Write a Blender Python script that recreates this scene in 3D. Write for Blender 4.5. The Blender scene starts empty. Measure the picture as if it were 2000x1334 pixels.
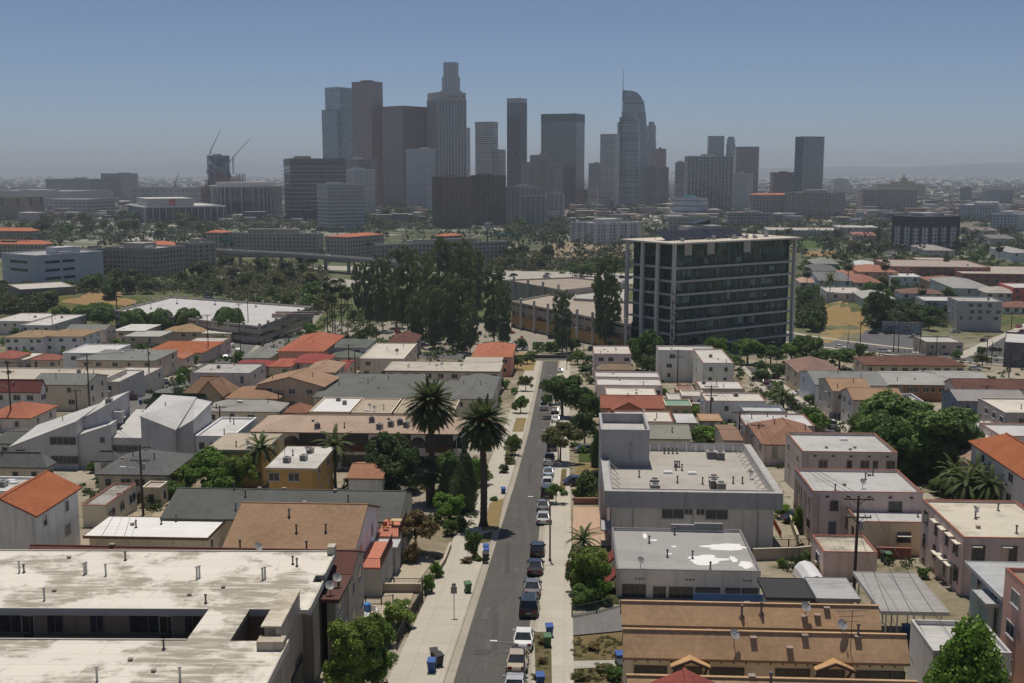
import bpy, math, random
import numpy as np
from mathutils import Vector, Matrix
R = math.radians
SC = bpy.context.scene
COL = SC.collection
# ------------------------------------------------------------------ camera
FPX, CX, CY, PITCH, CAMZ = 2130.0, 1000.0, 667.0, R(8.86), 70.0
cam_data = bpy.data.cameras.new('camera')
cam_data.sensor_width = 36.0
cam_data.lens = 36.0 * FPX / 2000.0
cam_data.clip_start = 1.0
cam_data.clip_end = 60000.0
cam = bpy.data.objects.new('camera', cam_data)
cam.location = (0, 0, CAMZ)
cam.rotation_euler = (math.pi / 2 - PITCH, 0, 0)
COL.objects.link(cam)
SC.camera = cam
# ------------------------------------------------------------------ sky and sun
SUN_EL, SUN_AZ = R(74), R(-8)            # azimuth measured from +y (ahead) towards +x
world = bpy.data.worlds.new("World")
SC.world = world
world.use_nodes = True
wn = world.node_tree
wn.nodes.clear()
sky = wn.nodes.new('ShaderNodeTexSky')
sky.sky_type = 'NISHITA'
sky.sun_disc = False
sky.sun_elevation = SUN_EL
sky.sun_rotation = SUN_AZ
sky.altitude = 150
sky.air_density = 0.55
sky.dust_density = 0.6
sky.ozone_density = 3.0
bg = wn.nodes.new('ShaderNodeBackground')
bg.inputs['Strength'].default_value = 0.061
wo = wn.nodes.new('ShaderNodeOutputWorld')
wn.links.new(sky.outputs[0], bg.inputs['Color'])
wn.links.new(bg.outputs[0], wo.inputs['Surface'])
sun_data = bpy.data.lights.new('sun', 'SUN')
sun_data.energy = 3.15
sun_data.angle = R(0.5)
sun_data.color = (1.0, 0.915, 0.80)
sun = bpy.data.objects.new('sun', sun_data)
sd = Vector((math.sin(SUN_AZ) * math.cos(SUN_EL), math.cos(SUN_AZ) * math.cos(SUN_EL), math.sin(SUN_EL)))
sun.rotation_euler = sd.to_track_quat('Z', 'Y').to_euler()
sun.location = (0, 0, 500)
COL.objects.link(sun)
SC.view_settings.view_transform = 'Standard'
SC.view_settings.look = 'None'
SC.view_settings.exposure = 0.3
SC.view_settings.gamma = 1.0
cy = SC.cycles
cy.max_bounces = 6
cy.diffuse_bounces = 4
cy.glossy_bounces = 2
cy.transmission_bounces = 2
cy.transparent_max_bounces = 6
cy.volume_bounces = 0
cy.caustics_reflective = False
cy.caustics_refractive = False
cy.use_denoising = True
try:
 cy.denoiser = 'OPENIMAGEDENOISE'
except Exception:
 pass
HAZE = 0.0001
# ------------------------------------------------------------------ picture <-> place
CP, SP = math.cos(PITCH), math.sin(PITCH)
def ray(px, py):
 a, b = (px - CX) / FPX, -(py - CY) / FPX
 return Vector((a, CP + b * SP, -SP + b * CP))
def P(px, py, z):
 d = ray(px, py)
 t = (z - CAMZ) / d.z
 return Vector((d.x * t, d.y * t, z))
def proj(p):
 x, y, z = p[0], p[1], p[2] - CAMZ
 dep = y * CP - z * SP
 up = y * SP + z * CP
 return CX + FPX * x / dep, CY - FPX * up / dep
BUMPS = []
def g0(y):
 s = (35.3 - 0.085 * max(y, -50)) / 2.0
 return 2.0 * (s if s > 30 else math.log1p(math.exp(s)))
def g(x, y):
 z = g0(y)
 for bx, by, h, rx, ry in BUMPS:
  e = ((x - bx) / rx) ** 2 + ((y - by) / ry) ** 2
  if e < 9:
   z += h * math.exp(-e)
 return z
def G(px, py):
 d = ray(px, py)
 if d.z >= -1e-4:
  d.z = -1e-4
 lo, t = 20.0, 20.0
 while t < 60000:
  if CAMZ + d.z * t <= g(d.x * t, d.y * t):
   break
  lo, t = t, t * 1.03 + 1
 hi = t
 for _ in range(24):
  m = (lo + hi) / 2
  if CAMZ + d.z * m <= g(d.x * m, d.y * m):
   hi = m
  else:
   lo = m
 x, y = d.x * hi, d.y * hi
 return Vector((x, y, g(x, y)))
BUMPS += [(-222.0, 545.0, 9.0, 70.0, 26.0), (150.0, 505.0, 9.0, 34.0, 24.0), (255.0, 560.0, 6.0, 70.0, 45.0)]
HD = R(2.9)                              # heading of the street grid
# ------------------------------------------------------------------ materials
MATS = {}
def nt(name):
 m = bpy.data.materials.new(name)
 m.use_nodes = True
 t = m.node_tree
 b = t.nodes['Principled BSDF']
 return m, t, b
def N(t, kind, **kw):
 n = t.nodes.new(kind)
 for k, v in kw.items():
  if k.startswith('i_'):
   n.inputs[k[2:].replace('_', ' ')].default_value = v
  else:
   setattr(n, k, v)
 return n
def L(t, a, b):
 t.links.new(a, b)
def mathn(t, op, a, b=None):
 n = t.nodes.new('ShaderNodeMath')
 n.operation = op
 for i, v in enumerate((a, b)):
  if v is None:
   continue
  if isinstance(v, (int, float)):
   n.inputs[i].default_value = v
  else:
   t.links.new(v, n.inputs[i])
 return n.outputs[0]
def mixc(t, fac, a, b, mode='MIX'):
 n = t.nodes.new('ShaderNodeMix')
 n.data_type = 'RGBA'
 n.blend_type = mode
 n.clamp_factor = True
 for sock, v in ((n.inputs['Factor'], fac), (n.inputs[6], a), (n.inputs[7], b)):
  if isinstance(v, (int, float)):
   sock.default_value = v
  elif isinstance(v, tuple):
   sock.default_value = v if len(v) == 4 else (*v, 1)
  else:
   t.links.new(v, sock)
 return n.outputs[2]
def ramp(t, fac, stops):
 n = t.nodes.new('ShaderNodeValToRGB')
 e = n.color_ramp.elements
 while len(e) < len(stops):
  e.new(0.5)
 for i, (p, c) in enumerate(stops):
  e[i].position = p
  e[i].color = (c, c, c, 1) if isinstance(c, (int, float)) else (*c, 1)
 t.links.new(fac, n.inputs[0])
 return n.outputs[0]
def coords(t, scale=(1, 1, 1), jitter=True):
 tc = t.nodes.new('ShaderNodeTexCoord')
 mp = t.nodes.new('ShaderNodeMapping')
 mp.inputs['Scale'].default_value = scale
 L(t, tc.outputs['Object'], mp.inputs['Vector'])
 if jitter:
  oi = t.nodes.new('ShaderNodeObjectInfo')
  c = t.nodes.new('ShaderNodeCombineXYZ')
  k = mathn(t, 'MULTIPLY', oi.outputs['Random'], 61.7)
  for i in range(3):
   L(t, k, c.inputs[i])
  L(t, c.outputs[0], mp.inputs['Location'])
 return mp.outputs[0]
def noise(t, vec, scale, detail=4, rough=0.6):
 n = t.nodes.new('ShaderNodeTexNoise')
 n.inputs['Scale'].default_value = scale
 n.inputs['Detail'].default_value = detail
 n.inputs['Roughness'].default_value = rough
 L(t, vec, n.inputs['Vector'])
 return n.outputs['Fac']
def sh(c, k):
 return tuple(min(1.0, max(0.0, v * k)) for v in c)
def cached(f):
 def w(*a):
  k = (f.__name__,) + a
  if k not in MATS:
   MATS[k] = f(*a)
  return MATS[k]
 return w
@cached
def plain(c, rough=0.6, metal=0.0, spec=0.5):
 m, t, b = nt('paint')
 v = coords(t)
 n = noise(t, v, 1.3, 5)
 L(t, mixc(t, n, sh(c, 0.86), sh(c, 1.12)), b.inputs['Base Color'])
 b.inputs['Roughness'].default_value = rough
 b.inputs['Metallic'].default_value = metal
 b.inputs['Specular IOR Level'].default_value = spec
 return m
@cached
def stucco(c):
 m, t, b = nt('stucco')
 n1 = noise(t, coords(t), 0.35, 5)
 n2 = noise(t, coords(t, (1.6, 1.6, 0.12)), 1.0, 4)
 col = mixc(t, ramp(t, n1, [(0.3, 0.0), (0.75, 1.0)]), sh(c, 0.88), sh(c, 1.08))
 col = mixc(t, ramp(t, n2, [(0.5, 0.0), (0.75, 0.6)]), col, (c[0] * .6, c[1] * .56, c[2] * .5))
 L(t, col, b.inputs['Base Color'])
 b.inputs['Roughness'].default_value = 0.9
 b.inputs['Specular IOR Level'].default_value = 0.2
 return m
@cached
def flatroof(c, dirt=0.4, seam=1.0):
 m, t, b = nt('flat_roofing')
 v = coords(t)
 n1 = noise(t, v, 0.16, 7, 0.68)
 n2 = noise(t, coords(t, (0.35, 2.2, 1)), 0.8, 5, 0.65)
 n3 = noise(t, v, 3.0, 3)
 d = (c[0] * .34, c[1] * .31, c[2] * .26)
 f = mathn(t, 'MULTIPLY', ramp(t, n1, [(0.48, 0.0), (0.57, 1.0)]), ramp(t, n2, [(0.38, 0.15), (0.56, 1.0)]))
 col = mixc(t, mathn(t, 'MULTIPLY', f, dirt), c, d)
 col = mixc(t, n3, sh(c, 0.9), sh(c, 1.07)) if dirt == 0 else mixc(t, 0.25, col, mixc(t, n3, sh(c, 0.75), sh(c, 1.1)))
 br = N(t, 'ShaderNodeTexBrick')
 br.inputs['Color1'].default_value = (1, 1, 1, 1)
 br.inputs['Color2'].default_value = (.95, .95, .95, 1)
 br.inputs['Mortar'].default_value = (.74, .73, .70, 1)
 br.inputs['Scale'].default_value = 1.0
 br.inputs['Mortar Size'].default_value = 0.03
 br.inputs['Brick Width'].default_value = 9.0
 br.inputs['Row Height'].default_value = 1.1 * seam
 L(t, coords(t), br.inputs['Vector'])
 col = mixc(t, 1.0, col, br.outputs['Color'], 'MULTIPLY')
 L(t, col, b.inputs['Base Color'])
 b.inputs['Roughness'].default_value = 0.85
 b.inputs['Specular IOR Level'].default_value = 0.25
 return m
@cached
def shingle(c, along='x'):
 m, t, b = nt('shingle_roofing')
 br = N(t, 'ShaderNodeTexBrick')
 br.inputs['Color1'].default_value = (*sh(c, 1.05), 1)
 br.inputs['Color2'].default_value = (*sh(c, 0.94), 1)
 br.inputs['Mortar'].default_value = (*sh(c, 0.9), 1)
 br.inputs['Scale'].default_value = 1.0
 br.inputs['Mortar Size'].default_value = 0.02
 br.inputs['Brick Width'].default_value = 0.55
 br.inputs['Row Height'].default_value = 0.26
 v = coords(t, (1, 1, 1))
 if along == 'y':
  s = N(t, 'ShaderNodeSeparateXYZ')
  L(t, v, s.inputs[0])
  cb = N(t, 'ShaderNodeCombineXYZ')
  L(t, s.outputs[1], cb.inputs[0])
  L(t, s.outputs[0], cb.inputs[1])
  v = cb.outputs[0]
 L(t, v, br.inputs['Vector'])
 n1 = noise(t, coords(t), 0.22, 6, .65)
 n2 = noise(t, coords(t, (1.2, 1.2, 1.2)), 2.0, 4, .6)
 col = mixc(t, ramp(t, n1, [(0.4, 0.0), (0.62, 1.0)]), br.outputs['Color'], sh(c, 0.62), 'MIX')
 col = mixc(t, 0.5, br.outputs['Color'], col)
 col = mixc(t, ramp(t, n2, [(0.45, 0.0), (0.7, 0.5)]), col, sh(c, 1.28))
 L(t, col, b.inputs['Base Color'])
 b.inputs['Roughness'].default_value = 0.92
 b.inputs['Specular IOR Level'].default_value = 0.15
 return m
@cached
def tiles(c, along='x'):
 m, t, b = nt('clay_tile_roofing')
 v = coords(t)
 w = N(t, 'ShaderNodeTexWave', wave_type='BANDS', bands_direction='X' if along == 'x' else 'Y')
 w.inputs['Scale'].default_value = 1.05
 L(t, v, w.inputs['Vector'])
 br = N(t, 'ShaderNodeTexBrick')
 br.inputs['Color1'].default_value = (*sh(c, 1.2), 1)
 br.inputs['Color2'].default_value = (*sh(c, 0.7), 1)
 br.inputs['Mortar'].default_value = (*sh(c, 0.4), 1)
 br.inputs['Scale'].default_value = 1.0
 br.inputs['Mortar Size'].default_value = 0.035
 br.inputs['Brick Width'].default_value = 0.3
 br.inputs['Row Height'].default_value = 0.42
 br.offset = 0.0
 if along == 'y':
  s = N(t, 'ShaderNodeSeparateXYZ')
  L(t, v, s.inputs[0])
  cb = N(t, 'ShaderNodeCombineXYZ')
  L(t, s.outputs[1], cb.inputs[0])
  L(t, s.outputs[0], cb.inputs[1])
  v = cb.outputs[0]
 L(t, v, br.inputs['Vector'])
 n1 = noise(t, coords(t), 0.6, 6, .7)
 col = mixc(t, mathn(t, 'MULTIPLY', w.outputs['Fac'], 0.45), sh(c, 0.62), br.outputs['Color'])
 col = mixc(t, 0.55, col, br.outputs['Color'])
 col = mixc(t, ramp(t, n1, [(0.45, 0.0), (0.8, 0.5)]), col, sh(c, 0.6))
 L(t, col, b.inputs['Base Color'])
 b.inputs['Roughness'].default_value = 0.8
 bp = N(t, 'ShaderNodeBump')
 bp.inputs['Strength'].default_value = 0.6
 bp.inputs['Distance'].default_value = 0.1
 L(t, w.outputs['Fac'], bp.inputs['Height'])
 L(t, bp.outputs[0], b.inputs['Normal'])
 return m
@cached
def glass(c=(0.02, 0.025, 0.03), rough=0.08):
 m, t, b = nt('window_glass')
 n = noise(t, coords(t), 1.2, 2)
 L(t, mixc(t, ramp(t, n, [(0.4, 0.0), (0.7, 1.0)]), c, sh(c, 2.2)), b.inputs['Base Color'])
 b.inputs['Roughness'].default_value = rough
 b.inputs['Specular IOR Level'].default_value = 0.6
 return m
@cached
def leaf(c, var=0.55, rough=0.6):
 m, t, b = nt('foliage')
 ge = N(t, 'ShaderNodeNewGeometry')
 oi = N(t, 'ShaderNodeObjectInfo')
 col = mixc(t, ge.outputs['Random Per Island'], sh(c, 1 - var), sh(c, 1 + var))
 col = mixc(t, mathn(t, 'MULTIPLY', oi.outputs['Random'], 0.35), col, (c[0] * 1.25 + .012, c[1] * .95, c[2] * .7))
 n = noise(t, coords(t), 0.5, 3)
 col = mixc(t, ramp(t, n, [(0.4, 0.0), (0.65, 1.0)]), sh(c, .7), col)
 L(t, col, b.inputs['Base Color'])
 b.inputs['Roughness'].default_value = rough
 b.inputs['Specular IOR Level'].default_value = 0.3
 tl = N(t, 'ShaderNodeBsdfTranslucent')
 L(t, col, tl.inputs['Color'])
 mx = N(t, 'ShaderNodeMixShader')
 mx.inputs[0].default_value = .38
 L(t, b.outputs[0], mx.inputs[1])
 L(t, tl.outputs[0], mx.inputs[2])
 L(t, mx.outputs[0], t.nodes['Material Output'].inputs['Surface'])
 return m
@cached
def bark(c=(0.10, 0.075, 0.055)):
 m, t, b = nt('bark')
 n = noise(t, coords(t, (3, 3, .6)), 1.5, 5)
 L(t, mixc(t, n, sh(c, .55), sh(c, 1.4)), b.inputs['Base Color'])
 b.inputs['Roughness'].default_value = 0.95
 return m
@cached
def facade(wall, glz, bay, floor, wu, wv, spec=0.5, var=0.6, ior=1.9):
 """curtain wall or punched windows: openings of share wu x wv in bays of bay x floor metres"""
 m, t, b = nt('facade')
 tc = N(t, 'ShaderNodeTexCoord')
 s = N(t, 'ShaderNodeSeparateXYZ')
 L(t, tc.outputs['Object'], s.inputs[0])
 u = mathn(t, 'DIVIDE', mathn(t, 'ADD', mathn(t, 'ADD', s.outputs[0], s.outputs[1]), 1000.0), bay)
 v = mathn(t, 'DIVIDE', mathn(t, 'ADD', s.outputs[2], 1000.0), floor)
 fu, fv = mathn(t, 'FRACT', u), mathn(t, 'FRACT', v)
 mk = mathn(t, 'MULTIPLY', mathn(t, 'LESS_THAN', fu, wu), mathn(t, 'LESS_THAN', fv, wv))
 ge = N(t, 'ShaderNodeNewGeometry')
 sn = N(t, 'ShaderNodeSeparateXYZ')
 L(t, ge.outputs['True Normal'], sn.inputs[0])
 mk = mathn(t, 'MULTIPLY', mk, mathn(t, 'LESS_THAN', mathn(t, 'ABSOLUTE', sn.outputs[2]), 0.5))
 cb = N(t, 'ShaderNodeCombineXYZ')
 L(t, mathn(t, 'FLOOR', u), cb.inputs[0])
 L(t, mathn(t, 'FLOOR', v), cb.inputs[1])
 wnn = N(t, 'ShaderNodeTexWhiteNoise', noise_dimensions='2D')
 L(t, cb.outputs[0], wnn.inputs['Vector'])
 gl = mixc(t, wnn.outputs['Value'], sh(glz, 1 - var), sh(glz, 1 + var))
 n1 = noise(t, coords(t), 0.05, 5)
 wl = mixc(t, n1, sh(wall, .88), sh(wall, 1.08))
 fr = N(t, 'ShaderNodeTexWhiteNoise', noise_dimensions='1D')
 L(t, mathn(t, 'FLOOR', v), fr.inputs['W'])
 wl = mixc(t, mathn(t, 'MULTIPLY', fr.outputs['Value'], .5), wl, sh(wall, .8))
 L(t, mixc(t, mk, wl, gl), b.inputs['Base Color'])
 b.inputs['Specular IOR Level'].default_value = spec
 b.inputs['IOR'].default_value = ior
 L(t, mathn(t, 'SUBTRACT', 0.85, mathn(t, 'MULTIPLY', mk, 0.77)), b.inputs['Roughness'])
 vm = N(t, 'ShaderNodeVectorMath', operation='SUBTRACT')          # each pane sits at a slightly different angle
 L(t, wnn.outputs['Color'], vm.inputs[0])
 vm.inputs[1].default_value = (.5, .5, .5)
 v2 = N(t, 'ShaderNodeVectorMath', operation='SCALE')
 L(t, vm.outputs[0], v2.inputs[0])
 L(t, mathn(t, 'MULTIPLY', mk, .025), v2.inputs['Scale'])
 v3 = N(t, 'ShaderNodeVectorMath', operation='ADD')
 L(t, ge.outputs['Normal'], v3.inputs[0])
 L(t, v2.outputs[0], v3.inputs[1])
 v4 = N(t, 'ShaderNodeVectorMath', operation='NORMALIZE')
 L(t, v3.outputs[0], v4.inputs[0])
 L(t, v4.outputs[0], b.inputs['Normal'])
 return m
# ------------------------------------------------------------------ mesh builder
class MB:
 def __init__(s):
  s.v, s.f, s.m, s.sm = [], [], [], []
 def face(s, pts, mi=0, smooth=False):
  n = len(s.v)
  s.v += [tuple(p) for p in pts]
  s.f.append(tuple(range(n, n + len(pts))))
  s.m.append(mi)
  s.sm.append(smooth)
 def raw(s, vs, fs, mi=0, smooth=False):
  n = len(s.v)
  s.v += [tuple(p) for p in vs]
  for f in fs:
   s.f.append(tuple(i + n for i in f))
   s.m.append(mi)
   s.sm.append(smooth)
 def box(s, x0, x1, y0, y1, z0, z1, mi=0):
  s.raw([(x0, y0, z0), (x1, y0, z0), (x1, y1, z0), (x0, y1, z0), (x0, y0, z1), (x1, y0, z1), (x1, y1, z1), (x0, y1, z1)],
    [(0, 3, 2, 1), (4, 5, 6, 7), (0, 1, 5, 4), (1, 2, 6, 5), (2, 3, 7, 6), (3, 0, 4, 7)], mi)
  return s
 def prism(s, poly, z0, z1, mi=0):
  """poly: 2D points counter-clockwise; z0/z1 numbers or lists"""
  n = len(poly)
  a = z0 if isinstance(z0, (list, tuple)) else [z0] * n
  b = z1 if isinstance(z1, (list, tuple)) else [z1] * n
  vs = [(x, y, a[i]) for i, (x, y) in enumerate(poly)] + [(x, y, b[i]) for i, (x, y) in enumerate(poly)]
  fs = [tuple(range(n - 1, -1, -1)), tuple(range(n, 2 * n))] + [(i, (i + 1) % n, n + (i + 1) % n, n + i) for i in range(n)]
  s.raw(vs, fs, mi)
  return s
 def tube(s, pts, rads, n=6, mi=0, smooth=True, cap=True):
  pts = [Vector(p) for p in pts]
  vs, fs = [], []
  for i, p in enumerate(pts):
   d = (pts[min(i + 1, len(pts) - 1)] - pts[max(i - 1, 0)]).normalized()
   a = d.orthogonal() if abs(d.z) < .9 else Vector((1, 0, 0)) - d * d.x
   a.normalize()
   b = d.cross(a)
   r = rads[i] if isinstance(rads, (list, tuple)) else rads
   for k in range(n):
    th = 2 * math.pi * k / n
    vs.append(p + a * (r * math.cos(th)) + b * (r * math.sin(th)))
  for i in range(len(pts) - 1):
   for k in range(n):
    fs.append((i * n + k, i * n + (k + 1) % n, (i + 1) * n + (k + 1) % n, (i + 1) * n + k))
  s.raw(vs, fs, mi, smooth)
  if cap:
   m = len(pts) - 1
   s.raw(vs[:n], [tuple(range(n - 1, -1, -1))], mi)
   s.raw(vs[m * n:], [tuple(range(n))], mi)
  return s
 def bar(s, p, q, w, mi=0):
  return s.tube([p, q], w * .707, 4, mi, False)
 def build(s, name, mats, parent=None, loc=(0, 0, 0), rz=0):
  me = bpy.data.meshes.new(name)
  me.from_pydata(s.v, [], s.f)
  ms = mats if isinstance(mats, (list, tuple)) else [mats]
  for m in ms:
   me.materials.append(m)
  me.polygons.foreach_set('material_index', s.m)
  me.polygons.foreach_set('use_smooth', s.sm)
  me.update()
  o = bpy.data.objects.new(name, me)
  COL.objects.link(o)
  o.location = loc
  o.rotation_euler = (0, 0, rz)
  o.parent = parent
  return o
# ------------------------------------------------------------------ things and labels
ANCH, AUTO = [], []
def tag(o, label=None, cat=None, group=None, kind=None):
 if label: o['label'] = label
 if cat: o['category'] = cat
 if group: o['group'] = group
 if kind: o['kind'] = kind
 return o
def empty(name, loc=(0, 0, 0), rz=0):
 o = bpy.data.objects.new(name, None)
 o.empty_display_size = 0.5
 COL.objects.link(o)
 o.location = loc
 o.rotation_euler = (0, 0, rz)
 return o
def thing(name, label, cat, loc=(0, 0, 0), rz=0, group=None, top=0.0):
 """label 'short name | rest': the short name also serves the labels of things beside it"""
 o = empty(name, loc, rz)
 nick, _, rest = label.partition('|')
 nick = nick.strip()
 tag(o, (nick + ' ' + rest.strip()).strip(), cat, group)
 ANCH.append((nick, *proj((loc[0], loc[1], loc[2] + top))))
 return o
def auto(o, desc, cat, group=None):
 tag(o, None, cat, group)
 AUTO.append((o, desc))
 return o
KIDS = {}
def kids(o):
 return [c for c in o.children]
def clone(o, parent=None, deep=True):
 c = o.copy()
 COL.objects.link(c)
 c.parent = parent
 for ch in PART.get(o.name, ()):
  clone(ch, c)
 return c
PART = {}
def part(mb, name, mats, parent, loc=(0, 0, 0), rz=0, label=None):
 o = mb.build(name, mats, parent, loc, rz)
 if label: o['label'] = label
 PART.setdefault(parent.name, []).append(o)
 return o
def structure(o, kind='structure'):
 o['kind'] = kind
 return o
def local(o):
 c, s = math.cos(o.rotation_euler[2]), math.sin(o.rotation_euler[2])
 return lambda x, y, z=0: Vector((o.location[0] + x * c - y * s, o.location[1] + x * s + y * c, o.location[2] + z))
# ------------------------------------------------------------------ colours (real-world albedo)
WHITE, CREAM, BEIGE, TAN, PINK, MAUVE, GRAY, LGRAY, YELLOW, BLUEGRAY = (.62, .61, .59), (.56, .50, .40), (.46, .40, .32), (.38, .30, .21), (.52, .38, .34), (.42, .33, .33), (.33, .33, .33), (.48, .48, .48), (.44, .26, .07), (.22, .25, .29)
RWHITE, RCREAM, RGRAY, RBEIGE = (.56, .56, .56), (.60, .54, .43), (.36, .36, .36), (.42, .37, .29)
SBROWN, SRED, SGRAY, SGREEN, STAN, SDARK, SGG = (.26, .14, .075), (.13, .052, .04), (.20, .20, .19), (.055, .09, .05), (.30, .20, .135), (.075, .075, .078), (.115, .125, .115)
TORANGE, TRED = (.38, .11, .048), (.29, .065, .04)
FRAME_W, FRAME_D = (.55, .55, .54), (.05, .045, .04)
WOOD = (.12, .07, .045)
# ------------------------------------------------------------------ windows, doors, roof pieces
WPROTO = {}
def window(parent, pos, rz, w, h, frame=FRAME_W, gl=(.02, .025, .03), deep=False, sill=True, bars=1, name='window'):
 key = (round(w, 1), round(h, 1), frame, gl, sill, bars)
 w, h = key[0], key[1]
 if key not in WPROTO:
  m = MB()
  f = .07
  for a in ((-w / 2, w / 2, -.07, .0, -h / 2 - f, -h / 2), (-w / 2, w / 2, -.07, .0, h / 2, h / 2 + f), (-w / 2 - f, -w / 2, -.07, .0, -h / 2 - f, h / 2 + f), (w / 2, w / 2 + f, -.07, .0, -h / 2 - f, h / 2 + f)):
   m.box(*a)
  for k in range(bars):
   c = -w / 2 + w * (k + 1) / (bars + 1)
   m.box(c - .03, c + .03, -.055, .0, -h / 2, h / 2)
  if sill:
   m.box(-w / 2 - .12, w / 2 + .12, -.13, .0, -h / 2 - f - .06, -h / 2 - f)
  p = MB()
  p.box(-w / 2, w / 2, -.03, 0, -h / 2, h / 2)
  a = m.build(name, plain(frame, .5), parent)
  b = p.build('pane', glass(gl), a)
  WPROTO[key] = (a.data, b.data)
  a.location, a.rotation_euler = pos, (0, 0, rz)
 else:
  a = bpy.data.objects.new(name, WPROTO[key][0])
  b = bpy.data.objects.new('pane', WPROTO[key][1])
  for o in (a, b):
   COL.objects.link(o)
  a.parent, b.parent = parent, a
  a.location, a.rotation_euler = pos, (0, 0, rz)
 PART.setdefault(parent.name, []).append(a)
 PART.setdefault(a.name, []).append(b)
 return a
DPROTO = {}
def door(parent, pos, rz, c=WOOD, w=.95, h=2.05):
 key = (c, w, h)
 if key not in DPROTO:
  m = MB()
  m.box(-w / 2, w / 2, -.05, 0, 0, h)
  m.box(-w / 2 - .08, -w / 2, -.08, 0, 0, h + .08, 1)
  m.box(w / 2, w / 2 + .08, -.08, 0, 0, h + .08, 1)
  m.box(-w / 2, w / 2, -.08, 0, h, h + .08, 1)
  m.box(w / 2 - .12, w / 2 - .06, -.09, -.05, 1, 1.06, 1)
  o = m.build('door', [plain(c, .5), plain(FRAME_W, .5)], parent)
  DPROTO[key] = o.data
 else:
  o = bpy.data.objects.new('door', DPROTO[key])
  COL.objects.link(o)
  o.parent = parent
 o.location, o.rotation_euler = pos, (0, 0, rz)
 PART.setdefault(parent.name, []).append(o)
 return o
SH = {}
def shared(key, make, name, parent, pos, rz=0, sc=1.0):
 """one mesh per key, an object per call"""
 if key not in SH:
  o = make()
  SH[key] = o.data
 else:
  o = bpy.data.objects.new(name, SH[key])
  COL.objects.link(o)
 o.name = name
 o.parent = parent
 o.location, o.rotation_euler, o.scale = pos, (0, 0, rz), (sc,) * 3
 if parent:
  PART.setdefault(parent.name, []).append(o)
 return o
def mk_pipe():
 m = MB()
 m.tube([(0, 0, -.4), (0, 0, .75)], .085, 7)
 m.tube([(0, 0, .75), (0, 0, .9)], .14, 7)
 m.tube([(0, 0, -.05), (0, 0, .1)], [.26, .12], 7)
 return m.build('vent_pipe', plain((.12, .11, .10), .6))
def mk_pipe_w():
 m = MB()
 m.tube([(0, 0, -.4), (0, 0, 1.15)], .1, 7)
 m.tube([(0, 0, 1.15), (0, 0, 1.3)], .15, 7)
 return m.build('vent_pipe', plain((.55, .53, .48), .6))
def mk_vent():
 m = MB()
 m.box(-.18, .18, -.18, .18, -.3, .2)
 m.box(-.24, .24, -.24, .24, .2, .26)
 return m.build('roof_vent', plain((.28, .22, .18), .6))
def mk_skylight():
 m = MB()
 m.box(-.6, .6, -.5, .5, -.3, .14)
 m.box(-.5, .5, -.4, .4, .14, .22, 1)
 return m.build('skylight', [plain((.5, .5, .48), .5), plain((.7, .7, .68), .25)])
def mk_ac():
 m = MB()
 m.box(-.55, .55, -.55, .55, -.1, .95)
 m.box(-.6, .6, -.6, .6, .95, 1.0)
 m.tube([(0, 0, 1.0), (0, 0, 1.05)], .42, 12, 1)
 for k in range(5):
  m.box(-.5, .5, -.575, -.55, .1 + k * .16, .18 + k * .16, 1)
  m.box(-.575, -.55, -.5, .5, .1 + k * .16, .18 + k * .16, 1)
 m.box(-.8, .8, -.8, .8, -.2, -.1)
 return m.build('air_conditioner', [plain((.42, .40, .37), .5), plain((.05, .05, .05), .7)])
def mk_dish():
 m = MB()
 m.tube([(0, 0, -.3), (0, 0, .55), (0, -.12, .75)], .035, 5, 1)
 c, r = Vector((0, -.15, .85)), .42
 ax = Vector((.5, -.55, .62)).normalized()
 a = ax.orthogonal().normalized()
 b = ax.cross(a)
 rings = [[c - ax * .0]] + [[c + ax * (rr * rr * .5) + (a * math.cos(t) + b * math.sin(t)) * rr for t in [k * math.pi / 6 for k in range(12)]] for rr in (r * .5, r)]
 for k in range(12):
  j = (k + 1) % 12
  m.face([rings[0][0], rings[1][k], rings[1][j]], 0, True)
  m.face([rings[1][k], rings[2][k], rings[2][j], rings[1][j]], 0, True)
 m.bar(c, c + ax * .45, .03, 1)
 m.box(c.x + ax.x * .45 - .05, c.x + ax.x * .45 + .05, c.y + ax.y * .45 - .05, c.y + ax.y * .45 + .05, c.z + ax.z * .45 - .04, c.z + ax.z * .45 + .06, 1)
 return m.build('satellite_dish', [plain((.30, .30, .30), .4), plain((.1, .1, .1), .5)])
def mk_antenna():
 m = MB()
 m.tube([(0, 0, -.4), (0, 0, 3.2)], .03, 5)
 for k, z in enumerate((3.1, 2.7, 2.3)):
  m.bar((-1.1 + k * .2, 0, z), (1.1 - k * .2, 0, z + .1), .035)
 for k in range(6):
  m.bar((-1 + k * .4, -.4, 3.12 + .02 * k), (-1 + k * .4, .4, 3.12 + .02 * k), .02)
 return m.build('antenna', plain((.1, .1, .1), .5))
ROOF_BITS = {'pipe': ('vent_pipe', mk_pipe), 'wpipe': ('vent_pipe', mk_pipe_w), 'vent': ('roof_vent', mk_vent), 'sky': ('skylight', mk_skylight), 'ac': ('air_conditioner', mk_ac), 'dish': ('satellite_dish', mk_dish), 'ant': ('antenna', mk_antenna)}
def bit(kind, parent, pos, rz=0, sc=1.0):
 nm, mk = ROOF_BITS[kind]
 return shared(kind, mk, nm, parent, pos, rz, sc * (.82 if kind == 'ac' else 1))
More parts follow.
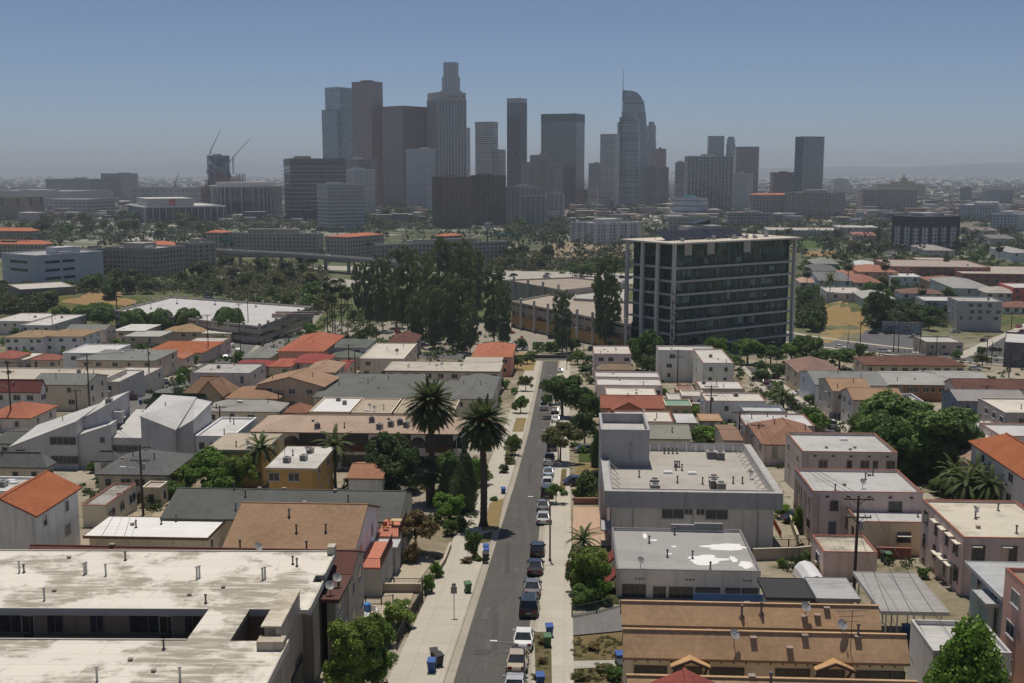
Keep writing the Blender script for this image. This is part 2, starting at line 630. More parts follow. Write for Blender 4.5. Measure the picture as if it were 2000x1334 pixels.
# ------------------------------------------------------------------ buildings
ROOFS, FOOT = {}, []
def free(x, y, m=1.5):
 for ox, oy, rz, x0, x1, y0, y1 in FOOT:
  c, s = math.cos(rz), math.sin(rz)
  u, v = (x - ox) * c + (y - oy) * s, -(x - ox) * s + (y - oy) * c
  if x0 - m < u < x1 + m and y0 - m < v < y1 + m: return False
 return True
def solve_front(x0, y0, h):
 """point on the ray of pixel (x0,y0) that is h metres above the ground"""
 d = ray(x0, y0)
 lo, hi = 30.0, 6000.0
 f = lambda t: CAMZ + d.z * t - g(d.x * t, d.y * t) - h
 t = lo
 while t < hi and f(t) > 0:
  lo = t
  t = t * 1.03 + .5
 hi = t
 for _ in range(30):
  m = (lo + hi) / 2
  if f(m) > 0: lo = m
  else: hi = m
 return Vector((d.x * hi, d.y * hi, CAMZ + d.z * hi))
def frame_of(x0, y0, x1, h, hd):
 if h > 100:                          # pixel row of the wall's foot
  b = G((x0 + x1) / 2, h)
  d = ray(x0, y0)
  t = b.y / d.y
  FL = Vector((d.x * t, d.y * t, CAMZ + d.z * t))
 else:
  FL = solve_front(x0, y0, h)
 c, s = math.cos(hd), math.sin(hd)
 k = (x1 - CX) / FPX
 dep = FL.y * CP - (FL.z - CAMZ) * SP
 W = (k * dep - FL.x) / (c + k * s * CP)
 return FL, W
def depth_of(FL, yb, zb, hd):
 q = -(yb - CY) / FPX
 c1 = zb - CAMZ
 y = -c1 * (CP + q * SP) / (SP - q * CP)
 return (y - FL.y) / math.cos(hd)
def roof_mesh(kind, W, D, z, rh, th=.2, hip=.5):
 m = MB()
 if kind == 'gable_x':
  pr = [(0, z), (D / 2, z + rh), (D, z)]
  for i in range(2):
   (ya, za), (yb, zb) = pr[i], pr[i + 1]
   m.face([(0, ya, za), (W, ya, za), (W, yb, zb), (0, yb, zb)])
   m.face([(0, ya, za - th), (0, yb, zb - th), (W, yb, zb - th), (W, ya, za - th)], 1)
   for x, o in ((0, 1), (W, -1)):
    q = [(x, ya, za), (x, yb, zb), (x, yb, zb - th), (x, ya, za - th)]
    m.face(q if o > 0 else q[::-1], 1)
  m.face([(0, 0, z - th), (W, 0, z - th), (W, 0, z), (0, 0, z)], 1)
  m.face([(0, D, z), (W, D, z), (W, D, z - th), (0, D, z - th)], 1)
  m.box(-.02, W + .02, D / 2 - .12, D / 2 + .12, z + rh - .05, z + rh + .05)
 elif kind == 'gable_y':
  pr = [(0, z), (W / 2, z + rh), (W, z)]
  for i in range(2):
   (xa, za), (xb, zb) = pr[i], pr[i + 1]
   m.face([(xa, 0, za), (xb, 0, zb), (xb, D, zb), (xa, D, za)])
   m.face([(xa, 0, za - th), (xa, D, za - th), (xb, D, zb - th), (xb, 0, zb - th)], 1)
   for y, o in ((0, 1), (D, -1)):
    q = [(xa, y, za - th), (xb, y, zb - th), (xb, y, zb), (xa, y, za)]
    m.face(q if o > 0 else q[::-1], 1)
  m.face([(0, 0, z), (0, D, z), (0, D, z - th), (0, 0, z - th)], 1)
  m.face([(W, 0, z - th), (W, D, z - th), (W, D, z), (W, 0, z)], 1)
  m.box(W / 2 - .12, W / 2 + .12, -.02, D + .02, z + rh - .05, z + rh + .05)
 else:
  if W >= D:
   e = min(D / 2 * hip * 2, W / 2 - .05)
   a, b = (e, D / 2, z + rh), (W - e, D / 2, z + rh)
   m.face([(0, 0, z), (W, 0, z), b, a])
   m.face([(W, 0, z), (W, D, z), b])
   m.face([(W, D, z), (0, D, z), a, b])
   m.face([(0, D, z), (0, 0, z), a])
  else:
   e = min(W / 2 * hip * 2, D / 2 - .05)
   a, b = (W / 2, e, z + rh), (W / 2, D - e, z + rh)
   m.face([(0, 0, z), (W, 0, z), a])
   m.face([(W, 0, z), (W, D, z), b, a])
   m.face([(W, D, z), (0, D, z), b])
   m.face([(0, D, z), (0, 0, z), a, b])
  m.box(0, W, 0, D, z - th, z - .003, 1)
  m.bar((a[0], a[1], a[2]), (b[0], b[1], b[2]), .2)
 return m
def roof_z(kind, W, D, z, rh):
 def f(x, y):
  if kind == 'gable_x': return z + rh * (1 - abs(y - D / 2) / (D / 2))
  if kind == 'gable_y': return z + rh * (1 - abs(x - W / 2) / (W / 2))
  if kind == 'hip': return z + rh * min(1, 2 * min(x, W - x, y, D - y) / min(W, D))
  return z
 return f
def house(label, cat, x0, y0, x1, yb, h, kind='flat', wall=BEIGE, roof=RGRAY, rh=1.8, hd=None, st=None, wf=4, ws=3, par=.35, trim=None, ov=.45, d=None, w=None,
   bits='pipe pipe vent', tex=None, frame=FRAME_W, doors=1, side='auto', name='house', skirt=5.0, gl=(.02, .025, .03), ww=1.5, wh=1.15, dirt=.35, hip=.5, wins=True, ws2=0):
 hd = HD if hd is None else R(hd)
 rnd = random.Random(label)
 wall = tuple(min(.8, v * 1.55) for v in wall)
 if kind != 'flat' and not (tex == 'tile' or roof in (TORANGE, TRED)):
  m_ = sum(roof) / 3
  roof = tuple(v * .8 + m_ * .2 for v in roof)
 if roof[0] > 2.4 * roof[1]:
  roof = (roof[0] * .86, roof[1] * 1.05, roof[2] * 1.12)
 FL, W = frame_of(x0, y0, x1, h, hd)
 if w: W = w
 zr = FL.z
 if kind == 'flat':
  D = d or depth_of(FL, yb, zr, hd)
 elif kind == 'gable_y':
  D = d or depth_of(FL, yb, zr + rh, hd)
 else:
  D = d or 2 * depth_of(FL, yb, zr + rh, hd)
 D = max(2.5, min(D, 60))
 c, s = math.cos(hd), math.sin(hd)
 mid = (FL.x + W / 2 * c + D / 2 * s, FL.y - W / 2 * s + D / 2 * c)
 gz = g(*mid)
 t = thing(cat.replace(' ', '_') if name == 'house' else name, label, cat, (FL.x, FL.y, gz), -hd, None, zr - gz)
 z = zr - gz
 if kind == 'flat' and par is None:
  ov_, = (ov,)
  wm = MB().box(ov, W - ov, ov, D - ov, -skirt, z - .25)
  part(wm, 'wall', stucco(wall), t)
  rm = MB().box(0, W, 0, D, z - .25, z)
  part(rm, 'roof', flatroof(roof, dirt), t)
  rm = MB()
  e = .06
  rm.box(-e, W + e, -e, 0, z - .28, z + .06).box(-e, W + e, D, D + e, z - .28, z + .06).box(-e, 0, 0, D, z - .28, z + .06).box(W, W + e, 0, D, z - .28, z + .06)
  part(rm, 'fascia', plain(trim or sh(roof, .7), .6), t)
  rz0, i = z, ov
 elif kind == 'flat':
  tp = .17
  wm = MB().box(0, W, 0, D, -skirt, z - par)
  wm.box(0, W, 0, tp, z - par, z).box(0, W, D - tp, D, z - par, z).box(0, tp, tp, D - tp, z - par, z).box(W - tp, W, tp, D - tp, z - par, z)
  part(wm, 'wall', stucco(wall), t)
  rm = MB().box(tp, W - tp, tp, D - tp, z - par, z - par + .04)
  part(rm, 'roof', flatroof(roof, dirt), t)
  cm = MB()
  e, k = .02, .07
  cm.box(-e, W + e, -e, tp + e, z, z + k).box(-e, W + e, D - tp - e, D + e, z, z + k).box(-e, tp + e, tp + e, D - tp - e, z, z + k).box(W - tp - e, W + e, tp + e, D - tp - e, z, z + k)
  part(cm, 'parapet_coping', plain(sh(trim, .65) if trim else sh(wall, 1.1), .7), t)
  rz0, i = z - par + .04, 0.0
 else:
  th = .2
  i = ov
  k = rh / (D / 2 if kind == 'gable_x' else W / 2 if kind == 'gable_y' else min(W, D) / 2)
  zw = z + k * i - th if kind != 'hip' else z - th
  wm = MB()
  if kind == 'gable_x':
   ii = .25
   wm.box(ii, W - ii, i, D - i, -skirt, zw)
   tri = [(i, zw), (D - i, zw), (D / 2, z + rh - th)]
   for xa, xb in ((ii, ii + .2), (W - ii - .2, W - ii)):
    vs = [(xa, y, q) for y, q in tri] + [(xb, y, q) for y, q in tri]
    wm.raw(vs, [(0, 2, 1), (3, 4, 5), (0, 1, 4, 3), (1, 2, 5, 4), (2, 0, 3, 5)])
  elif kind == 'gable_y':
   ii = .35
   wm.box(i, W - i, ii, D - ii, -skirt, zw)
   tri = [(i, zw), (W - i, zw), (W / 2, z + rh - th)]
   for ya, yb_ in ((ii, ii + .2), (D - ii - .2, D - ii)):
    vs = [(x, ya, q) for x, q in tri] + [(x, yb_, q) for x, q in tri]
    wm.raw(vs, [(0, 1, 2), (3, 5, 4), (0, 3, 4, 1), (1, 4, 5, 2), (2, 5, 3, 0)])
  else:
   wm.box(i, W - i, i, D - i, -skirt, zw)
  part(wm, 'wall', stucco(wall), t)
  al = 'y' if kind == 'gable_y' else 'x'
  tx = tiles if (tex == 'tile' or (tex is None and roof in (TORANGE, TRED))) else shingle
  part(roof_mesh(kind, W, D, z, rh, th, hip), 'roof', [tx(roof, al), plain(trim or sh(roof, .55), .6)], t)
  rz0 = None
 if d is None and W > 5:
  sdx = W - i - .3 if FL.x < 0 else i + .2
  dp = MB().box(sdx, sdx + .1, (.25 if kind == 'gable_y' else i) - .11, (.25 if kind == 'gable_y' else i) - .01, -2, z - .3)
  part(dp, 'downpipe', plain(sh(wall, .8), .6), t)
 f = roof_z(kind, W, D, rz0 if rz0 is not None else z, rh)
 # openings
 st = st or max(1, round(h / 3.1)) if h < 100 else (st or 2)
 yf = .35 if kind == 'gable_y' else i
 xs = .25 if kind == 'gable_x' else i
 top = z - (par or 0) if kind == 'flat' else z
 if wins:
  for k in range(st):
   zc = top - 1.35 - k * 2.85
   if wf:
    step = (W - 2 * i) / wf
    for j in range(wf):
     if rnd.random() < .12: continue
     u = i + step * (j + .5) + rnd.uniform(-.15, .15) * step
     if k == st - 1 and doors and j == (rnd.randrange(wf)):
      door(t, (u, yf, zc - 1.25), 0, rnd.choice([WOOD, (.3, .28, .25), (.08, .1, .14)]))
      doors -= 1
      continue
     q = rnd.choice([ww, ww, ww * .62])
     q = min(q, step * .8)
     window(t, (u, yf, zc), 0, q, wh, frame, gl, bars=1 if q > 1 else 0)
   sd_ = (1 if FL.x + W / 2 < 0 else -1) if side == 'auto' else side
   if ws and D > 3:
    step = (D - 2 * yf) / ws
    for j in range(ws):
     if rnd.random() < .12: continue
     u = yf + step * (j + .5) + rnd.uniform(-.1, .1) * step
     q = min(rnd.choice([ww, ww * .62]), step * .8)
     window(t, ((W - xs) if sd_ > 0 else xs, u, zc), sd_ * math.pi / 2, q, wh, frame, gl, bars=1 if q > 1 else 0)
 for b in bits.split():
  x, y = rnd.uniform(.15, .85) * W, rnd.uniform(.12, .6 if kind != 'flat' else .88) * D
  bit(b, t, (x, y, f(x, y)), rnd.uniform(-.4, .4) if b in ('dish', 'ac') else 0)
 t['_size'] = (W, D, z)
 FOOT.append((FL.x, FL.y, -hd, 0, W, 0, D))
 ROOFS[label.partition('|')[0].strip()] = (t, W, D, z, f)
 return t
# ------------------------------------------------------------------ plants
def rv(rnd):
 while True:
  v = Vector((rnd.uniform(-1, 1), rnd.uniform(-1, 1), rnd.uniform(-1, 1)))
  if .05 < v.length < 1:
   return v.normalized()
def leaf_quad(m, p, n, size, rnd, asp=1.6):
 a = n.orthogonal().normalized()
 b = n.cross(a)
 th = rnd.uniform(0, 6.283)
 u = (a * math.cos(th) + b * math.sin(th)) * size * asp * .5
 w = (b * math.cos(th) - a * math.sin(th)) * size * .5
 m.face([p - u, p + w, p + u, p - w])
def crown_blobs(m, blobs, n, size, rnd, fill=.78, squash=1.0, asp=1.6):
 """leaf-sized faces spread through the outer part of each lobe"""
 rg = np.random.default_rng(rnd.randrange(1 << 30))
 tot = sum(b[3] ** 2 for b in blobs)
 cnt = [max(1, int(n * b[3] ** 2 / tot)) for b in blobs]
 B = np.repeat(np.array(blobs, float), cnt, axis=0)
 k = len(B)
 nrm = lambda a: a / np.maximum(np.linalg.norm(a, axis=1, keepdims=True), 1e-6)
 v = nrm(rg.normal(size=(k, 3)))
 lo = v[:, 2] < -.5
 v[lo, 2] *= np.where(rg.random(lo.sum()) < .6, -.4, 1)
 v = nrm(v)
 rr = B[:, 3] * (fill + (1.12 - fill) * rg.random(k) ** .7) * (1 + .2 * np.sin(5 * v[:, 0] + 3 * v[:, 2] + 9 * B[:, 0]) * np.sin(4 * v[:, 1] + 7 * B[:, 2]))
 p = B[:, :3] + v * rr[:, None] * np.array([1, 1, squash])
 nn = nrm(v + nrm(rg.normal(size=(k, 3))) * .75)
 a = nrm(np.cross(nn, nrm(rg.normal(size=(k, 3)))))
 b = np.cross(nn, a)
 s_ = (size * rg.uniform(.6, 1.3, k))[:, None] * .5
 q = np.stack([p - a * s_ * asp, p + b * s_, p + a * s_ * asp, p - b * s_], 1).reshape(-1, 3)
 o = len(m.v)
 m.v += q.tolist()
 m.f += (np.arange(k * 4).reshape(-1, 4) + o).tolist()
 m.m += [0] * k
 m.sm += [False] * k
def trunk_mesh(m, rnd, h, r, blobs, lean=.04, mi=0):
 top = Vector((rnd.uniform(-lean, lean) * h, rnd.uniform(-lean, lean) * h, h))
 m.tube([(0, 0, -.6), (top.x * .3, top.y * .3, h * .35), top], [r * 1.3, r, r * .65], 7, mi)
 for (x, y, z, rr) in blobs[:7]:
  mid = (Vector((x, y, z)) + top) / 2 + Vector((0, 0, -.1 * h))
  m.tube([top * .85, mid, (x, y, z)], [r * .55, r * .35, r * .12], 5, mi)
TREES = {}
LEAVES = {'dark': (0.098, 0.166, 0.055), 'mid': (0.121, 0.212, 0.046), 'light': (0.227, 0.327, 0.064), 'olive': (0.177, 0.191, 0.071), 'pine': (0.175, 0.25, 0.106), 'ficus': (0.129, 0.222, 0.059), 'gray': (0.105, 0.137, 0.068), 'bright': (0.149, 0.284, 0.04), 'dry': (0.219, 0.173, 0.076)}
def make_tree(kind, seed, n, size, leafm):
 """unit tree: about 1 wide, 1 high before scaling to metres; returns (crown mesh, trunk mesh)"""
 rnd = random.Random(seed)
 c, tm = MB(), MB()
 if kind == 'round':                  # spreading street tree
  bl = [(0, 0, .62, .22)]
  for k in range(30):
   a = k * 2.4 + rnd.random()
   q = rnd.uniform(.05, .40)
   bl.append((math.cos(a) * q, math.sin(a) * q, rnd.uniform(.42, .92) - q * .4, rnd.uniform(.06, .14)))
  crown_blobs(c, bl, n, size, rnd)
  trunk_mesh(tm, rnd, .48, .028, bl[1:])
 elif kind == 'bush':                 # leaves down to the ground
  bl = [(0, 0, .4, .28)]
  for k in range(26):
   a = k * 2.4 + rnd.random()
   q = rnd.uniform(.06, .38)
   bl.append((math.cos(a) * q, math.sin(a) * q, rnd.uniform(.12, .88) - q * .35, rnd.uniform(.08, .16)))
  crown_blobs(c, bl, n, size, rnd, .6)
  trunk_mesh(tm, rnd, .3, .03, bl[1:4])
 elif kind == 'ball':                 # clipped ball-shaped street tree
  crown_blobs(c, [(0, 0, .58, .44)], n, size, rnd, .9, .8)
  trunk_mesh(tm, rnd, .45, .035, [(0, 0, .5, .2)])
 elif kind == 'column':               # cypress
  for k in range(16):
   z = .06 + .9 * k / 15
   r = .42 * math.sin(math.pi * min(1, (z + .06) ** .62)) ** .8 + .04
   crown_blobs(c, [(rnd.uniform(-.04, .04), rnd.uniform(-.04, .04), z, r)], n / 16, size, rnd, .75, .22)
  tm.tube([(0, 0, -.05), (0, 0, .3)], [.06, .04], 6)
 elif kind == 'cone':                 # broad dense conifer
  bl = []
  for k in range(26):
   z = .06 + .88 * (k / 25)
   R0 = .46 * (1 - z) ** .62 + .03
   for j in range(3):
    a = k * 2.4 + j * 2.1
    bl.append((math.cos(a) * R0 * .55, math.sin(a) * R0 * .55, z, .07 + .2 * (1 - z)))
  crown_blobs(c, bl, n, size, rnd, .6, 1.0)
  tm.tube([(0, 0, -.05), (0, 0, .5)], [.04, .02], 6)
 elif kind == 'pine':                 # tall ragged conifer with tiers and gaps
  bl = []
  for k in range(30):
   z = .14 + .84 * k / 29
   R0 = .42 * math.sin(math.pi * min(1, .2 + .78 * (1 - z))) ** .7 + .02
   for j in range(4):
    a = k * 1.9 + j * 1.57 + rnd.random()
    q = R0 * rnd.uniform(.3, 1.0)
    bl.append((math.cos(a) * q, math.sin(a) * q, z + rnd.uniform(-.035, .035), rnd.uniform(.035, .085) + .03 * (1 - z)))
  crown_blobs(c, bl, n, size * .8, rnd, .35, .55, 2.0)
  tm.tube([(0, 0, -.03), (.01, 0, .5), (0, 0, .96)], [.028, .02, .006], 6)
  for b in bl[::4]:
   tm.tube([(0, 0, b[2] - .03), (b[0], b[1], b[2])], [.008, .004], 4)
 elif kind == 'airy':                 # open crown with see-through gaps
  bl = []
  for k in range(17):
   a = k * 2.4 + rnd.random()
   q = .40 * math.sqrt((k + .5) / 17)
   bl.append((math.cos(a) * q, math.sin(a) * q, .92 - q * .8 + rnd.uniform(-.12, .05), rnd.uniform(.08, .14)))
  crown_blobs(c, bl, n, size, rnd, .3)
  trunk_mesh(tm, rnd, .45, .022, bl[:9])
 return c, tm
def tree_proto(kind, seed, n, size):
 k = (kind, seed, n)
 if k not in TREES:
  c, tm = make_tree(kind, seed, n, size, None)
  r = empty('tree')
  a = part(c, 'crown', bark(), r)
  b = part(tm, 'trunk', bark(), r)
  TREES[k] = (a.data, b.data)
  for o in (a, b, r):
   bpy.data.objects.remove(o)
 return TREES[k]
TNAME = {'round': 'broadleaf_tree', 'bush': 'shrub', 'ball': 'clipped_tree', 'column': 'cypress_tree', 'cone': 'conifer_tree', 'pine': 'pine_tree', 'airy': 'open_crowned_tree'}
TWORD = {'round': 'leafy round-crowned tree', 'bush': 'bushy shrub', 'ball': 'clipped ball-shaped tree', 'column': 'slim dark cypress', 'cone': 'dense conical conifer', 'pine': 'tall dark pine', 'airy': 'airy open-crowned tree'}
CWORD = {'dark': 'dark green', 'mid': 'green', 'light': 'light green', 'olive': 'olive green', 'pine': 'dark', 'ficus': 'deep green', 'gray': 'grayish green', 'bright': 'bright green', 'dry': 'dry brownish'}
TSEED = [0]
def tree(kind, col, px, yb, yt, wpx, label=None, group=None, z=None, n=None, size=None, at=None):
 """px, yb: pixel of the foot; yt: top row; wpx: crown width in pixels"""
 p = at or G(px, yb)
 d = ray(px, yt)
 tt = p.y / d.y
 h = max(.8, CAMZ + d.z * tt - p.z)
 dep = p.y * CP - (p.z - CAMZ) * SP
 wid = wpx * dep / FPX
 big = max(h, wid)
 pxs = big / dep * FPX / 2            # size in rendered pixels
 if n is None:
  n = 1500 if pxs < 14 else 4000 if pxs < 30 else 10000 if pxs < 60 else 24000
  size = {1500: .066, 4000: .046, 10000: .034, 24000: .026}[n]
 if kind == 'pine': n, size = 17000, .024
 TSEED[0] += 1
 cm, tm = tree_proto(kind, TSEED[0] % 3, n, size)
 r = empty(TNAME[kind], p, TSEED[0] * 1.3)
 a, b = bpy.data.objects.new('crown', cm), bpy.data.objects.new('trunk', tm)
 for o in (a, b):
  COL.objects.link(o)
  o.parent = r
 a.material_slots[0].link = 'OBJECT'
 a.material_slots[0].material = leaf(LEAVES[col])
 cw = .9 if kind != 'column' else .85
 r.scale = (wid / cw, wid / cw, h)
 if label:
  nick, _, rest = label.partition('|')
  tag(r, (nick.strip() + ' ' + rest.strip()).strip(), 'shrub' if kind == 'bush' else 'tree', group)
  ANCH.append((nick.strip(), *proj(p)))
 else:
  auto(r, CWORD[col] + ' ' + TWORD[kind] if not CWORD[col].split()[0] in TWORD[kind] else TWORD[kind], 'shrub' if kind == 'bush' else 'tree', group)
 return r
# palms
def frond(m, o, az, el, length, droop, rnd, wid=.55, pairs=18, mi=0):
 p = Vector(o)
 d = Vector((math.cos(az) * math.cos(el), math.sin(az) * math.cos(el), math.sin(el)))
 side = Vector((-math.sin(az), math.cos(az), 0))
 step = length / pairs
 pts = [p.copy()]
 for k in range(pairs):
  d = (d + Vector((0, 0, -droop * step))).normalized()
  p = p + d * step
  pts.append(p.copy())
 for k in range(1, pairs + 1):
  f = k / pairs
  ll = wid * math.sin(math.pi * min(1, .12 + .86 * f)) ** .6
  q = pts[k]
  dd = (pts[k] - pts[k - 1]).normalized()
  nn = side.cross(dd)
  for s in (-1, 1):
   tip = q + side * s * ll * .75 + dd * ll * .7 + nn * (.12 * ll) + Vector((0, 0, -.2 * ll * rnd.random()))
   mp_ = q.lerp(tip, .5)
   m.face([q - dd * step * .5, mp_ + dd * step * .5 - dd * step, tip, mp_ + dd * step * .45, q + dd * step * .5], mi)
 for k in range(pairs):
  w = .05 * (1 - k / pairs) + .012
  m.face([pts[k] - side * w, pts[k] + side * w, pts[k + 1] + side * w * .8, pts[k + 1] - side * w * .8], mi)
def date_palm(label, px, yb, yc, wpx, seed):
 """yc: row of the crown's heart"""
 rnd = random.Random(seed)
 p = G(px, yb)
 d = ray(px, yc)
 h = CAMZ + d.z * p.y / d.y - p.z
 dep = p.y * CP - (p.z - CAMZ) * SP
 rad = wpx / 2 * dep / FPX
 t = thing('date_palm', label, 'palm tree', p, 0, None, h)
 tm = MB()
 n = 40
 tm.tube([(0, 0, -.6)] + [(math.sin(k * .11) * .1, 0, h * k / n) for k in range(n + 1)], [.68] + [.46 + .04 * (k % 2) + .25 * max(0, 1 - k / 3) - .08 * k / n for k in range(n + 1)], 10)
 part(tm, 'trunk', bark((.085, .062, .048)), t)
 bm = MB()
 for k in range(150):
  a, z = rnd.uniform(0, 6.28), h - rnd.uniform(.1, 2.3)
  r = .55 + .5 * max(0, 1 - (h - z) / 2.4)
  bm.face([(math.cos(a - .12) * r * .75, math.sin(a - .12) * r * .75, z), (math.cos(a + .12) * r * .75, math.sin(a + .12) * r * .75, z), (math.cos(a) * r * 1.2, math.sin(a) * r * 1.2, z + .55)])
 bm.tube([(0, 0, h - 2.4), (0, 0, h - 1.2), (0, 0, h)], [.5, .85, .6], 10)
 part(bm, 'leaf_bases', bark((.13, .085, .05)), t)
 cm = MB()
 for k in range(210):
  f = k / 210
  el = R(84) - f ** .85 * R(142) + rnd.uniform(-.1, .1)
  az = k * 2.399 + rnd.uniform(-.15, .15)
  frond(cm, (math.cos(az) * .25, math.sin(az) * .25, h - .2 - f * .5), az, el, rad * rnd.uniform(1.0, 1.22) * (1 - .12 * abs(math.sin(el))), (.30 if el > 0 else .16) * 3.9 / rad, rnd, .62, 24)
 part(cm, 'crown', leaf((.10, .135, .05), .45), t)
 fm = MB()
 for k in range(6):
  a = -2.6 + k * .4 + rnd.random() * .3
  for j in range(26):
   q = Vector((math.cos(a) * rnd.uniform(.5, 1.3), math.sin(a) * rnd.uniform(.5, 1.3), h - .3 + rnd.uniform(-.3, .7)))
   leaf_quad(fm, q, rv(rnd), .3, rnd)
 part(fm, 'fruit_stalks', plain((.36, .14, .02), .7), t)
 return t
FPAL = {}
def palm(px, yb, yt, wpx, kind='fan', label=None, group=None):
 p = G(px, yb)
 d = ray(px, yt)
 dep = p.y * CP - (p.z - CAMZ) * SP
 rad = wpx / 2 * dep / FPX
 h = CAMZ + d.z * p.y / d.y - p.z - rad * (.55 if kind != 'queen' else .3)
 if kind not in FPAL:
  rnd = random.Random(kind)
  cm = MB()
  if kind == 'fan':
   for k in range(46):
    f = k / 46
    el = R(80) - f * R(150)
    az = k * 2.399
    dd = Vector((math.cos(az) * math.cos(el), math.sin(az) * math.cos(el), math.sin(el)))
    sd_ = Vector((-math.sin(az), math.cos(az), 0))
    up = sd_.cross(dd)
    st = dd * .5
    cm.face([dd * .03 - sd_ * .012, dd * .03 + sd_ * .012, st + sd_ * .012, st - sd_ * .012])
    for j in range(-4, 5):
     a = j * .27
     t2 = st + (dd * math.cos(a) + sd_ * math.sin(a)) * .55 - Vector((0, 0, .12 + .03 * abs(j))) + up * .03 * (j % 2)
     b2 = (dd * math.cos(a) + sd_ * math.sin(a))
     q = b2.cross(up) * .045
     cm.face([st, st + b2 * .3 + q, t2, st + b2 * .3 - q])
  else:
   for k in range(26):
    f = k / 26
    el = R(75) - f * R(95)
    az = k * 2.399
    frond(cm, (0, 0, 0), az, el, 1.15, 1.35, rnd, .2, 16)
  r = empty('palm')
  a = cm.build('crown', leaf((.07, .105, .04) if kind == 'fan' else (.105, .15, .045), .5), r)
  tm = MB()
  tm.tube([(0, 0, -.06), (.012, .01, .5), (0, 0, 1)], [1.25, 1.0, .9], 8)
  b = tm.build('trunk', bark((.13, .105, .08)), r)
  FPAL[kind] = (a.data, b.data)
  for o in (a, b, r):
   bpy.data.objects.remove(o)
 r = empty('fan_palm' if kind == 'fan' else 'feather_palm', p, px)
 a, b = bpy.data.objects.new('crown', FPAL[kind][0]), bpy.data.objects.new('trunk', FPAL[kind][1])
 for o in (a, b):
  COL.objects.link(o)
  o.parent = r
 a.location, a.scale = (0, 0, h), (rad, rad, rad)
 b.scale = (.22, .22, h)
 if label:
  nick, _, rest = label.partition('|')
  tag(r, (nick.strip() + ' ' + rest.strip()).strip(), 'palm tree', group)
  ANCH.append((nick.strip(), *proj(p)))
 else:
  auto(r, 'slender fan palm' if kind == 'fan' else 'feathery palm', 'palm tree', group)
 return r
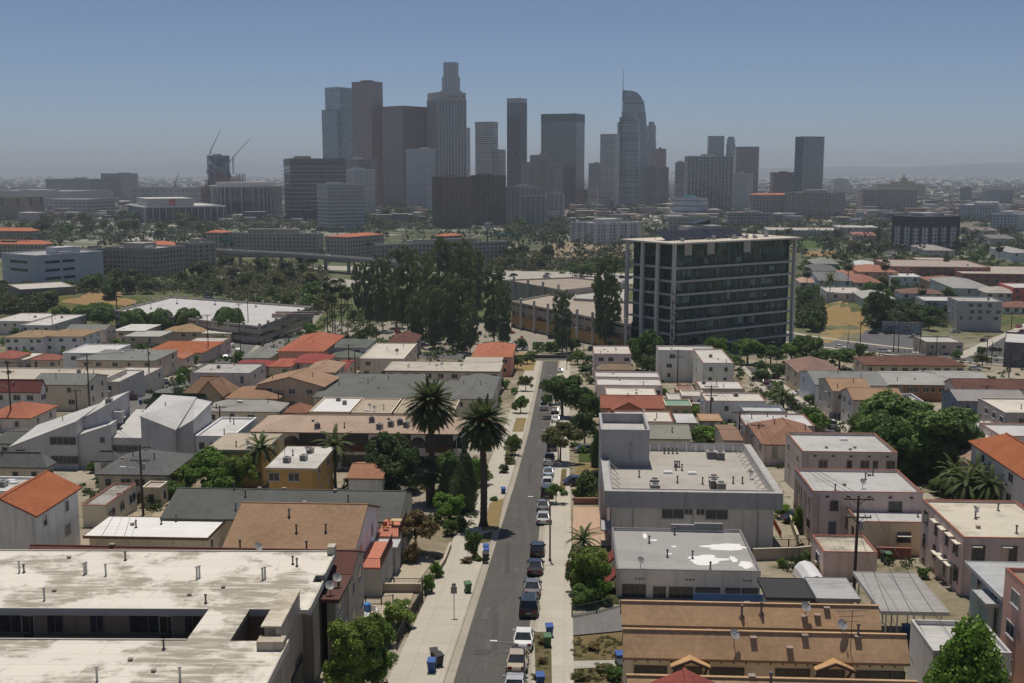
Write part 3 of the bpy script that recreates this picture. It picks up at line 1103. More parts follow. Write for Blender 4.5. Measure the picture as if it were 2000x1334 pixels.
# ------------------------------------------------------------------ vehicles
CARC = {'white': (.72, .72, .71), 'silver': (.42, .43, .44), 'gray': (.14, .145, .15), 'black': (.012, .012, .013), 'dark blue': (.02, .03, .06), 'red': (.35, .02, .02), 'maroon': (.12, .02, .02), 'beige': (.42, .36, .27), 'pale blue': (.30, .38, .48), 'green': (.03, .08, .05)}
@cached
def carpaint(c):
 m, t, b = nt('car_paint')
 n = noise(t, coords(t), 2.5, 4)
 L(t, mixc(t, n, sh(c, .9), sh(c, 1.08)), b.inputs['Base Color'])
 b.inputs['Roughness'].default_value = .28
 b.inputs['Coat Weight'].default_value = .6
 b.inputs['Coat Roughness'].default_value = .08
 return m
CARS = {}
def car_parts(kind):
 """list of (name, mesh, material or None for the paint, location); nose at +y"""
 Ln, Wd, Hb, Hr = {'sedan': (4.7, 1.82, .92, 1.43), 'suv': (4.9, 1.96, 1.08, 1.80), 'hatch': (4.1, 1.76, .95, 1.50), 'pickup': (5.6, 1.98, 1.08, 1.82), 'van': (5.1, 1.98, 1.1, 1.9)}[kind]
 hl, hw = Ln / 2, Wd / 2
 rows = {'sedan': [(-1, .78, .66), (-.97, .88, .80), (-.72, .97, 1.0), (-.3, 1, 1.0), (.3, 1, 1.0), (.42, .98, .98), (.9, .9, .80), (1, .78, .62)],
   'suv': [(-1, .9, .8), (-.98, .96, 1.0), (-.6, 1, 1.0), (0, 1, 1.0), (.4, 1, 1.0), (.46, .98, .98), (.92, .92, .84), (1, .82, .62)],
   'hatch': [(-1, .86, .78), (-.97, .93, 1.0), (-.6, 1, 1.0), (0, 1, 1.0), (.4, 1, 1.0), (.5, .98, .97), (.92, .9, .8), (1, .78, .6)],
   'pickup': [(-1, .94, .95), (-.99, .98, 1.0), (-.5, 1, 1.0), (0, 1, 1.0), (.4, 1, 1.0), (.5, .98, 1.0), (.95, .94, .9), (1, .86, .66)],
   'van': [(-1, .92, .9), (-.98, .97, 1.0), (-.5, 1, 1.0), (0, 1, 1.0), (.5, 1, 1.0), (.62, .97, .96), (.94, .9, .76), (1, .8, .58)]}[kind]
 m = MB()
 rings = []
 for fy, fw, fh in rows:
  y, w, h = fy * hl, fw * hw, fh * Hb
  zb = .24 if abs(fy) < .9 else .32
  rings.append([(-w * .93, y, zb), (-w, y, .5), (-w * .99, y, h * .86), (-w * .9, y, h), (w * .9, y, h), (w * .99, y, h * .86), (w, y, .5), (w * .93, y, zb)])
 vs = [p for r in rings for p in r]
 fs = []
 for i in range(len(rings) - 1):
  for k in range(8):
   fs.append((i * 8 + k, i * 8 + (k + 1) % 8, (i + 1) * 8 + (k + 1) % 8, (i + 1) * 8 + k))
 fs += [tuple(range(7, -1, -1)), tuple(range((len(rings) - 1) * 8, len(rings) * 8))]
 fs = [f[::-1] for f in fs]
 m.raw(vs, fs, 0, False)
 # cabin: four corners at the belt and the roof
 yb0, yb1, yt0, yt1 = {'sedan': (-.74, .40, -.46, .12), 'suv': (-.96, .44, -.88, .16), 'hatch': (-.95, .44, -.74, .14), 'pickup': (-.10, .46, -.04, .26), 'van': (-.96, .62, -.92, .34)}[kind]
 yb0, yb1, yt0, yt1 = [v * hl for v in (yb0, yb1, yt0, yt1)]
 wb, wt = hw * .9, hw * .72
 zb, zt = Hb - .02, Hr - .05
 base = [(-wb, yb0), (wb, yb0), (wb, yb1), (-wb, yb1)]
 top = [(-wt, yt0), (wt, yt0), (wt, yt1), (-wt, yt1)]
 gm = MB()
 gm.raw([(x, y, zb) for x, y in base] + [(x, y, zt) for x, y in top], [(0, 1, 5, 4), (1, 2, 6, 5), (2, 3, 7, 6), (3, 0, 4, 7), (4, 5, 6, 7)])
 m.prism([(-wt - .03, yt0 - .04), (wt + .03, yt0 - .04), (wt + .03, yt1 + .04), (-wt - .03, yt1 + .04)], zt, Hr)
 for (bx, by), (tx, ty) in zip(base, top):
  m.bar((bx, by, zb), (tx, ty, zt), .09)
 ym, tm_ = (yb0 + yb1) / 2, (yt0 + yt1) / 2
 for s in (-1, 1):
  m.bar((s * (wb + .01), ym, zb), (s * (wt + .01), tm_, zt), .09)
  m.box(s * (hw + .02) - .09, s * (hw + .02) + .09, yb1 - .35, yb1 - .15, Hb - .05, Hb + .12)
 if kind == 'pickup':
  bm = MB().box(-hw * .8, hw * .8, -hl * .95, yb0 - .06, Hb + .003, Hb + .01)
 else:
  bm = None
 out = [('body', m, None, (0, 0, 0)), ('windows', gm, glass((.012, .016, .02), .05), (0, 0, 0))]
 if bm:
  out.append(('cargo_bed', bm, plain((.03, .03, .03), .8), (0, 0, 0)))
 if kind == 'suv':
  rr = MB()
  for s in (-1, 1):
   rr.bar((s * wt * .9, yt0 + .1, Hr + .07), (s * wt * .9, yt1 - .1, Hr + .07), .05)
  out.append(('roof_rails', rr, plain((.4, .4, .4), .3, .8), (0, 0, 0)))
 wm = MB()
 wm.tube([(-.11, 0, 0), (.11, 0, 0)], .33, 14, 0)
 wm.tube([(-.125, 0, 0), (.125, 0, 0)], .19, 10, 1)
 for s in (-1, 1):
  for fy in (-.58, .6):
   out.append(('wheel', wm, [plain((.015, .015, .015), .8), plain((.35, .35, .36), .3, .7)], (s * (hw - .1), fy * hl, .33)))
 for s in (-1, 1):
  h = MB().box(-.2, .2, -.04, .07, -.07, .07)
  out.append(('headlight', h, plain((.6, .6, .6), .1), (s * hw * .58, hl * .965, Hb * .66)))
  h = MB().box(-.17, .17, -.06, .1, -.09, .09)
  out.append(('taillight', h, plain((.22, .012, .01), .2), (s * hw * .62, -hl * .985, Hb * .74)))
 p = MB().box(-.26, .26, -.02, .05, -.07, .07)
 out.append(('licence_plate', p, plain((.5, .5, .48), .4), (0, -hl - .005, Hb * .55)))
 b = MB().box(-hw * .86, hw * .86, -.07, .12, -.14, .1)
 out.append(('bumper', b, None, (0, -hl + .01, .42)))
 return out
def car(kind, color, px, py, hd=0.0, desc=None, group=None, z=0.0, label=None):
 """px, py: pixel of the middle of the car's foot; hd: degrees clockwise from straight ahead"""
 p = G(px, py)
 rz = -R(hd)
 if kind not in CARS:
  CARS[kind] = [(nm, mb.build(nm, mt or carpaint(CARC[color])), mt is None, loc) for nm, mb, mt, loc in car_parts(kind)]
  CARS[kind] = [(nm, o.data, pt, loc, bpy.data.objects.remove(o)) for nm, o, pt, loc in CARS[kind]]
 # follow the slope of the ground
 dx, dy = math.sin(R(hd)), math.cos(R(hd))
 pitch = math.atan2(g(p.x + dx * 2, p.y + dy * 2) - g(p.x - dx * 2, p.y - dy * 2), 4)
 r = empty('parked_car' if kind not in ('pickup', 'van') else {'pickup': 'pickup_truck', 'van': 'van'}[kind], (p.x, p.y, p.z + z))
 r.rotation_euler = (pitch, 0, rz)
 for nm, me, pt, loc, _ in CARS[kind]:
  o = bpy.data.objects.new(nm, me)
  COL.objects.link(o)
  o.parent = r
  o.location = loc
  if pt:
   o.material_slots[0].link = 'OBJECT'
   o.material_slots[0].material = carpaint(CARC[color])
 if label:
  tag(r, label, 'car', group)
 else:
  auto(r, desc or color + ' ' + {'sedan': 'sedan', 'suv': 'sport utility car', 'hatch': 'hatchback', 'pickup': 'pickup truck', 'van': 'van'}[kind], 'car', group)
 return r
# ------------------------------------------------------------------ street furniture
def utility_pole(px, yb, yt, arms=2, desc='wooden utility pole', lamp=0, tr=True, label=None, hdg=0, w=1.0):
 p = G(px, yb)
 d = ray(px, yt)
 h = max(6, CAMZ + d.z * p.y / d.y - p.z)
 t = empty('utility_pole', p, R(-2.9 + hdg))
 m = MB()
 m.tube([(0, 0, -1), (0, 0, h * .5), (0, 0, h)], [.19 * w, .16 * w, .12 * w], 7)
 part(m, 'pole', bark((.075, .055, .042)), t)
 for k in range(arms):
  z = h - .35 - k * 1.9
  m = MB()
  L2 = 1.5 - .15 * k
  m.box(-L2, L2, -.19, -.06, z - .07, z + .07)
  m.bar((-.7, -.12, z), (0, -.14, z - .6), .05).bar((.7, -.12, z), (0, -.14, z - .6), .05)
  a = part(m, 'crossarm', plain((.09, .07, .055), .9), t)
  for x in (-L2 + .1, -L2 * .55, L2 * .55, L2 - .1):
   i = MB()
   i.tube([(x, -.12, z + .07), (x, -.12, z + .26)], [.05, .07], 6)
   i.build('insulator', plain((.2, .2, .2), .3), a)
 if tr:
  m = MB()
  m.tube([(.36, 0, h - 3.6), (.36, 0, h - 2.7)], .24, 9)
  m.box(.1, .3, -.05, .05, h - 3.3, h - 3.0)
  part(m, 'transformer', plain((.30, .31, .31), .5), t)
 if lamp:
  m = MB()
  m.tube([(0, 0, h * .62), (-.9, 0, h * .62 + .5), (-2.2, -.1, h * .62 + .6)], .04, 5)
  part(m, 'lamp_arm', plain((.35, .35, .35), .5), t)
  m = MB().box(-2.9, -2.1, -.25, .05, h * .62 + .52, h * .62 + .68)
  part(m, 'lamp_head', plain((.6, .6, .58), .4), t)
 if label: tag(t, label, 'utility pole', 'utility poles')
 else: auto(t, desc, 'utility pole', 'utility poles')
 return t, Vector((p.x, p.y, p.z + h - .2))
def street_lamp(px, yb, yt, side=-1, desc='tall street lamp', arm=2.2, c=(.22, .22, .21), label=None):
 p = G(px, yb)
 d = ray(px, yt)
 h = max(4, CAMZ + d.z * p.y / d.y - p.z)
 t = empty('street_lamp', p, R(-2.9))
 m = MB()
 m.tube([(0, 0, -.5), (0, 0, .6), (0, 0, h - .5)], [.16, .11, .07], 8)
 m.tube([(0, 0, -.2), (0, 0, .35)], .2, 8)
 part(m, 'post', plain(c, .6), t)
 m = MB()
 m.tube([(0, 0, h - .6), (side * arm * .35, 0, h - .1), (side * arm, 0, h)], .05, 6)
 part(m, 'arm', plain(c, .6), t)
 m = MB()
 x0, x1 = sorted((side * arm, side * (arm + .6)))
 m.box(x0, x1, -.12, .12, h - .06, h + .1)
 m.box(x0 + .08, x1 - .08, -.09, .09, h - .14, h - .06)
 part(m, 'lamp_head', plain((.62, .62, .6), .4), t)
 if label: tag(t, label, 'street lamp', 'street lamps')
 else: auto(t, desc, 'street lamp', 'street lamps')
 return t
BINS = {}
BINC = {'blue': (.015, .06, .22), 'green': (.04, .11, .045), 'black': (.014, .014, .016)}
def bin_(color, px, py, rz=0, desc=None, z=0.0, dx=0, dy=0):
 p = G(px, py)
 if not BINS:
  b = MB()
  for a in (0,):
   b.prism([(-.26, -.28), (.26, -.28), (.26, .28), (-.26, .28)], 0.06, .1)
  b.raw([(-.25, -.27, .06), (.25, -.27, .06), (.25, .27, .06), (-.25, .27, .06), (-.33, -.38, 1.0), (.33, -.38, 1.0), (.33, .38, 1.0), (-.33, .38, 1.0)],
    [(0, 1, 5, 4), (1, 2, 6, 5), (2, 3, 7, 6), (3, 0, 4, 7), (0, 3, 2, 1)])
  b.box(-.36, .36, -.41, .41, .94, 1.0)
  l = MB()
  l.prism([(-.36, -.42), (.36, -.42), (.36, .44), (-.36, .44)], 1.0, [1.04, 1.04, 1.13, 1.13])
  l.bar((-.3, .47, 1.02), (.3, .47, 1.02), .06)
  w = MB()
  w.tube([(-.05, 0, 0), (.05, 0, 0)], .13, 10)
  for nm, mb in (('body', b), ('lid', l), ('wheel', w)):
   o = mb.build(nm, plain((.02, .02, .02), .6))
   BINS[nm] = o.data
   bpy.data.objects.remove(o)
 t = empty('wheelie_bin', (p.x + dx, p.y + dy, p.z + z), rz)
 for nm, loc in (('body', (0, 0, 0)), ('lid', (0, 0, 0)), ('wheel', (-.28, .3, .13)), ('wheel', (.28, .3, .13))):
  o = bpy.data.objects.new(nm, BINS[nm])
  COL.objects.link(o)
  o.parent = t
  o.location = loc
  if nm != 'wheel':
   o.material_slots[0].link = 'OBJECT'
   o.material_slots[0].material = plain(BINC[color] if nm == 'body' else sh(BINC[color], 1.3), .5)
 auto(t, desc or color + ' wheeled bin', 'bin')
 return t
def wire(a, b, sag, label, r=.03):
 m = MB()
 pts = []
 for k in range(13):
  f = k / 12
  p = a.lerp(b, f)
  p.z -= sag * 4 * f * (1 - f)
  pts.append(p)
 m.tube(pts, r, 4)
 o = m.build('power_line', plain((.03, .03, .03), .7))
 tag(o, label, 'cable', 'overhead power lines')
 return o
def fence(label, pts, h, kind='rail', c=(.03, .03, .03), cat='fence'):
 """pts: ground pixels; rail: thin pickets; wall: solid"""
 w = []
 for i in range(len(pts) - 1):
  a, b = G(*pts[i]), G(*pts[i + 1])
  n = max(1, int((b - a).length / 2.2))
  w += [a.lerp(b, k / n) for k in range(n)]
 w.append(G(*pts[-1]))
 o = w[0].copy()
 t = thing('garden_wall' if kind == 'wall' else 'fence', label, cat, o)
 m, ps = MB(), []
 for i in range(len(w) - 1):
  a, b = w[i] - o, w[i + 1] - o
  a.z, b.z = g(w[i].x, w[i].y) - o.z, g(w[i + 1].x, w[i + 1].y) - o.z
  d = (b - a)
  sd_ = Vector((-d.y, d.x, 0)).normalized() * (.1 if kind == 'wall' else .02)
  if kind in ('wall', 'board'):
   lo, hi = (-.8, h)
   vs = [a - sd_, b - sd_, b + sd_, a + sd_]
   m.raw([(v.x, v.y, v.z + lo) for v in vs] + [(v.x, v.y, v.z + hi) for v in vs], [(0, 1, 5, 4), (1, 2, 6, 5), (2, 3, 7, 6), (3, 0, 4, 7), (4, 5, 6, 7)])
  else:
   for z in (.15, h - .05):
    m.bar(a + Vector((0, 0, z)), b + Vector((0, 0, z)), .05)
   k = int(d.length / .16)
   for j in range(k):
    q = a.lerp(b, (j + .5) / k)
    m.bar(q + Vector((0, 0, .1)), q + Vector((0, 0, h)), .022)
  ps.append(a)
 ps.append(w[-1] - o)
 if kind == 'wall':
  part(m, 'wall', stucco(c), t)
  cm = MB()
  for i in range(len(w) - 1):
   a, b = ps[i] if i else Vector((0, 0, 0)), ps[i + 1]
   a = Vector((a.x, a.y, g(o.x + a.x, o.y + a.y) - o.z + h))
   b = Vector((b.x, b.y, g(o.x + b.x, o.y + b.y) - o.z + h))
   d = b - a
   sd_ = Vector((-d.y, d.x, 0)).normalized() * .15
   vs = [a - sd_, b - sd_, b + sd_, a + sd_]
   cm.raw([(v.x, v.y, v.z + .003) for v in vs] + [(v.x, v.y, v.z + .08) for v in vs], [(0, 1, 5, 4), (1, 2, 6, 5), (2, 3, 7, 6), (3, 0, 4, 7), (4, 5, 6, 7), (0, 3, 2, 1)])
  part(cm, 'coping', plain(sh(c, 1.1), .8), t)
 else:
  part(m, 'railing' if kind == 'rail' else 'boards', plain(c, .6), t)
  for q in ps:
   pm = MB().box(q.x - .05, q.x + .05, q.y - .05, q.y + .05, q.z - .4, q.z + h + .06)
   part(pm, 'post', plain(c, .6), t)
 return t
# ------------------------------------------------------------------ ground, roads
def N_Y(t, v):
 s = N(t, 'ShaderNodeSeparateXYZ')
 L(t, v, s.inputs[0])
 return s.outputs[1]
def ground_mat():
 m, t, b = nt('ground')
 v = coords(t, (1, 1, 1), False)
 n1 = noise(t, v, .035, 6, .62)
 n2 = noise(t, v, .22, 5, .65)
 n3 = noise(t, v, 1.6, 4, .6)
 col = mixc(t, ramp(t, n1, [(.42, 0.), (.58, 1.)]), (.33, .30, .245), (.20, .17, .115))
 col = mixc(t, ramp(t, n2, [(.52, 0.), (.64, .9)]), col, (.075, .09, .036))
 col = mixc(t, ramp(t, n3, [(.45, 0.), (.75, .45)]), col, (.32, .28, .21))
 mid = ramp(t, mathn(t, 'DIVIDE', N_Y(t, v), 1000.0), [(.40, 0.), (.50, 1.)])
 gm_ = mixc(t, ramp(t, n1, [(.40, 0.), (.56, 1.)]), (.085, .105, .04), (.15, .14, .075))
 gm_ = mixc(t, ramp(t, n2, [(.42, 0.), (.6, 1.)]), gm_, (.06, .085, .03))
 col = mixc(t, mid, col, gm_)
 # far city floor: a speckle of roofs, asphalt and trees
 s = N(t, 'ShaderNodeSeparateXYZ')
 L(t, v, s.inputs[0])
 far = ramp(t, mathn(t, 'DIVIDE', s.outputs[1], 6000.0), [(.10, 0.), (.28, 1.)])
 vo = N(t, 'ShaderNodeTexVoronoi')
 vo.inputs['Scale'].default_value = .03
 L(t, v, vo.inputs['Vector'])
 sp = N(t, 'ShaderNodeSeparateColor')
 L(t, vo.outputs['Color'], sp.inputs[0])
 city = ramp(t, sp.outputs[0], [(.0, (.05, .07, .04)), (.45, (.09, .10, .07)), (.5, (.22, .21, .19)), (.8, (.16, .15, .14)), (.86, (.42, .41, .39)), (1., (.5, .5, .48))])
 col = mixc(t, far, col, city)
 L(t, col, b.inputs['Base Color'])
 b.inputs['Roughness'].default_value = .95
 b.inputs['Specular IOR Level'].default_value = .1
 return m
@cached
def asphalt(c=(.085, .082, .077)):
 m, t, b = nt('asphalt')
 v = coords(t, (1, 1, 1), False)
 n1 = noise(t, v, .12, 6, .65)
 n2 = noise(t, coords(t, (1.4, .05, 1), False), 1.0, 5, .6)
 n3 = noise(t, v, 5., 3, .7)
 col = mixc(t, n1, sh(c, .72), sh(c, 1.3))
 col = mixc(t, ramp(t, n2, [(.5, 0.), (.72, .7)]), col, sh(c, 1.55))
 col = mixc(t, .35, col, mixc(t, n3, sh(c, .6), sh(c, 1.5)))
 vo = N(t, 'ShaderNodeTexVoronoi', feature='DISTANCE_TO_EDGE')
 vo.inputs['Scale'].default_value = .16
 L(t, v, vo.inputs['Vector'])
 col = mixc(t, ramp(t, vo.outputs['Distance'], [(.0, .5), (.013, 0.)]), col, (.04, .04, .038))
 L(t, col, b.inputs['Base Color'])
 b.inputs['Roughness'].default_value = .9
 b.inputs['Specular IOR Level'].default_value = .25
 return m
@cached
def concrete(c=(.34, .32, .28), slab=1.5):
 m, t, b = nt('concrete')
 v = coords(t, (1, 1, 1), False)
 n1 = noise(t, v, .3, 6, .65)
 n2 = noise(t, v, 2.5, 4, .6)
 col = mixc(t, n1, sh(c, .78), sh(c, 1.12))
 col = mixc(t, ramp(t, n2, [(.55, 0.), (.8, .5)]), col, sh(c, .62))
 br = N(t, 'ShaderNodeTexBrick')
 br.offset = 0.0
 br.inputs['Color1'].default_value = (1, 1, 1, 1)
 br.inputs['Color2'].default_value = (.93, .93, .92, 1)
 br.inputs['Mortar'].default_value = (.76, .74, .71, 1)
 br.inputs['Scale'].default_value = 1.
 br.inputs['Mortar Size'].default_value = .025
 br.inputs['Brick Width'].default_value = slab
 br.inputs['Row Height'].default_value = slab
 mp = N(t, 'ShaderNodeMapping')
 mp.inputs['Rotation'].default_value = (0, 0, HD)
 L(t, v, mp.inputs['Vector'])
 L(t, mp.outputs[0], br.inputs['Vector'])
 col = mixc(t, 1., col, br.outputs['Color'], 'MULTIPLY')
 L(t, col, b.inputs['Base Color'])
 b.inputs['Roughness'].default_value = .9
 b.inputs['Specular IOR Level'].default_value = .2
 return m
@cached
def turf(a, b_, patch=.5):
 m, t, b = nt('turf')
 v = coords(t, (1, 1, 1), False)
 n1 = noise(t, v, .5, 6, .7)
 n2 = noise(t, v, 4., 4, .7)
 col = mixc(t, ramp(t, n1, [(patch - .12, 0.), (patch + .12, 1.)]), a, b_)
 col = mixc(t, n2, sh(a, .6), col)
 L(t, col, b.inputs['Base Color'])
 b.inputs['Roughness'].default_value = .95
 b.inputs['Specular IOR Level'].default_value = .1
 return m
DRY, GREEN, STRAW = (.24, .175, .085), (.06, .085, .025), (.30, .225, .105)
def strip(name, left, right, off, mat, kind='structure', step=4.0, thick=0.0):
 """left/right: world polylines (same number of points) draped over the ground"""
 m = MB()
 pl, pr = [], []
 for i in range(len(left) - 1):
  n = max(1, int((left[i + 1] - left[i]).length / step))
  for k in range(n):
   f = k / n
   pl.append(left[i].lerp(left[i + 1], f))
   pr.append(right[i].lerp(right[i + 1], f))
 pl.append(left[-1])
 pr.append(right[-1])
 n = max(1, int(max((a - b).length for a, b in zip(pl, pr)) / 8))
 Z = lambda p: Vector((p.x, p.y, g(p.x, p.y) + off))
 rows = [[Z(a.lerp(b, j / n)) for j in range(n + 1)] for a, b in zip(pl, pr)]
 vs = [p for r in rows for p in r]
 w = n + 1
 fs = [(i * w + j, i * w + j + 1, (i + 1) * w + j + 1, (i + 1) * w + j) for i in range(len(rows) - 1) for j in range(n)]
 m.raw(vs, fs)
 if thick:
  for col in (0, n):
   for i in range(len(rows) - 1):
    a, b = rows[i][col], rows[i + 1][col]
    dn = Vector((0, 0, -thick))
    q = [a, a + dn, b + dn, b]
    m.face(q if col == 0 else q[::-1])
 o = m.build(name, mat)
 return structure(o, kind)
def gpoly(name, pts, off, mat, kind='structure'):
 """ground patch from pixel corners, draped (quads only: nearest-left, nearest-right, far-right, far-left)"""
 a, b, c, d = [G(*p) for p in pts]
 return strip(name, [a, d], [b, c], off, mat, kind)
def gblob(name, px, py, rx, ry, off, mat, seed):
 """ground patch with an uneven outline"""
 rnd = random.Random(seed)
 ph = [rnd.uniform(0, 6.28) for _ in range(4)]
 m = MB()
 n, k = 44, 6
 rows = []
 for j in range(1, k + 1):
  rows.append([G(px + rx * math.cos(a) * q, py + ry * math.sin(a) * q) for a in [2 * math.pi * i / n for i in range(n)] for q in [j / k * (1 + .22 * math.sin(3 * a + ph[0]) + .14 * math.sin(5 * a + ph[1]) + .08 * math.sin(9 * a + ph[2]))]])
 Z = lambda p: (p.x, p.y, g(p.x, p.y) + off)
 c = Z(G(px, py))
 for i in range(n):
  j2 = (i + 1) % n
  m.face([c, Z(rows[0][j2]), Z(rows[0][i])])
  for j in range(k - 1):
   m.face([Z(rows[j][i]), Z(rows[j][j2]), Z(rows[j + 1][j2]), Z(rows[j + 1][i])])
 for i, f in enumerate(m.f):
  a, b, d = [Vector(m.v[q]) for q in f[:3]]
  if (b - a).cross(d - a).z < 0: m.f[i] = f[::-1]
 return structure(m.build(name, mat))
def ext(pts, near):
 """prolong a world polyline towards the camera to y = near"""
 a, b = pts[0], pts[1]
 f = (near - a.y) / (b.y - a.y)
 return [a + (b - a) * f] + pts
def make_ground():
 ys = [-60 + 10 * k for k in range(90)]
 y = ys[-1]
 while y < 42000:
  y *= 1.12
  ys.append(y)
 xs = [10.0 * k for k in range(-40, 41)]
 x = 400.
 while x < 30000:
  x *= 1.2
  xs = [-x] + xs + [x]
 m = MB()
 vs = [(x, y, g(x, y)) for y in ys for x in xs]
 w = len(xs)
 m.raw(vs, [(j * w + i, j * w + i + 1, (j + 1) * w + i + 1, (j + 1) * w + i) for j in range(len(ys) - 1) for i in range(w - 1)], 0, True)
 structure(m.build('ground', ground_mat()))
 # distant hills
 m = MB()
 rnd = random.Random(3)
 for (xa, xb, D, h0, nm) in ((2500, 16000, 17000, 330, 0), (-16000, 2500, 26000, 230, 1)):
  n = 60
  top = []
  for i in range(n + 1):
   f = i / n
   hh = h0 * (.35 + .65 * math.sin(math.pi * (f * .9 + .05))) * (1 + .12 * math.sin(f * 17) + .06 * math.sin(f * 41))
   if nm == 0: hh = h0 * min(1, .25 + f * .9) * (1 + .08 * math.sin(f * 17) + .05 * math.sin(f * 41))
   top.append((xa + (xb - xa) * f, D, hh))
  for i in range(n):
   a, b = top[i], top[i + 1]
   m.face([(a[0], D - 2500, -2), (b[0], D - 2500, -2), b, a], 0, True)
   m.face([a, b, (b[0], D + 2500, -2), (a[0], D + 2500, -2)], 0, True)
 structure(m.build('hills', turf((.09, .10, .06), (.16, .13, .08))))
LEFT_K = [(868, 1334), (941, 1110), (998, 940), (1027, 840), (1057, 706)]
RIGHT_K = [(1036, 1334), (1056, 1110), (1069, 940), (1078, 840), (1094, 706)]
def make_roads():
 lk, rk = [G(*p) for p in LEFT_K], [G(*p) for p in RIGHT_K]
 lk, rk = ext(lk, 40), ext(rk, 40)
 strip('street_asphalt', lk, rk, .06, asphalt())
 X = lambda pts, dx: [p + Vector((dx, 0, 0)) for p in pts]
 gut = concrete((.36, .33, .27), 3.)
 strip('gutter', X(lk, -.02), X(lk, .75), .075, gut)
 strip('gutter', X(rk, -.55), X(rk, .02), .075, gut)
 cc = concrete((.46, .43, .365), 2.6)
 strip('kerb', X(lk, -.2), X(lk, -.02), .2, concrete((.40, .37, .31), 3.), thick=.3)
 strip('kerb', X(rk, .02), X(rk, .2), .2, concrete((.40, .37, .31), 3.), thick=.3)
 strip('sidewalk', X(lk, -4.7), X(lk, -.2), .19, cc, thick=.3)
 rs = [Vector((p.x, p.y, 0)) for p in rk]
 strip('sidewalk', X(rk, .2), X(rk, 3.6), .19, cc, thick=.3)
 # worn lighter patch strips in the asphalt
 strip('road_patch', [G(1046, 790), G(1063, 712)], [G(1054, 790), G(1068, 712)], .085, asphalt((.105, .102, .097)))
 strip('road_patch', [G(938, 1210), G(949, 1186)], [G(951, 1212), G(958, 1187)], .085, asphalt((.105, .10, .094)))
 for k, (px, py, w, l, c) in enumerate(((985, 1060, 9, 60, .068), (1030, 905, 5, 40, .066), (1000, 1110, 12, 12, .098), (925, 1270, 30, 10, .066), (1048, 860, 8, 16, .10), (960, 1200, 12, 70, .07))):
  gpoly('road_patch', [(px, py + l), (px + w, py + l), (px + w * 1.05 + 3, py), (px + 3, py)], .08 + .0005 * k, asphalt((c, c * .98, c * .94)))
 # verges on the right
 v = turf((.17, .135, .075), GREEN)
 strip('verge_grass', [Vector((1.75, 60, 0)), G(1043, 1238)], [G(1078, 1334), G(1076, 1238)], .21, v)
 gpoly('verge_grass', [(1093, 958), (1104, 958), (1107, 918), (1097, 918)], .21, turf(DRY, GREEN))
 # left verge
 gpoly('verge_grass', [(940, 1040), (972, 1036), (984, 975), (957, 985)], .21, turf(STRAW, DRY))
 gpoly('verge_grass', [(925, 1065), (957, 1062), (962, 1040), (945, 1045)], .2, turf((.2, .16, .09), GREEN, .4))
 gpoly('verge_grass', [(985, 900), (1005, 900), (1012, 868), (990, 872)], .21, turf((.13, .11, .06), GREEN, .45))
 gpoly('verge_grass', [(1000, 845), (1022, 845), (1028, 818), (1008, 818)], .21, turf(STRAW, GREEN, .6))
 gpoly('verge_grass', [(1000, 725), (1042, 725), (1050, 690), (1004, 690)], .21, turf((.34, .25, .11), STRAW))
 # front yards, right of the street
 gpoly('lawn', [(1112, 1400), (1240, 1400), (1225, 1296), (1112, 1302)], .1, turf((.20, .155, .085), GREEN, .5))
 gpoly('path', [(1112, 1310), (1225, 1304), (1222, 1292), (1112, 1294)], .16, concrete((.40, .38, .33)))
 gpoly('lawn', [(1112, 1292), (1222, 1290), (1216, 1236), (1112, 1246)], .1, turf((.21, .155, .08), GREEN, .52))
 gpoly('driveway', [(1112, 1244), (1216, 1234), (1213, 1186), (1113, 1203)], .13, asphalt((.15, .145, .14)))
 gpoly('lawn', [(1118, 1180), (1210, 1180), (1200, 1070), (1118, 1070)], .1, turf((.10, .085, .04), GREEN, .42))
 gpoly('patio', [(1118, 1068), (1195, 1068), (1190, 992), (1120, 992)], .16, concrete((.46, .33, .24)))
 gpoly('lawn', [(1122, 975), (1180, 975), (1172, 905), (1124, 905)], .1, turf(STRAW, GREEN, .55))
 gpoly('lawn', [(1130, 903), (1178, 903), (1172, 870), (1130, 872)], .1, turf(GREEN, (.07, .11, .03), .5))
 # left yards
 gpoly('patio', [(700, 1240), (775, 1240), (812, 1150), (716, 1150)], .1, concrete((.40, .35, .27)))
 gpoly('patio', [(730, 1140), (815, 1140), (860, 1078), (745, 1078)], .1, concrete((.42, .37, .29)))
 gpoly('path', [(868, 1100), (912, 1100), (935, 1040), (890, 1040)], .14, concrete((.40, .36, .29)))
 gpoly('alley', [(255, 1062), (300, 1062), (372, 960), (336, 960)], .1, concrete((.38, .31, .22), 4.))
 gpoly('alley', [(110, 1075), (160, 1075), (290, 1000), (262, 1000)], .09, concrete((.36, .30, .22), 4.))
 # street on the left
 l = [G(*p) for p in ((150, 850), (215, 800), (350, 735), (455, 672), (482, 655))]
 r = [G(*p) for p in ((250, 850), (302, 800), (400, 740), (486, 690), (512, 660))]
 strip('street_asphalt', l, r, .06, asphalt((.13, .13, .125)))
 strip('sidewalk', X(l, -3), X(l, 0), .18, concrete((.46, .42, .35)), thick=.3)
 strip('sidewalk', X(r, 0), X(r, 2.2), .18, concrete((.38, .35, .3)), thick=.3)
 # street on the right
 l = [G(*p) for p in ((1665, 900), (1605, 843), (1568, 820), (1540, 797), (1503, 765), (1478, 738), (1455, 716))]
 r = [G(*p) for p in ((1700, 900), (1638, 841), (1594, 810), (1574, 794), (1550, 778), (1514, 752), (1480, 720))]
 strip('street_asphalt', l, r, .06, asphalt((.075, .075, .075)))
 strip('sidewalk', X(r, 0), X(r, 3.5), .18, concrete((.45, .42, .36)), thick=.3)
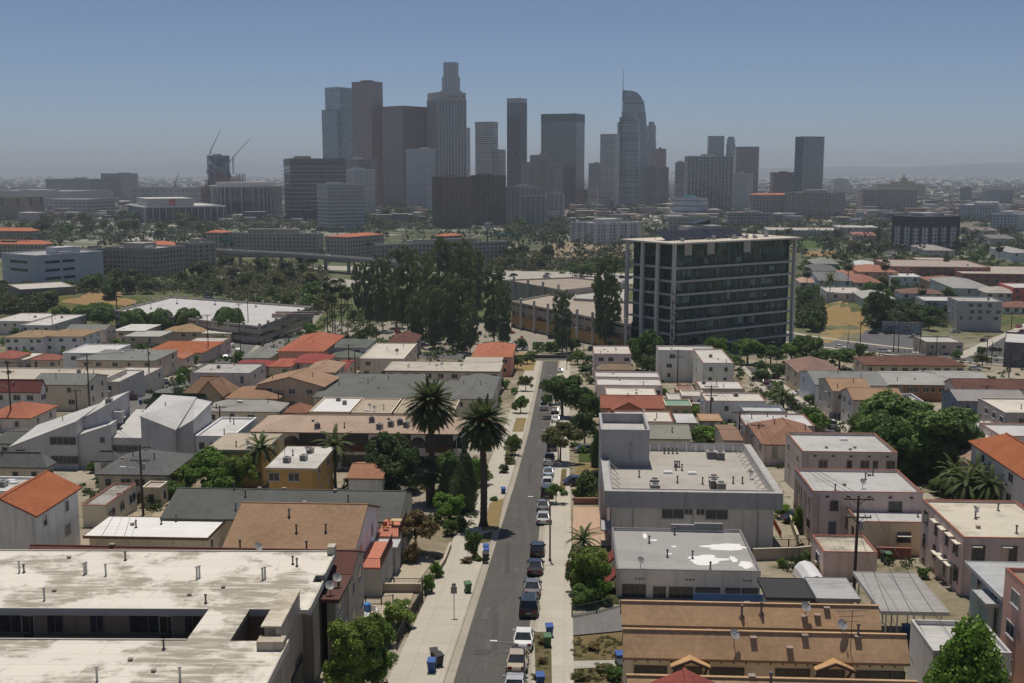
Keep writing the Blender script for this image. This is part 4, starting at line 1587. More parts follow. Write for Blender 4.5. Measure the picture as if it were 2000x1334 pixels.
 strip('sidewalk', X(l, -2), X(l, 0), .18, concrete((.42, .39, .34)), thick=.3)
 # cross boulevard at the foot of the hill
 a = [(-60, 402), (10, 395), (75, 399), (128, 436)]
 up = [Vector((x, y + 8, 0)) for x, y in a]
 dn = [Vector((x, y - 8, 0)) for x, y in a]
 strip('boulevard', dn[::-1], up[::-1], .07, asphalt((.10, .10, .098)))
 a = [(106, 470), (174, 380), (250, 285)]
 n_ = Vector((.79, .61, 0))
 up = [Vector((x, y, 0)) + n_ * 10 for x, y in a]
 dn = [Vector((x, y, 0)) - n_ * 10 for x, y in a]
 strip('boulevard', dn, up, .075, asphalt((.11, .11, .108)))
 strip('sidewalk', up, [p + n_ * 3 for p in up], .19, concrete((.45, .42, .36)), thick=.3)
 strip('sidewalk', [p - n_ * 3 for p in dn], dn, .19, concrete((.45, .42, .36)), thick=.3)
 # road climbing to the right
 strip('street_asphalt', [G(1885, 700), G(1960, 660), G(2060, 605)], [G(1960, 705), G(2000, 672), G(2100, 622)], .09, asphalt((.08, .08, .08)))
 strip('sidewalk', [G(1850, 700), G(1920, 668), G(2040, 605)], [G(1885, 700), G(1960, 660), G(2060, 605)], .18, concrete((.45, .42, .37)), thick=.3)
 # crossing beside the parking deck, car parks
 gpoly('road', [(470, 690), (640, 690), (610, 648), (430, 648)], .05, asphalt((.16, .155, .15)))
 gpoly('car_park', [(620, 690), (1180, 690), (1130, 628), (640, 628)], .045, concrete((.30, .275, .23), 5.))
 gpoly('car_park', [(1655, 682), (1800, 688), (1800, 640), (1690, 646)], .12, asphalt((.10, .10, .105)))
 gpoly('forecourt', [(1780, 690), (1815, 690), (1812, 668), (1785, 668)], .12, concrete((.42, .38, .32), 3.))
 gpoly('car_park', [(440, 650), (600, 650), (640, 600), (560, 590)], .03, concrete((.27, .25, .22), 5.))
 # freeway carriageways beyond
 fw = concrete((.40, .38, .34), 12.)
 gpoly('freeway', [(450, 602), (520, 592), (730, 550), (650, 544)], .06, fw)
 gpoly('freeway', [(950, 548), (1300, 556), (1300, 536), (950, 528)], .06, fw)
 gpoly('freeway', [(560, 524), (960, 540), (960, 530), (560, 516)], .06, fw)
 gpoly('road', [(430, 545), (480, 560), (470, 522), (440, 508)], .07, fw)
 gpoly('road', [(220, 470), (300, 470), (330, 445), (250, 445)], .07, fw)
 gpoly('road', [(1100, 470), (1160, 470), (1370, 392), (1340, 392)], .07, fw)
 gpoly('building_site', [(1075, 505), (1225, 510), (1225, 468), (1080, 474)], .08, turf((.34, .27, .18), (.26, .22, .17)))
 gpoly('road', [(1725, 545), (1775, 545), (1745, 490), (1732, 490)], .07, asphalt((.14, .14, .14)))
 # playing fields
 gpoly('sports_field', [(1560, 485), (1640, 485), (1622, 460), (1545, 460)], .06, turf((.08, .13, .03), (.07, .11, .03)))
 gpoly('sports_field', [(1575, 502), (1672, 502), (1650, 490), (1570, 490)], .06, turf((.10, .13, .04), (.12, .13, .05)))
 gpoly('baseball_infield', [(1572, 500), (1640, 500), (1630, 491), (1578, 491)], .09, turf((.34, .22, .11), (.32, .21, .1)))
 gpoly('sports_field', [(1600, 409), (1740, 409), (1730, 398), (1610, 398)], .06, turf((.10, .12, .06), (.11, .13, .06)))
 gpoly('sports_field', [(1745, 407), (1840, 407), (1825, 398), (1750, 398)], .06, turf((.12, .14, .05), (.14, .15, .06)))
 gblob('dry_slope', 1600, 419, 85, 11, .05, turf((.34, .24, .13), (.20, .17, .09)), 5)
 gblob('grass_slope', 140, 602, 105, 26, .06, turf((.15, .15, .055), (.10, .12, .04)), 1)
 gblob('dry_slope', 198, 584, 58, 15, .1, turf((.38, .25, .12), (.30, .21, .10)), 2)
 gblob('dry_slope', 1648, 628, 56, 34, .08, turf((.36, .26, .12), (.24, .19, .08), .55), 3)
 gblob('dry_slope', 1775, 622, 26, 9, .08, turf((.36, .26, .12), (.28, .2, .09)), 4)
# ------------------------------------------------------------------ larger blocks and towers
def block(label, cat, x0, xm, x1, yt, D=None, yb=None, th=0, fac=None, wall=LGRAY, roofc=RGRAY, dd=None, pent=1, band=None, fins=None, hfins=None, slabs=0, par=1.2, name='building', tile=None, z0=None, antenna=0, hipf=.2, rnd=None, pentc=None):
 """box with its near corner at pixel column xm, left face to x0, right face to x1, turned by th degrees"""
 th = R(th)
 rnd = random.Random(label)
 if D is None:
  D = G(xm, yb).y
 d = ray(xm, yt)
 t_ = D / d.y
 C = Vector((d.x * t_, D, CAMZ + d.z * t_))
 cs, sn = math.cos(th), math.sin(th)
 wl = max(1.0, (xm - x0) / FPX * D / cs)
 wr = dd or ((x1 - xm) / FPX * D / sn if x1 > xm and sn > .3 else wl * .7)
 if dd and x1 <= xm: wr = dd
 gz = g(C.x, C.y) if z0 is None else z0
 h = C.z - gz
 t = thing(cat.replace(' ', '_') if name == 'building' else name, label, cat, (C.x, C.y, gz), -th, None, h)
 bl = 4
 m = MB().box(-wl, 0, 0, wr, -bl, h - par * .5)
 part(m, 'facade', fac or stucco(wall), t)
 m = MB()
 if par > 0:
  p = .35
  m.box(-wl - .1, .1, -.1, p, h - par * .5, h + par * .5).box(-wl - .1, .1, wr - p, wr + .1, h - par * .5, h + par * .5).box(-wl - .1, -wl + p, p, wr - p, h - par * .5, h + par * .5).box(-p, .1, p, wr - p, h - par * .5, h + par * .5)
  part(m, 'parapet', plain(sh(wall, 1.0), .7), t)
 m = MB().box(-wl + .3, -.3, .3, wr - .3, h - par * .5, h - par * .5 + .05)
 part(m, 'roof', flatroof(roofc, .3), t)
 for k in range(pent):
  a, b = rnd.uniform(.2, .45) * wl, rnd.uniform(.25, .5) * wr
  x, y, q = -rnd.uniform(.1, .5) * wl - a, rnd.uniform(.15, .45) * wr, rnd.uniform(2.2, 4.0)
  q = min(q, .12 * h + 1.6)
  m = MB().box(x, x + a, y, y + b, h - .6, h + q)
  m.box(x - .15, x + a + .15, y - .15, y + b + .15, h + q, h + q + .15)
  part(m, 'mechanical_penthouse', plain(pentc or sh(wall, .8), .7), t)
  part(MB().box(x + a + 1, x + a + min(3, wl * .1) + 1, y, y + b * .5, h - .6, h + q * .4), 'roof_equipment', plain((.4, .4, .4), .5), t)
 if band:
  col, z_a, z_b = band
  m = MB().box(-wl - .25, .25, -.25, wr + .25, h - z_b, h - z_a)
  part(m, 'crown_band', plain(col, .6), t)
 if fins:
  col, step, w, dep = fins[:4]
  zt, zb = (fins[4], fins[5]) if len(fins) > 4 else (0, 0)
  m = MB()
  k = max(1, round(wl / step))
  for i in range(k + 1):
   x = -wl + wl * i / k
   m.box(x - w / 2, x + w / 2, -dep, -.01, zb, h - zt)
  k = max(1, round(wr / step))
  for i in range(1, k + 1):
   y = wr * i / k
   m.box(.01, dep, y - w / 2, y + w / 2, zb, h - zt)
   m.box(-wl - dep, -wl - .01, y - w / 2, y + w / 2, zb, h - zt)
  o = part(m, 'facade_fins', plain(col, .7), t)
  if k + wl / step > 100: o['kind'] = 'stuff'
 if hfins:
  col, step, w, dep, zt, zb = hfins
  m = MB()
  z = h - zt
  while z > zb:
   m.box(-wl - dep, dep, -dep, wr + dep, z - w, z)
   z -= step
  part(m, 'floor_ledges', plain(col, .6), t)
 if tile:
  m = roof_mesh('hip', wl + 2, wr + 2, 0, tile, .3, hipf * 2)
  o = part(m, 'tiled_roof', [plain(TORANGE, .8), plain((.3, .2, .15), .7)], t, (-wl - 1, -1, h + .3))
 if antenna:
  m = MB().tube([(-wl * .5, wr * .5, h - 1), (-wl * .5, wr * .5, h + antenna)], [.5, .1], 6)
  part(m, 'antenna', plain((.3, .3, .3), .5), t)
 t['_dims'] = (wl, wr, h)
 FOOT.append((t.location.x, t.location.y, -th, -wl, 0, 0, wr))
 return t
def dims(t):
 return tuple(t['_dims'])
def round_tower(label, tiers, D, px, fac, wall, n=28, name='skyscraper', twist=0):
 """tiers: (half width px, top row) from the bottom up; stacked drums"""
 d0 = ray(px, tiers[0][1])
 x = d0.x * D / d0.y
 t = thing(name, label, 'skyscraper', (x, D, 0), twist, None, 200)
 zb = -4.0
 for i, (hw, yt) in enumerate(tiers):
  r = hw / FPX * D
  d = ray(px, yt)
  zt = CAMZ + d.z * D / d.y
  m = MB()
  poly = [(r * math.cos(2 * math.pi * k / n), r * math.sin(2 * math.pi * k / n)) for k in range(n)]
  m.prism(poly, zb, zt)
  m.prism([(a * 1.01, b * 1.01) for a, b in poly], zt - 2, zt + 1.2)
  part(m, 'tier', fac, t)
  zb = zt + 1.0
 return t
# ------------------------------------------------------------------ downtown skyline
def skyline():
 gl = lambda c: facade(sh(c, .55), sh(c, 1.15), 4.5, 3.9, .86, .72, .8, .45)
 teal, steel, dk = (.09, .19, .23), (.15, .26, .33), (.035, .045, .065)
 br = facade((.25, .12, .10), (.06, .05, .06), 3.2, 3.9, .5, .6, .8, .4)
 br2 = facade((.20, .10, .095), (.045, .04, .05), 3.2, 3.9, .55, .6, .8, .4)
 s = 'skyscraper'
 t = block('tall pale-glass office tower | with a white sign band, behind the teal glass tower', s, 631, 664, 690, 171, D=2350, th=35, fac=gl(steel), wall=(.35, .40, .44), pent=0, band=((.40, .46, .50), 62, 68))
 wl, wr, h = dims(t)
 m = MB().box(-wl * .93, -wl * .1, -.6, wr * .9, h - 3, h + 1.5)
 part(m, 'crown_frame', plain((.3, .36, .4), .4), t)
 part(MB().box(-wl - 6, -wl, wr * .2, wr * .9, -3, h * .94), 'shoulder', gl(steel), t)
 block('teal glass tower | with a dark right-hand side, leftmost of the skyline', s, 624, 659, 685, 214, D=2150, th=38, fac=gl(teal), wall=(.08, .12, .14), pent=0)
 t = block('tall brown granite tower | with a glassy narrow right face, tallest of the brown pair', s, 684, 724, 743, 159, D=2050, th=32, fac=br, wall=(.16, .10, .09), pent=1)
 block('wide brown granite tower | with a flat top beside its taller brown twin', s, 742, 786, 832, 207, D=2000, th=42, fac=br2, wall=(.13, .085, .085), pent=0, fins=((.12, .07, .07), 9, .8, .3))
 block('white gridded apartment tower | in front of the columned bank tower', s, 791, 834, 849, 291, D=1850, th=25, fac=facade((.46, .47, .48), (.10, .13, .17), 3.0, 3.1, .62, .62), wall=(.5, .5, .5), pent=1)
 t = block('columned bank tower | of white vertical ribs over dark glass with a broad pale crown', s, 832, 856, 907, 180, D=2000, th=62, fac=gl((.025, .03, .038)), wall=(.42, .40, .40), pent=0, fins=((.42, .39, .39), 6.0, 1.9, 1.3, 12, 0), band=((.40, .37, .37), 0, 13))
 wl, wr, h = dims(t)
 m = MB()
 for k in range(9):
  m.box(1.45, 1.7, wr * .3 + k * 2.6, wr * .3 + k * 2.6 + 1.7, h - 8, h - 5.4)
 part(m, 'sign_lettering', plain((.10, .10, .12), .6), t)
 m = MB().box(1.45, 1.7, wr * .88, wr * .95, h - 8.6, h - 4.6)
 part(m, 'sign_emblem', plain((.5, .08, .07), .6), t)
 round_tower('round crowned white tower | with stepped drums, tallest behind the columned bank tower', [(21, 179), (17.5, 152), (14.5, 137), (14.5, 124)], 2400, 881, facade((.44, .45, .46), (.12, .15, .18), 3.4, 4.2, .55, .55), WHITE)
 block('slim pale tower | just right of the columned bank tower', s, 905, 918, 918, 250, D=2700, fac=gl((.3, .33, .36)), wall=(.4, .4, .4), pent=0)
 t = block('beige striped office tower | with a lower step on its right side', s, 928, 961, 972, 238, D=2300, th=25, fac=facade((.40, .39, .36), (.08, .10, .11), 900, 3.9, 1.0, .48), wall=(.40, .39, .35), pent=0, band=((.38, .37, .34), 0, 10))
 wl, wr, h = dims(t)
 part(MB().box(-2, 14, 4, wr + 8, -3, h - 56), 'lower_wing', facade((.40, .39, .36), (.08, .10, .11), 900, 3.9, 1.0, .48), t)
 block('dark slim tower with white top band | standing alone in mid skyline', s, 991, 1017, 1029, 192, D=2150, th=30, fac=gl(dk), wall=(.1, .1, .11), pent=0, band=((.42, .42, .44), 0, 8), fins=((.06, .065, .08), 3.2, .5, .35, 8, 0), antenna=6)
 t = block('broad black glass tower | with two slightly lower bays on its right', s, 1059, 1126, 1145, 222, D=2080, th=22, fac=gl((.022, .027, .034)), wall=(.05, .06, .07), pent=0, band=((.10, .14, .15), 1, 14))
 for i, (a, m_, b, y) in enumerate(((1021, 1032, 1040, 319), (1037, 1060, 1080, 303), (1067, 1086, 1099, 320))):
  block(('short tan residential tower | leftmost of three in front of the dark slim tower', 'middle tan residential tower | tallest of three clustered together', 'right tan residential tower | of three in front of the black glass tower')[i], s, a, m_, b, y, D=1900 + 30 * (i == 1), th=40, fac=facade((.34, .31, .27), (.07, .07, .08), 3.5, 3.1, .5, .6), wall=(.33, .30, .27), pent=1, fins=((.33, .30, .26), 7, 1.6, 1))
 block('small gabled-top stone tower | left of the white waffle-front tower', s, 1150, 1172, 1174, 319, D=2400, th=5, fac=facade((.30, .29, .29), (.08, .09, .1), 3, 3.8, .5, .5), wall=(.3, .3, .3), dd=25)
 block('white waffle-front tower | with a deep grid of square windows', s, 1174, 1201, 1213, 262, D=1950, th=25, fac=facade((.52, .50, .50), (.05, .06, .07), 3.4, 3.7, .6, .6), wall=(.52, .50, .50), pent=0)
 teal2 = facade((.20, .22, .23), (.11, .15, .17), 900, 3.9, 1.0, .55)
 t = round_tower('stepped teal office tower | with rounded shoulders in front of the tallest curved tower', [(22, 270), (21, 240), (17.5, 230), (13.5, 221)], 2150, 1227, teal2, LGRAY, 14)
 # curved sail-topped tower with spire
 D = 2350
 def zz(px, y):
  d = ray(px, y)
  return CAMZ + d.z * D / d.y
 x = lambda px: (px - 1238) / FPX * D
 d = ray(1238, 300)
 t = thing('skyscraper', 'curved glass skyscraper with a tall spire | topped by a sail-shaped crown', s, (d.x * D / d.y, D, 0), 0, None, 230)
 prof = [(1215, 400), (1265, 400), (1263, 260), (1260, 225), (1256, 203), (1251, 190), (1243, 181), (1232, 177), (1217, 176)]
 v = [(x(a), zz(a, b) if b < 400 else -3) for a, b in prof]
 m = MB()
 n = len(v)
 m.raw([(a, 0, b) for a, b in v] + [(a, 34, b) for a, b in v], [tuple(range(n)), tuple(range(2 * n - 1, n - 1, -1))] + [(i, n + i, n + (i + 1) % n, (i + 1) % n) for i in range(n)])
 part(m, 'facade', facade((.16, .19, .21), (.15, .22, .26), 3, 4, .9, .7, .5, .2), t)
 m = MB()
 for k, (a, b, c, e) in enumerate(((1216, 1257, 206, 202), (1216, 1258, 199, 197))):
  m.box(x(a), x(b), -.8, -.05, zz(a, c), zz(a, e))
 m.box(x(1215), x(1257), -.5, -.05, zz(1230, 219), zz(1230, 206))
 part(m, 'crown_band', plain((.30, .36, .40), .4), t)
 m = MB()
 for k in range(5):
  m.box(x(1218 + k * 8), x(1223 + k * 8), -1, -.55, zz(1230, 203.5), zz(1230, 200.8))
 part(m, 'sky_lobby_glazing', plain((.03, .04, .05), .3), t)
 m = MB()
 cx_, cz_ = x(1226.5), zz(1226, 184)
 for k in range(20):
  a0, a1 = k * math.pi / 10, (k + 1) * math.pi / 10
  m.bar((cx_ + 4.2 * math.cos(a0), -.6, cz_ + 4.6 * math.sin(a0)), (cx_ + 4.2 * math.cos(a1), -.6, cz_ + 4.6 * math.sin(a1)), .9)
 m.box(cx_ - .7, cx_ + .7, -.8, -.1, cz_ - 2.6, cz_ + 2.6)
 part(m, 'round_emblem', plain((.6, .62, .64), .5), t)
 m = MB().tube([(x(1216), 8, zz(1216, 200)), (x(1216), 8, zz(1216, 134))], [1.3, .35], 7)
 part(m, 'spire', plain((.3, .33, .36), .4), t)
 round_tower('slender rounded white tower | directly right of the curved glass skyscraper', [(9.5, 276), (8.5, 246), (5.5, 239)], 2500, 1272, facade((.42, .42, .43), (.12, .14, .16), 3, 4, .5, .6), WHITE)
 block('reddish tower with a cut corner | behind the pinkish gridded block', s, 1281, 1301, 1304, 291, D=2450, th=10, fac=br, wall=(.16, .1, .1), pent=1, dd=25)
 block('pinkish gridded block | low and wide at the foot of the curved glass skyscraper', 'office block', 1262, 1282, 1310, 327, D=2150, th=45, fac=facade((.30, .25, .25), (.09, .09, .10), 3, 3.8, .5, .5), wall=(.3, .25, .25), pent=1)
 block('pale striped tower | left of the black and white ribbed tower', s, 1321, 1345, 1347, 318, D=2150, th=5, fac=facade((.36, .37, .38), (.10, .12, .14), 900, 3.9, 1, .55), wall=(.36, .37, .38), dd=30)
 block('black and white ribbed tower | squat with white vertical fins', s, 1345, 1432, 1434, 305, D=1800, th=3, fac=gl((.02, .022, .026)), wall=(.5, .5, .5), dd=40, pent=2, fins=((.56, .56, .56), 6.4, .8, .8))
 block('gray slab tower | behind the black and white ribbed tower', s, 1385, 1415, 1417, 266, D=2700, th=5, fac=gl((.09, .11, .13)), wall=(.2, .2, .22), dd=35, pent=0)
 round_tower('bullet-shaped blue glass tower | beside the gray slab tower', [(9, 300), (8.7, 282), (7.6, 272), (5.6, 268)], 2700, 1427, gl((.12, .18, .24)), LGRAY, 20)
 block('dark brown slab tower | right of the bullet-shaped blue glass tower', s, 1440, 1483, 1485, 287, D=2350, th=4, fac=br2, wall=(.12, .08, .075), dd=40, pent=0)
 block('low white windowless block | at the foot of the dark brown slab tower', 'office block', 1432, 1459, 1476, 340, D=1950, th=40, fac=stucco((.48, .48, .48)), wall=(.5, .5, .5), pent=1)
 block('low dark brown block | between the brown slab and the lone glass tower', 'office block', 1512, 1556, 1558, 337, D=2250, th=4, fac=br2, wall=(.10, .07, .065), dd=40, pent=1)
 block('lone dark glass tower | standing apart at the right end of the skyline', s, 1561, 1570, 1614, 267, D=2100, th=72, fac=gl((.045, .085, .12)), wall=(.06, .08, .10), pent=0)
 block('distant white block with round drum | right of the lone dark glass tower', 'building', 1630, 1659, 1660, 350, D=3300, th=4, fac=facade((.55, .55, .55), (.2, .2, .2), 5, 4, .5, .5), wall=(.55, .55, .55), dd=40)
 t = block('long beige hospital with a stepped central tower | on the far right horizon', 'building', 1716, 1808, 1810, 360, D=3000, th=3, fac=facade((.40, .33, .22), (.15, .13, .10), 4, 4, .45, .5), wall=(.42, .34, .23), dd=40, pent=0)
 wl, wr, h = dims(t)
 m = MB().box(-wl * .7, -wl * .2, 5, 30, h - 1, h + 8).box(-wl * .48, -wl * .36, 10, 24, h + 8, h + 17).box(-wl * .435, -wl * .405, 14, 20, h + 17, h + 26)
 part(m, 'central_tower', plain((.40, .32, .22), .8), t)
 # civic buildings on the left
 block('long gray civic block with fins | far left before the horizon', 'office block', 86, 176, 181, 350, D=2700, th=5, fac=facade((.30, .31, .33), (.10, .11, .12), 2.2, 60, .5, .8), wall=(.33, .33, .34), dd=50)
 block('dark glass civic wing | beside the gray brutalist tower', 'office block', 178, 208, 213, 351, D=2600, th=10, fac=gl((.05, .06, .075)), wall=(.1, .1, .12), dd=40, pent=0)
 block('gray brutalist tower block | left of the domed crane site', 'office block', 191, 236, 253, 339, D=2750, th=20, fac=facade((.27, .25, .25), (.12, .12, .13), 4, 3.8, .5, .5), wall=(.28, .26, .26))
 block('long low white civic hall | at the left edge behind the columned theatre', 'civic building', -60, 136, 190, 374, D=2050, th=14, fac=facade((.46, .44, .41), (.14, .14, .14), 6, 9, .0, .3), wall=(.46, .44, .41), pent=1)
 block('striped white museum block | of long window bands behind the cathedral', 'civic building', 50, 170, 205, 390, D=1800, th=16, fac=facade((.44, .42, .39), (.10, .10, .10), 9, 5.5, .75, .35), wall=(.44, .42, .4), pent=0)
 block('tan concrete cathedral | with a large dark window at the left edge', 'church', -40, 46, 56, 386, D=1600, th=10, fac=facade((.33, .25, .19), (.06, .06, .06), 26, 60, .2, .25), wall=(.34, .26, .2), pent=0, dd=50)
 block('white hall with stepped roof | behind the columned theatre', 'civic building', 246, 352, 384, 368, D=1900, th=14, fac=facade((.45, .43, .40), (.15, .15, .15), 14, 9, .3, .25), wall=(.45, .43, .4), pent=1)
 # columned theatre with an upper box
 t = block('columned theatre | with a flat overhanging roof and a white box bearing a red sign', 'theatre', 192, 285, 416, 404, D=1500, th=62, fac=facade((.12, .12, .125), (.06, .065, .07), 3, 40, .8, .9), wall=(.62, .61, .58), roofc=RWHITE, pent=0, par=2.0, fins=((.5, .49, .47), 9, 1.0, 2.2, 1, 0))
 wl, wr, h = dims(t)
 part(MB().box(-wl - 4, 4, -4, wr + 4, h - 1.4, h - .2), 'roof_slab', plain((.52, .51, .49), .7), t)
 part(MB().box(-wl * .62, -1, 2, wr * .62, h, h + 11), 'upper_box', plain((.50, .49, .46), .7), t)
 m = MB().box(-.95, -.7, wr * .30, wr * .30 + 8, h + 1.6, h + 9.4)
 part(m, 'red_sign', plain((.55, .05, .04), .5), t)
 m = MB().box(-.68, -.62, wr * .30 + 1.5, wr * .30 + 3.2, h + 3, h + 8).box(-.68, -.62, wr * .30 + 4.4, wr * .30 + 6.4, h + 3, h + 5)
 part(m, 'sign_mark', plain((.75, .45, .42), .5), t)
 # round-cornered concert pavilion with tall columns
 D = 1700
 d = ray(472, 366)
 W2 = 68 / FPX * D
 t = thing('concert_pavilion', 'white concert pavilion with tall columns | and a curved roof beside the louvred office block', 'theatre', (d.x * D / d.y, D, 0), 0, None, 30)
 zt = CAMZ + d.z * D / d.y
 oval = lambda a, b, k, n=36: [(a * math.copysign(abs(math.cos(2 * math.pi * i / n)) ** .6, math.cos(2 * math.pi * i / n)) * 1, 30 + b * math.copysign(abs(math.sin(2 * math.pi * i / n)) ** .6, math.sin(2 * math.pi * i / n))) for i in range(n)]
 part(MB().prism(oval(W2 * .9, 26, 0), -3, zt), 'hall', facade((.10, .10, .11), (.05, .05, .06), 4, 40, .8, .9), t)
 part(MB().prism(oval(W2 * 1.03, 34, 0), zt, zt + 3), 'roof', plain((.48, .47, .45), .7), t)
 part(MB().prism(oval(W2 * .85, 22, 0), zt + 3, zt + 8), 'upper_roof', plain((.45, .44, .42), .7), t)
 for a, b in oval(W2 * .98, 31, 0, 40):
  part(MB().box(a - .8, a + .8, b - .8, b + .8, -3, zt), 'column', plain((.46, .45, .43), .7), t)
 # tower under construction, steel frame and cranes
 t = block('unfinished glass tower | wrapped in climbing scaffolds among the cranes', 'skyscraper', 399, 420, 441, 304, D=2150, th=40, fac=gl((.18, .23, .28)), wall=(.25, .27, .3), pent=1)
 wl, wr, h = dims(t)
 m = MB()
 rr = random.Random(4)
 for k in range(60):
  a, b = rr.uniform(-wl - 3, 3), rr.uniform(-3, wr)
  z = h * rr.uniform(.15, .98)
  q = rr.choice([(a, -3), (3, b), (-wl - 3, b)])
  m.box(q[0] - 1.5, q[0] + 1.5, q[1] - 1.5, q[1] + 1.5, z, z + rr.uniform(3, 9))
 part(m, 'scaffolding', plain((.10, .10, .13), .8), t)
 D = 2050
 d = ray(380, 350)
 t = thing('steel_frame', 'rust-red steel frame under construction | around the foot of the unfinished glass tower', 'building site', (d.x * D / d.y, D, 0), 0, None, 50)
 m, m2 = MB(), MB()
 for i in range(30):
  x_ = i * 5.2
  hz = 42 + (16 if 3 < i < 18 else 0) + rr.uniform(-4, 9)
  for y_ in (0, 12, 24):
   m.box(x_ - .5, x_ + .5, y_ - .5, y_ + .5, -3, hz)
 for z in (8, 16, 24, 32, 40):
  m.box(0, 151, -.5, .5, z - .6, z + .3)
  m2.box(0, 151, .6, 26, z, z + .35)
 for z in (47, 54):
  m.box(18, 90, -.5, .5, z - .6, z)
  m2.box(18, 90, .6, 26, z, z + .35)
 part(m, 'steel_members', plain((.20, .07, .055), .8), t)
 part(m2, 'floor_decks', plain((.11, .085, .08), .9), t)
def crane(label, px, yb, yt, tipx, tipy, D, c, base=0, tail=9):
 d, e = ray(px, yt), ray(tipx, tipy)
 a = d * (D / d.y)
 b = e * (D / e.y)
 zb = CAMZ + ray(px, yb).z * D / ray(px, yb).y
 t = thing('tower_crane', label, 'crane', (a.x, D, zb), 0, None, 20)
 o = Vector((a.x, D, zb))
 top = Vector((0, 0, CAMZ + a.z - zb))
 tip = Vector((b.x - a.x, 0, CAMZ + b.z - zb))
 m = MB()
 w = 1.1
 for sx in (-w, w):
  for sy in (-w, w):
   m.bar((sx, sy, -1), (sx, sy, top.z), .35)
 k = int(top.z / 3)
 for i in range(k):
  z = top.z * i / k
  m.bar((-w, -w, z), (w, -w, z + top.z / k), .25).bar((-w, w, z), (-w, -w, z + top.z / k), .25)
 part(m, 'mast', plain(c, .6), t)
 m = MB()
 v = tip - top
 up = Vector((-v.z, 0, v.x)).normalized() * 1.6
 if up.z < 0: up = -up
 m.bar(top + Vector((0, -.8, 0)), tip, .45).bar(top + Vector((0, .8, 0)), tip, .45).bar(top + up, tip, .4)
 n = int(v.length / 3.5)
 for i in range(n):
  p, q = top + v * (i / n), top + v * ((i + .5) / n)
  m.bar(p, q + up * (1 - i / n), .25).bar(q + up * (1 - i / n), top + v * ((i + 1) / n), .25)
 part(m, 'jib', plain(c, .6), t)
 m = MB()
 q = top - v.normalized() * tail
 m.bar(top, q, .9)
 m.box(q.x - 1.5, q.x + 1.5, -1.2, 1.2, q.z - 2.2, q.z + .8)
 part(m, 'counterweight', plain((.2, .2, .2), .8), t)
 part(MB().box(-1.3, 1.3, -1.6, 1.6, top.z - 2.5, top.z + .4), 'cab', plain((.4, .4, .4), .5), t)
 return t
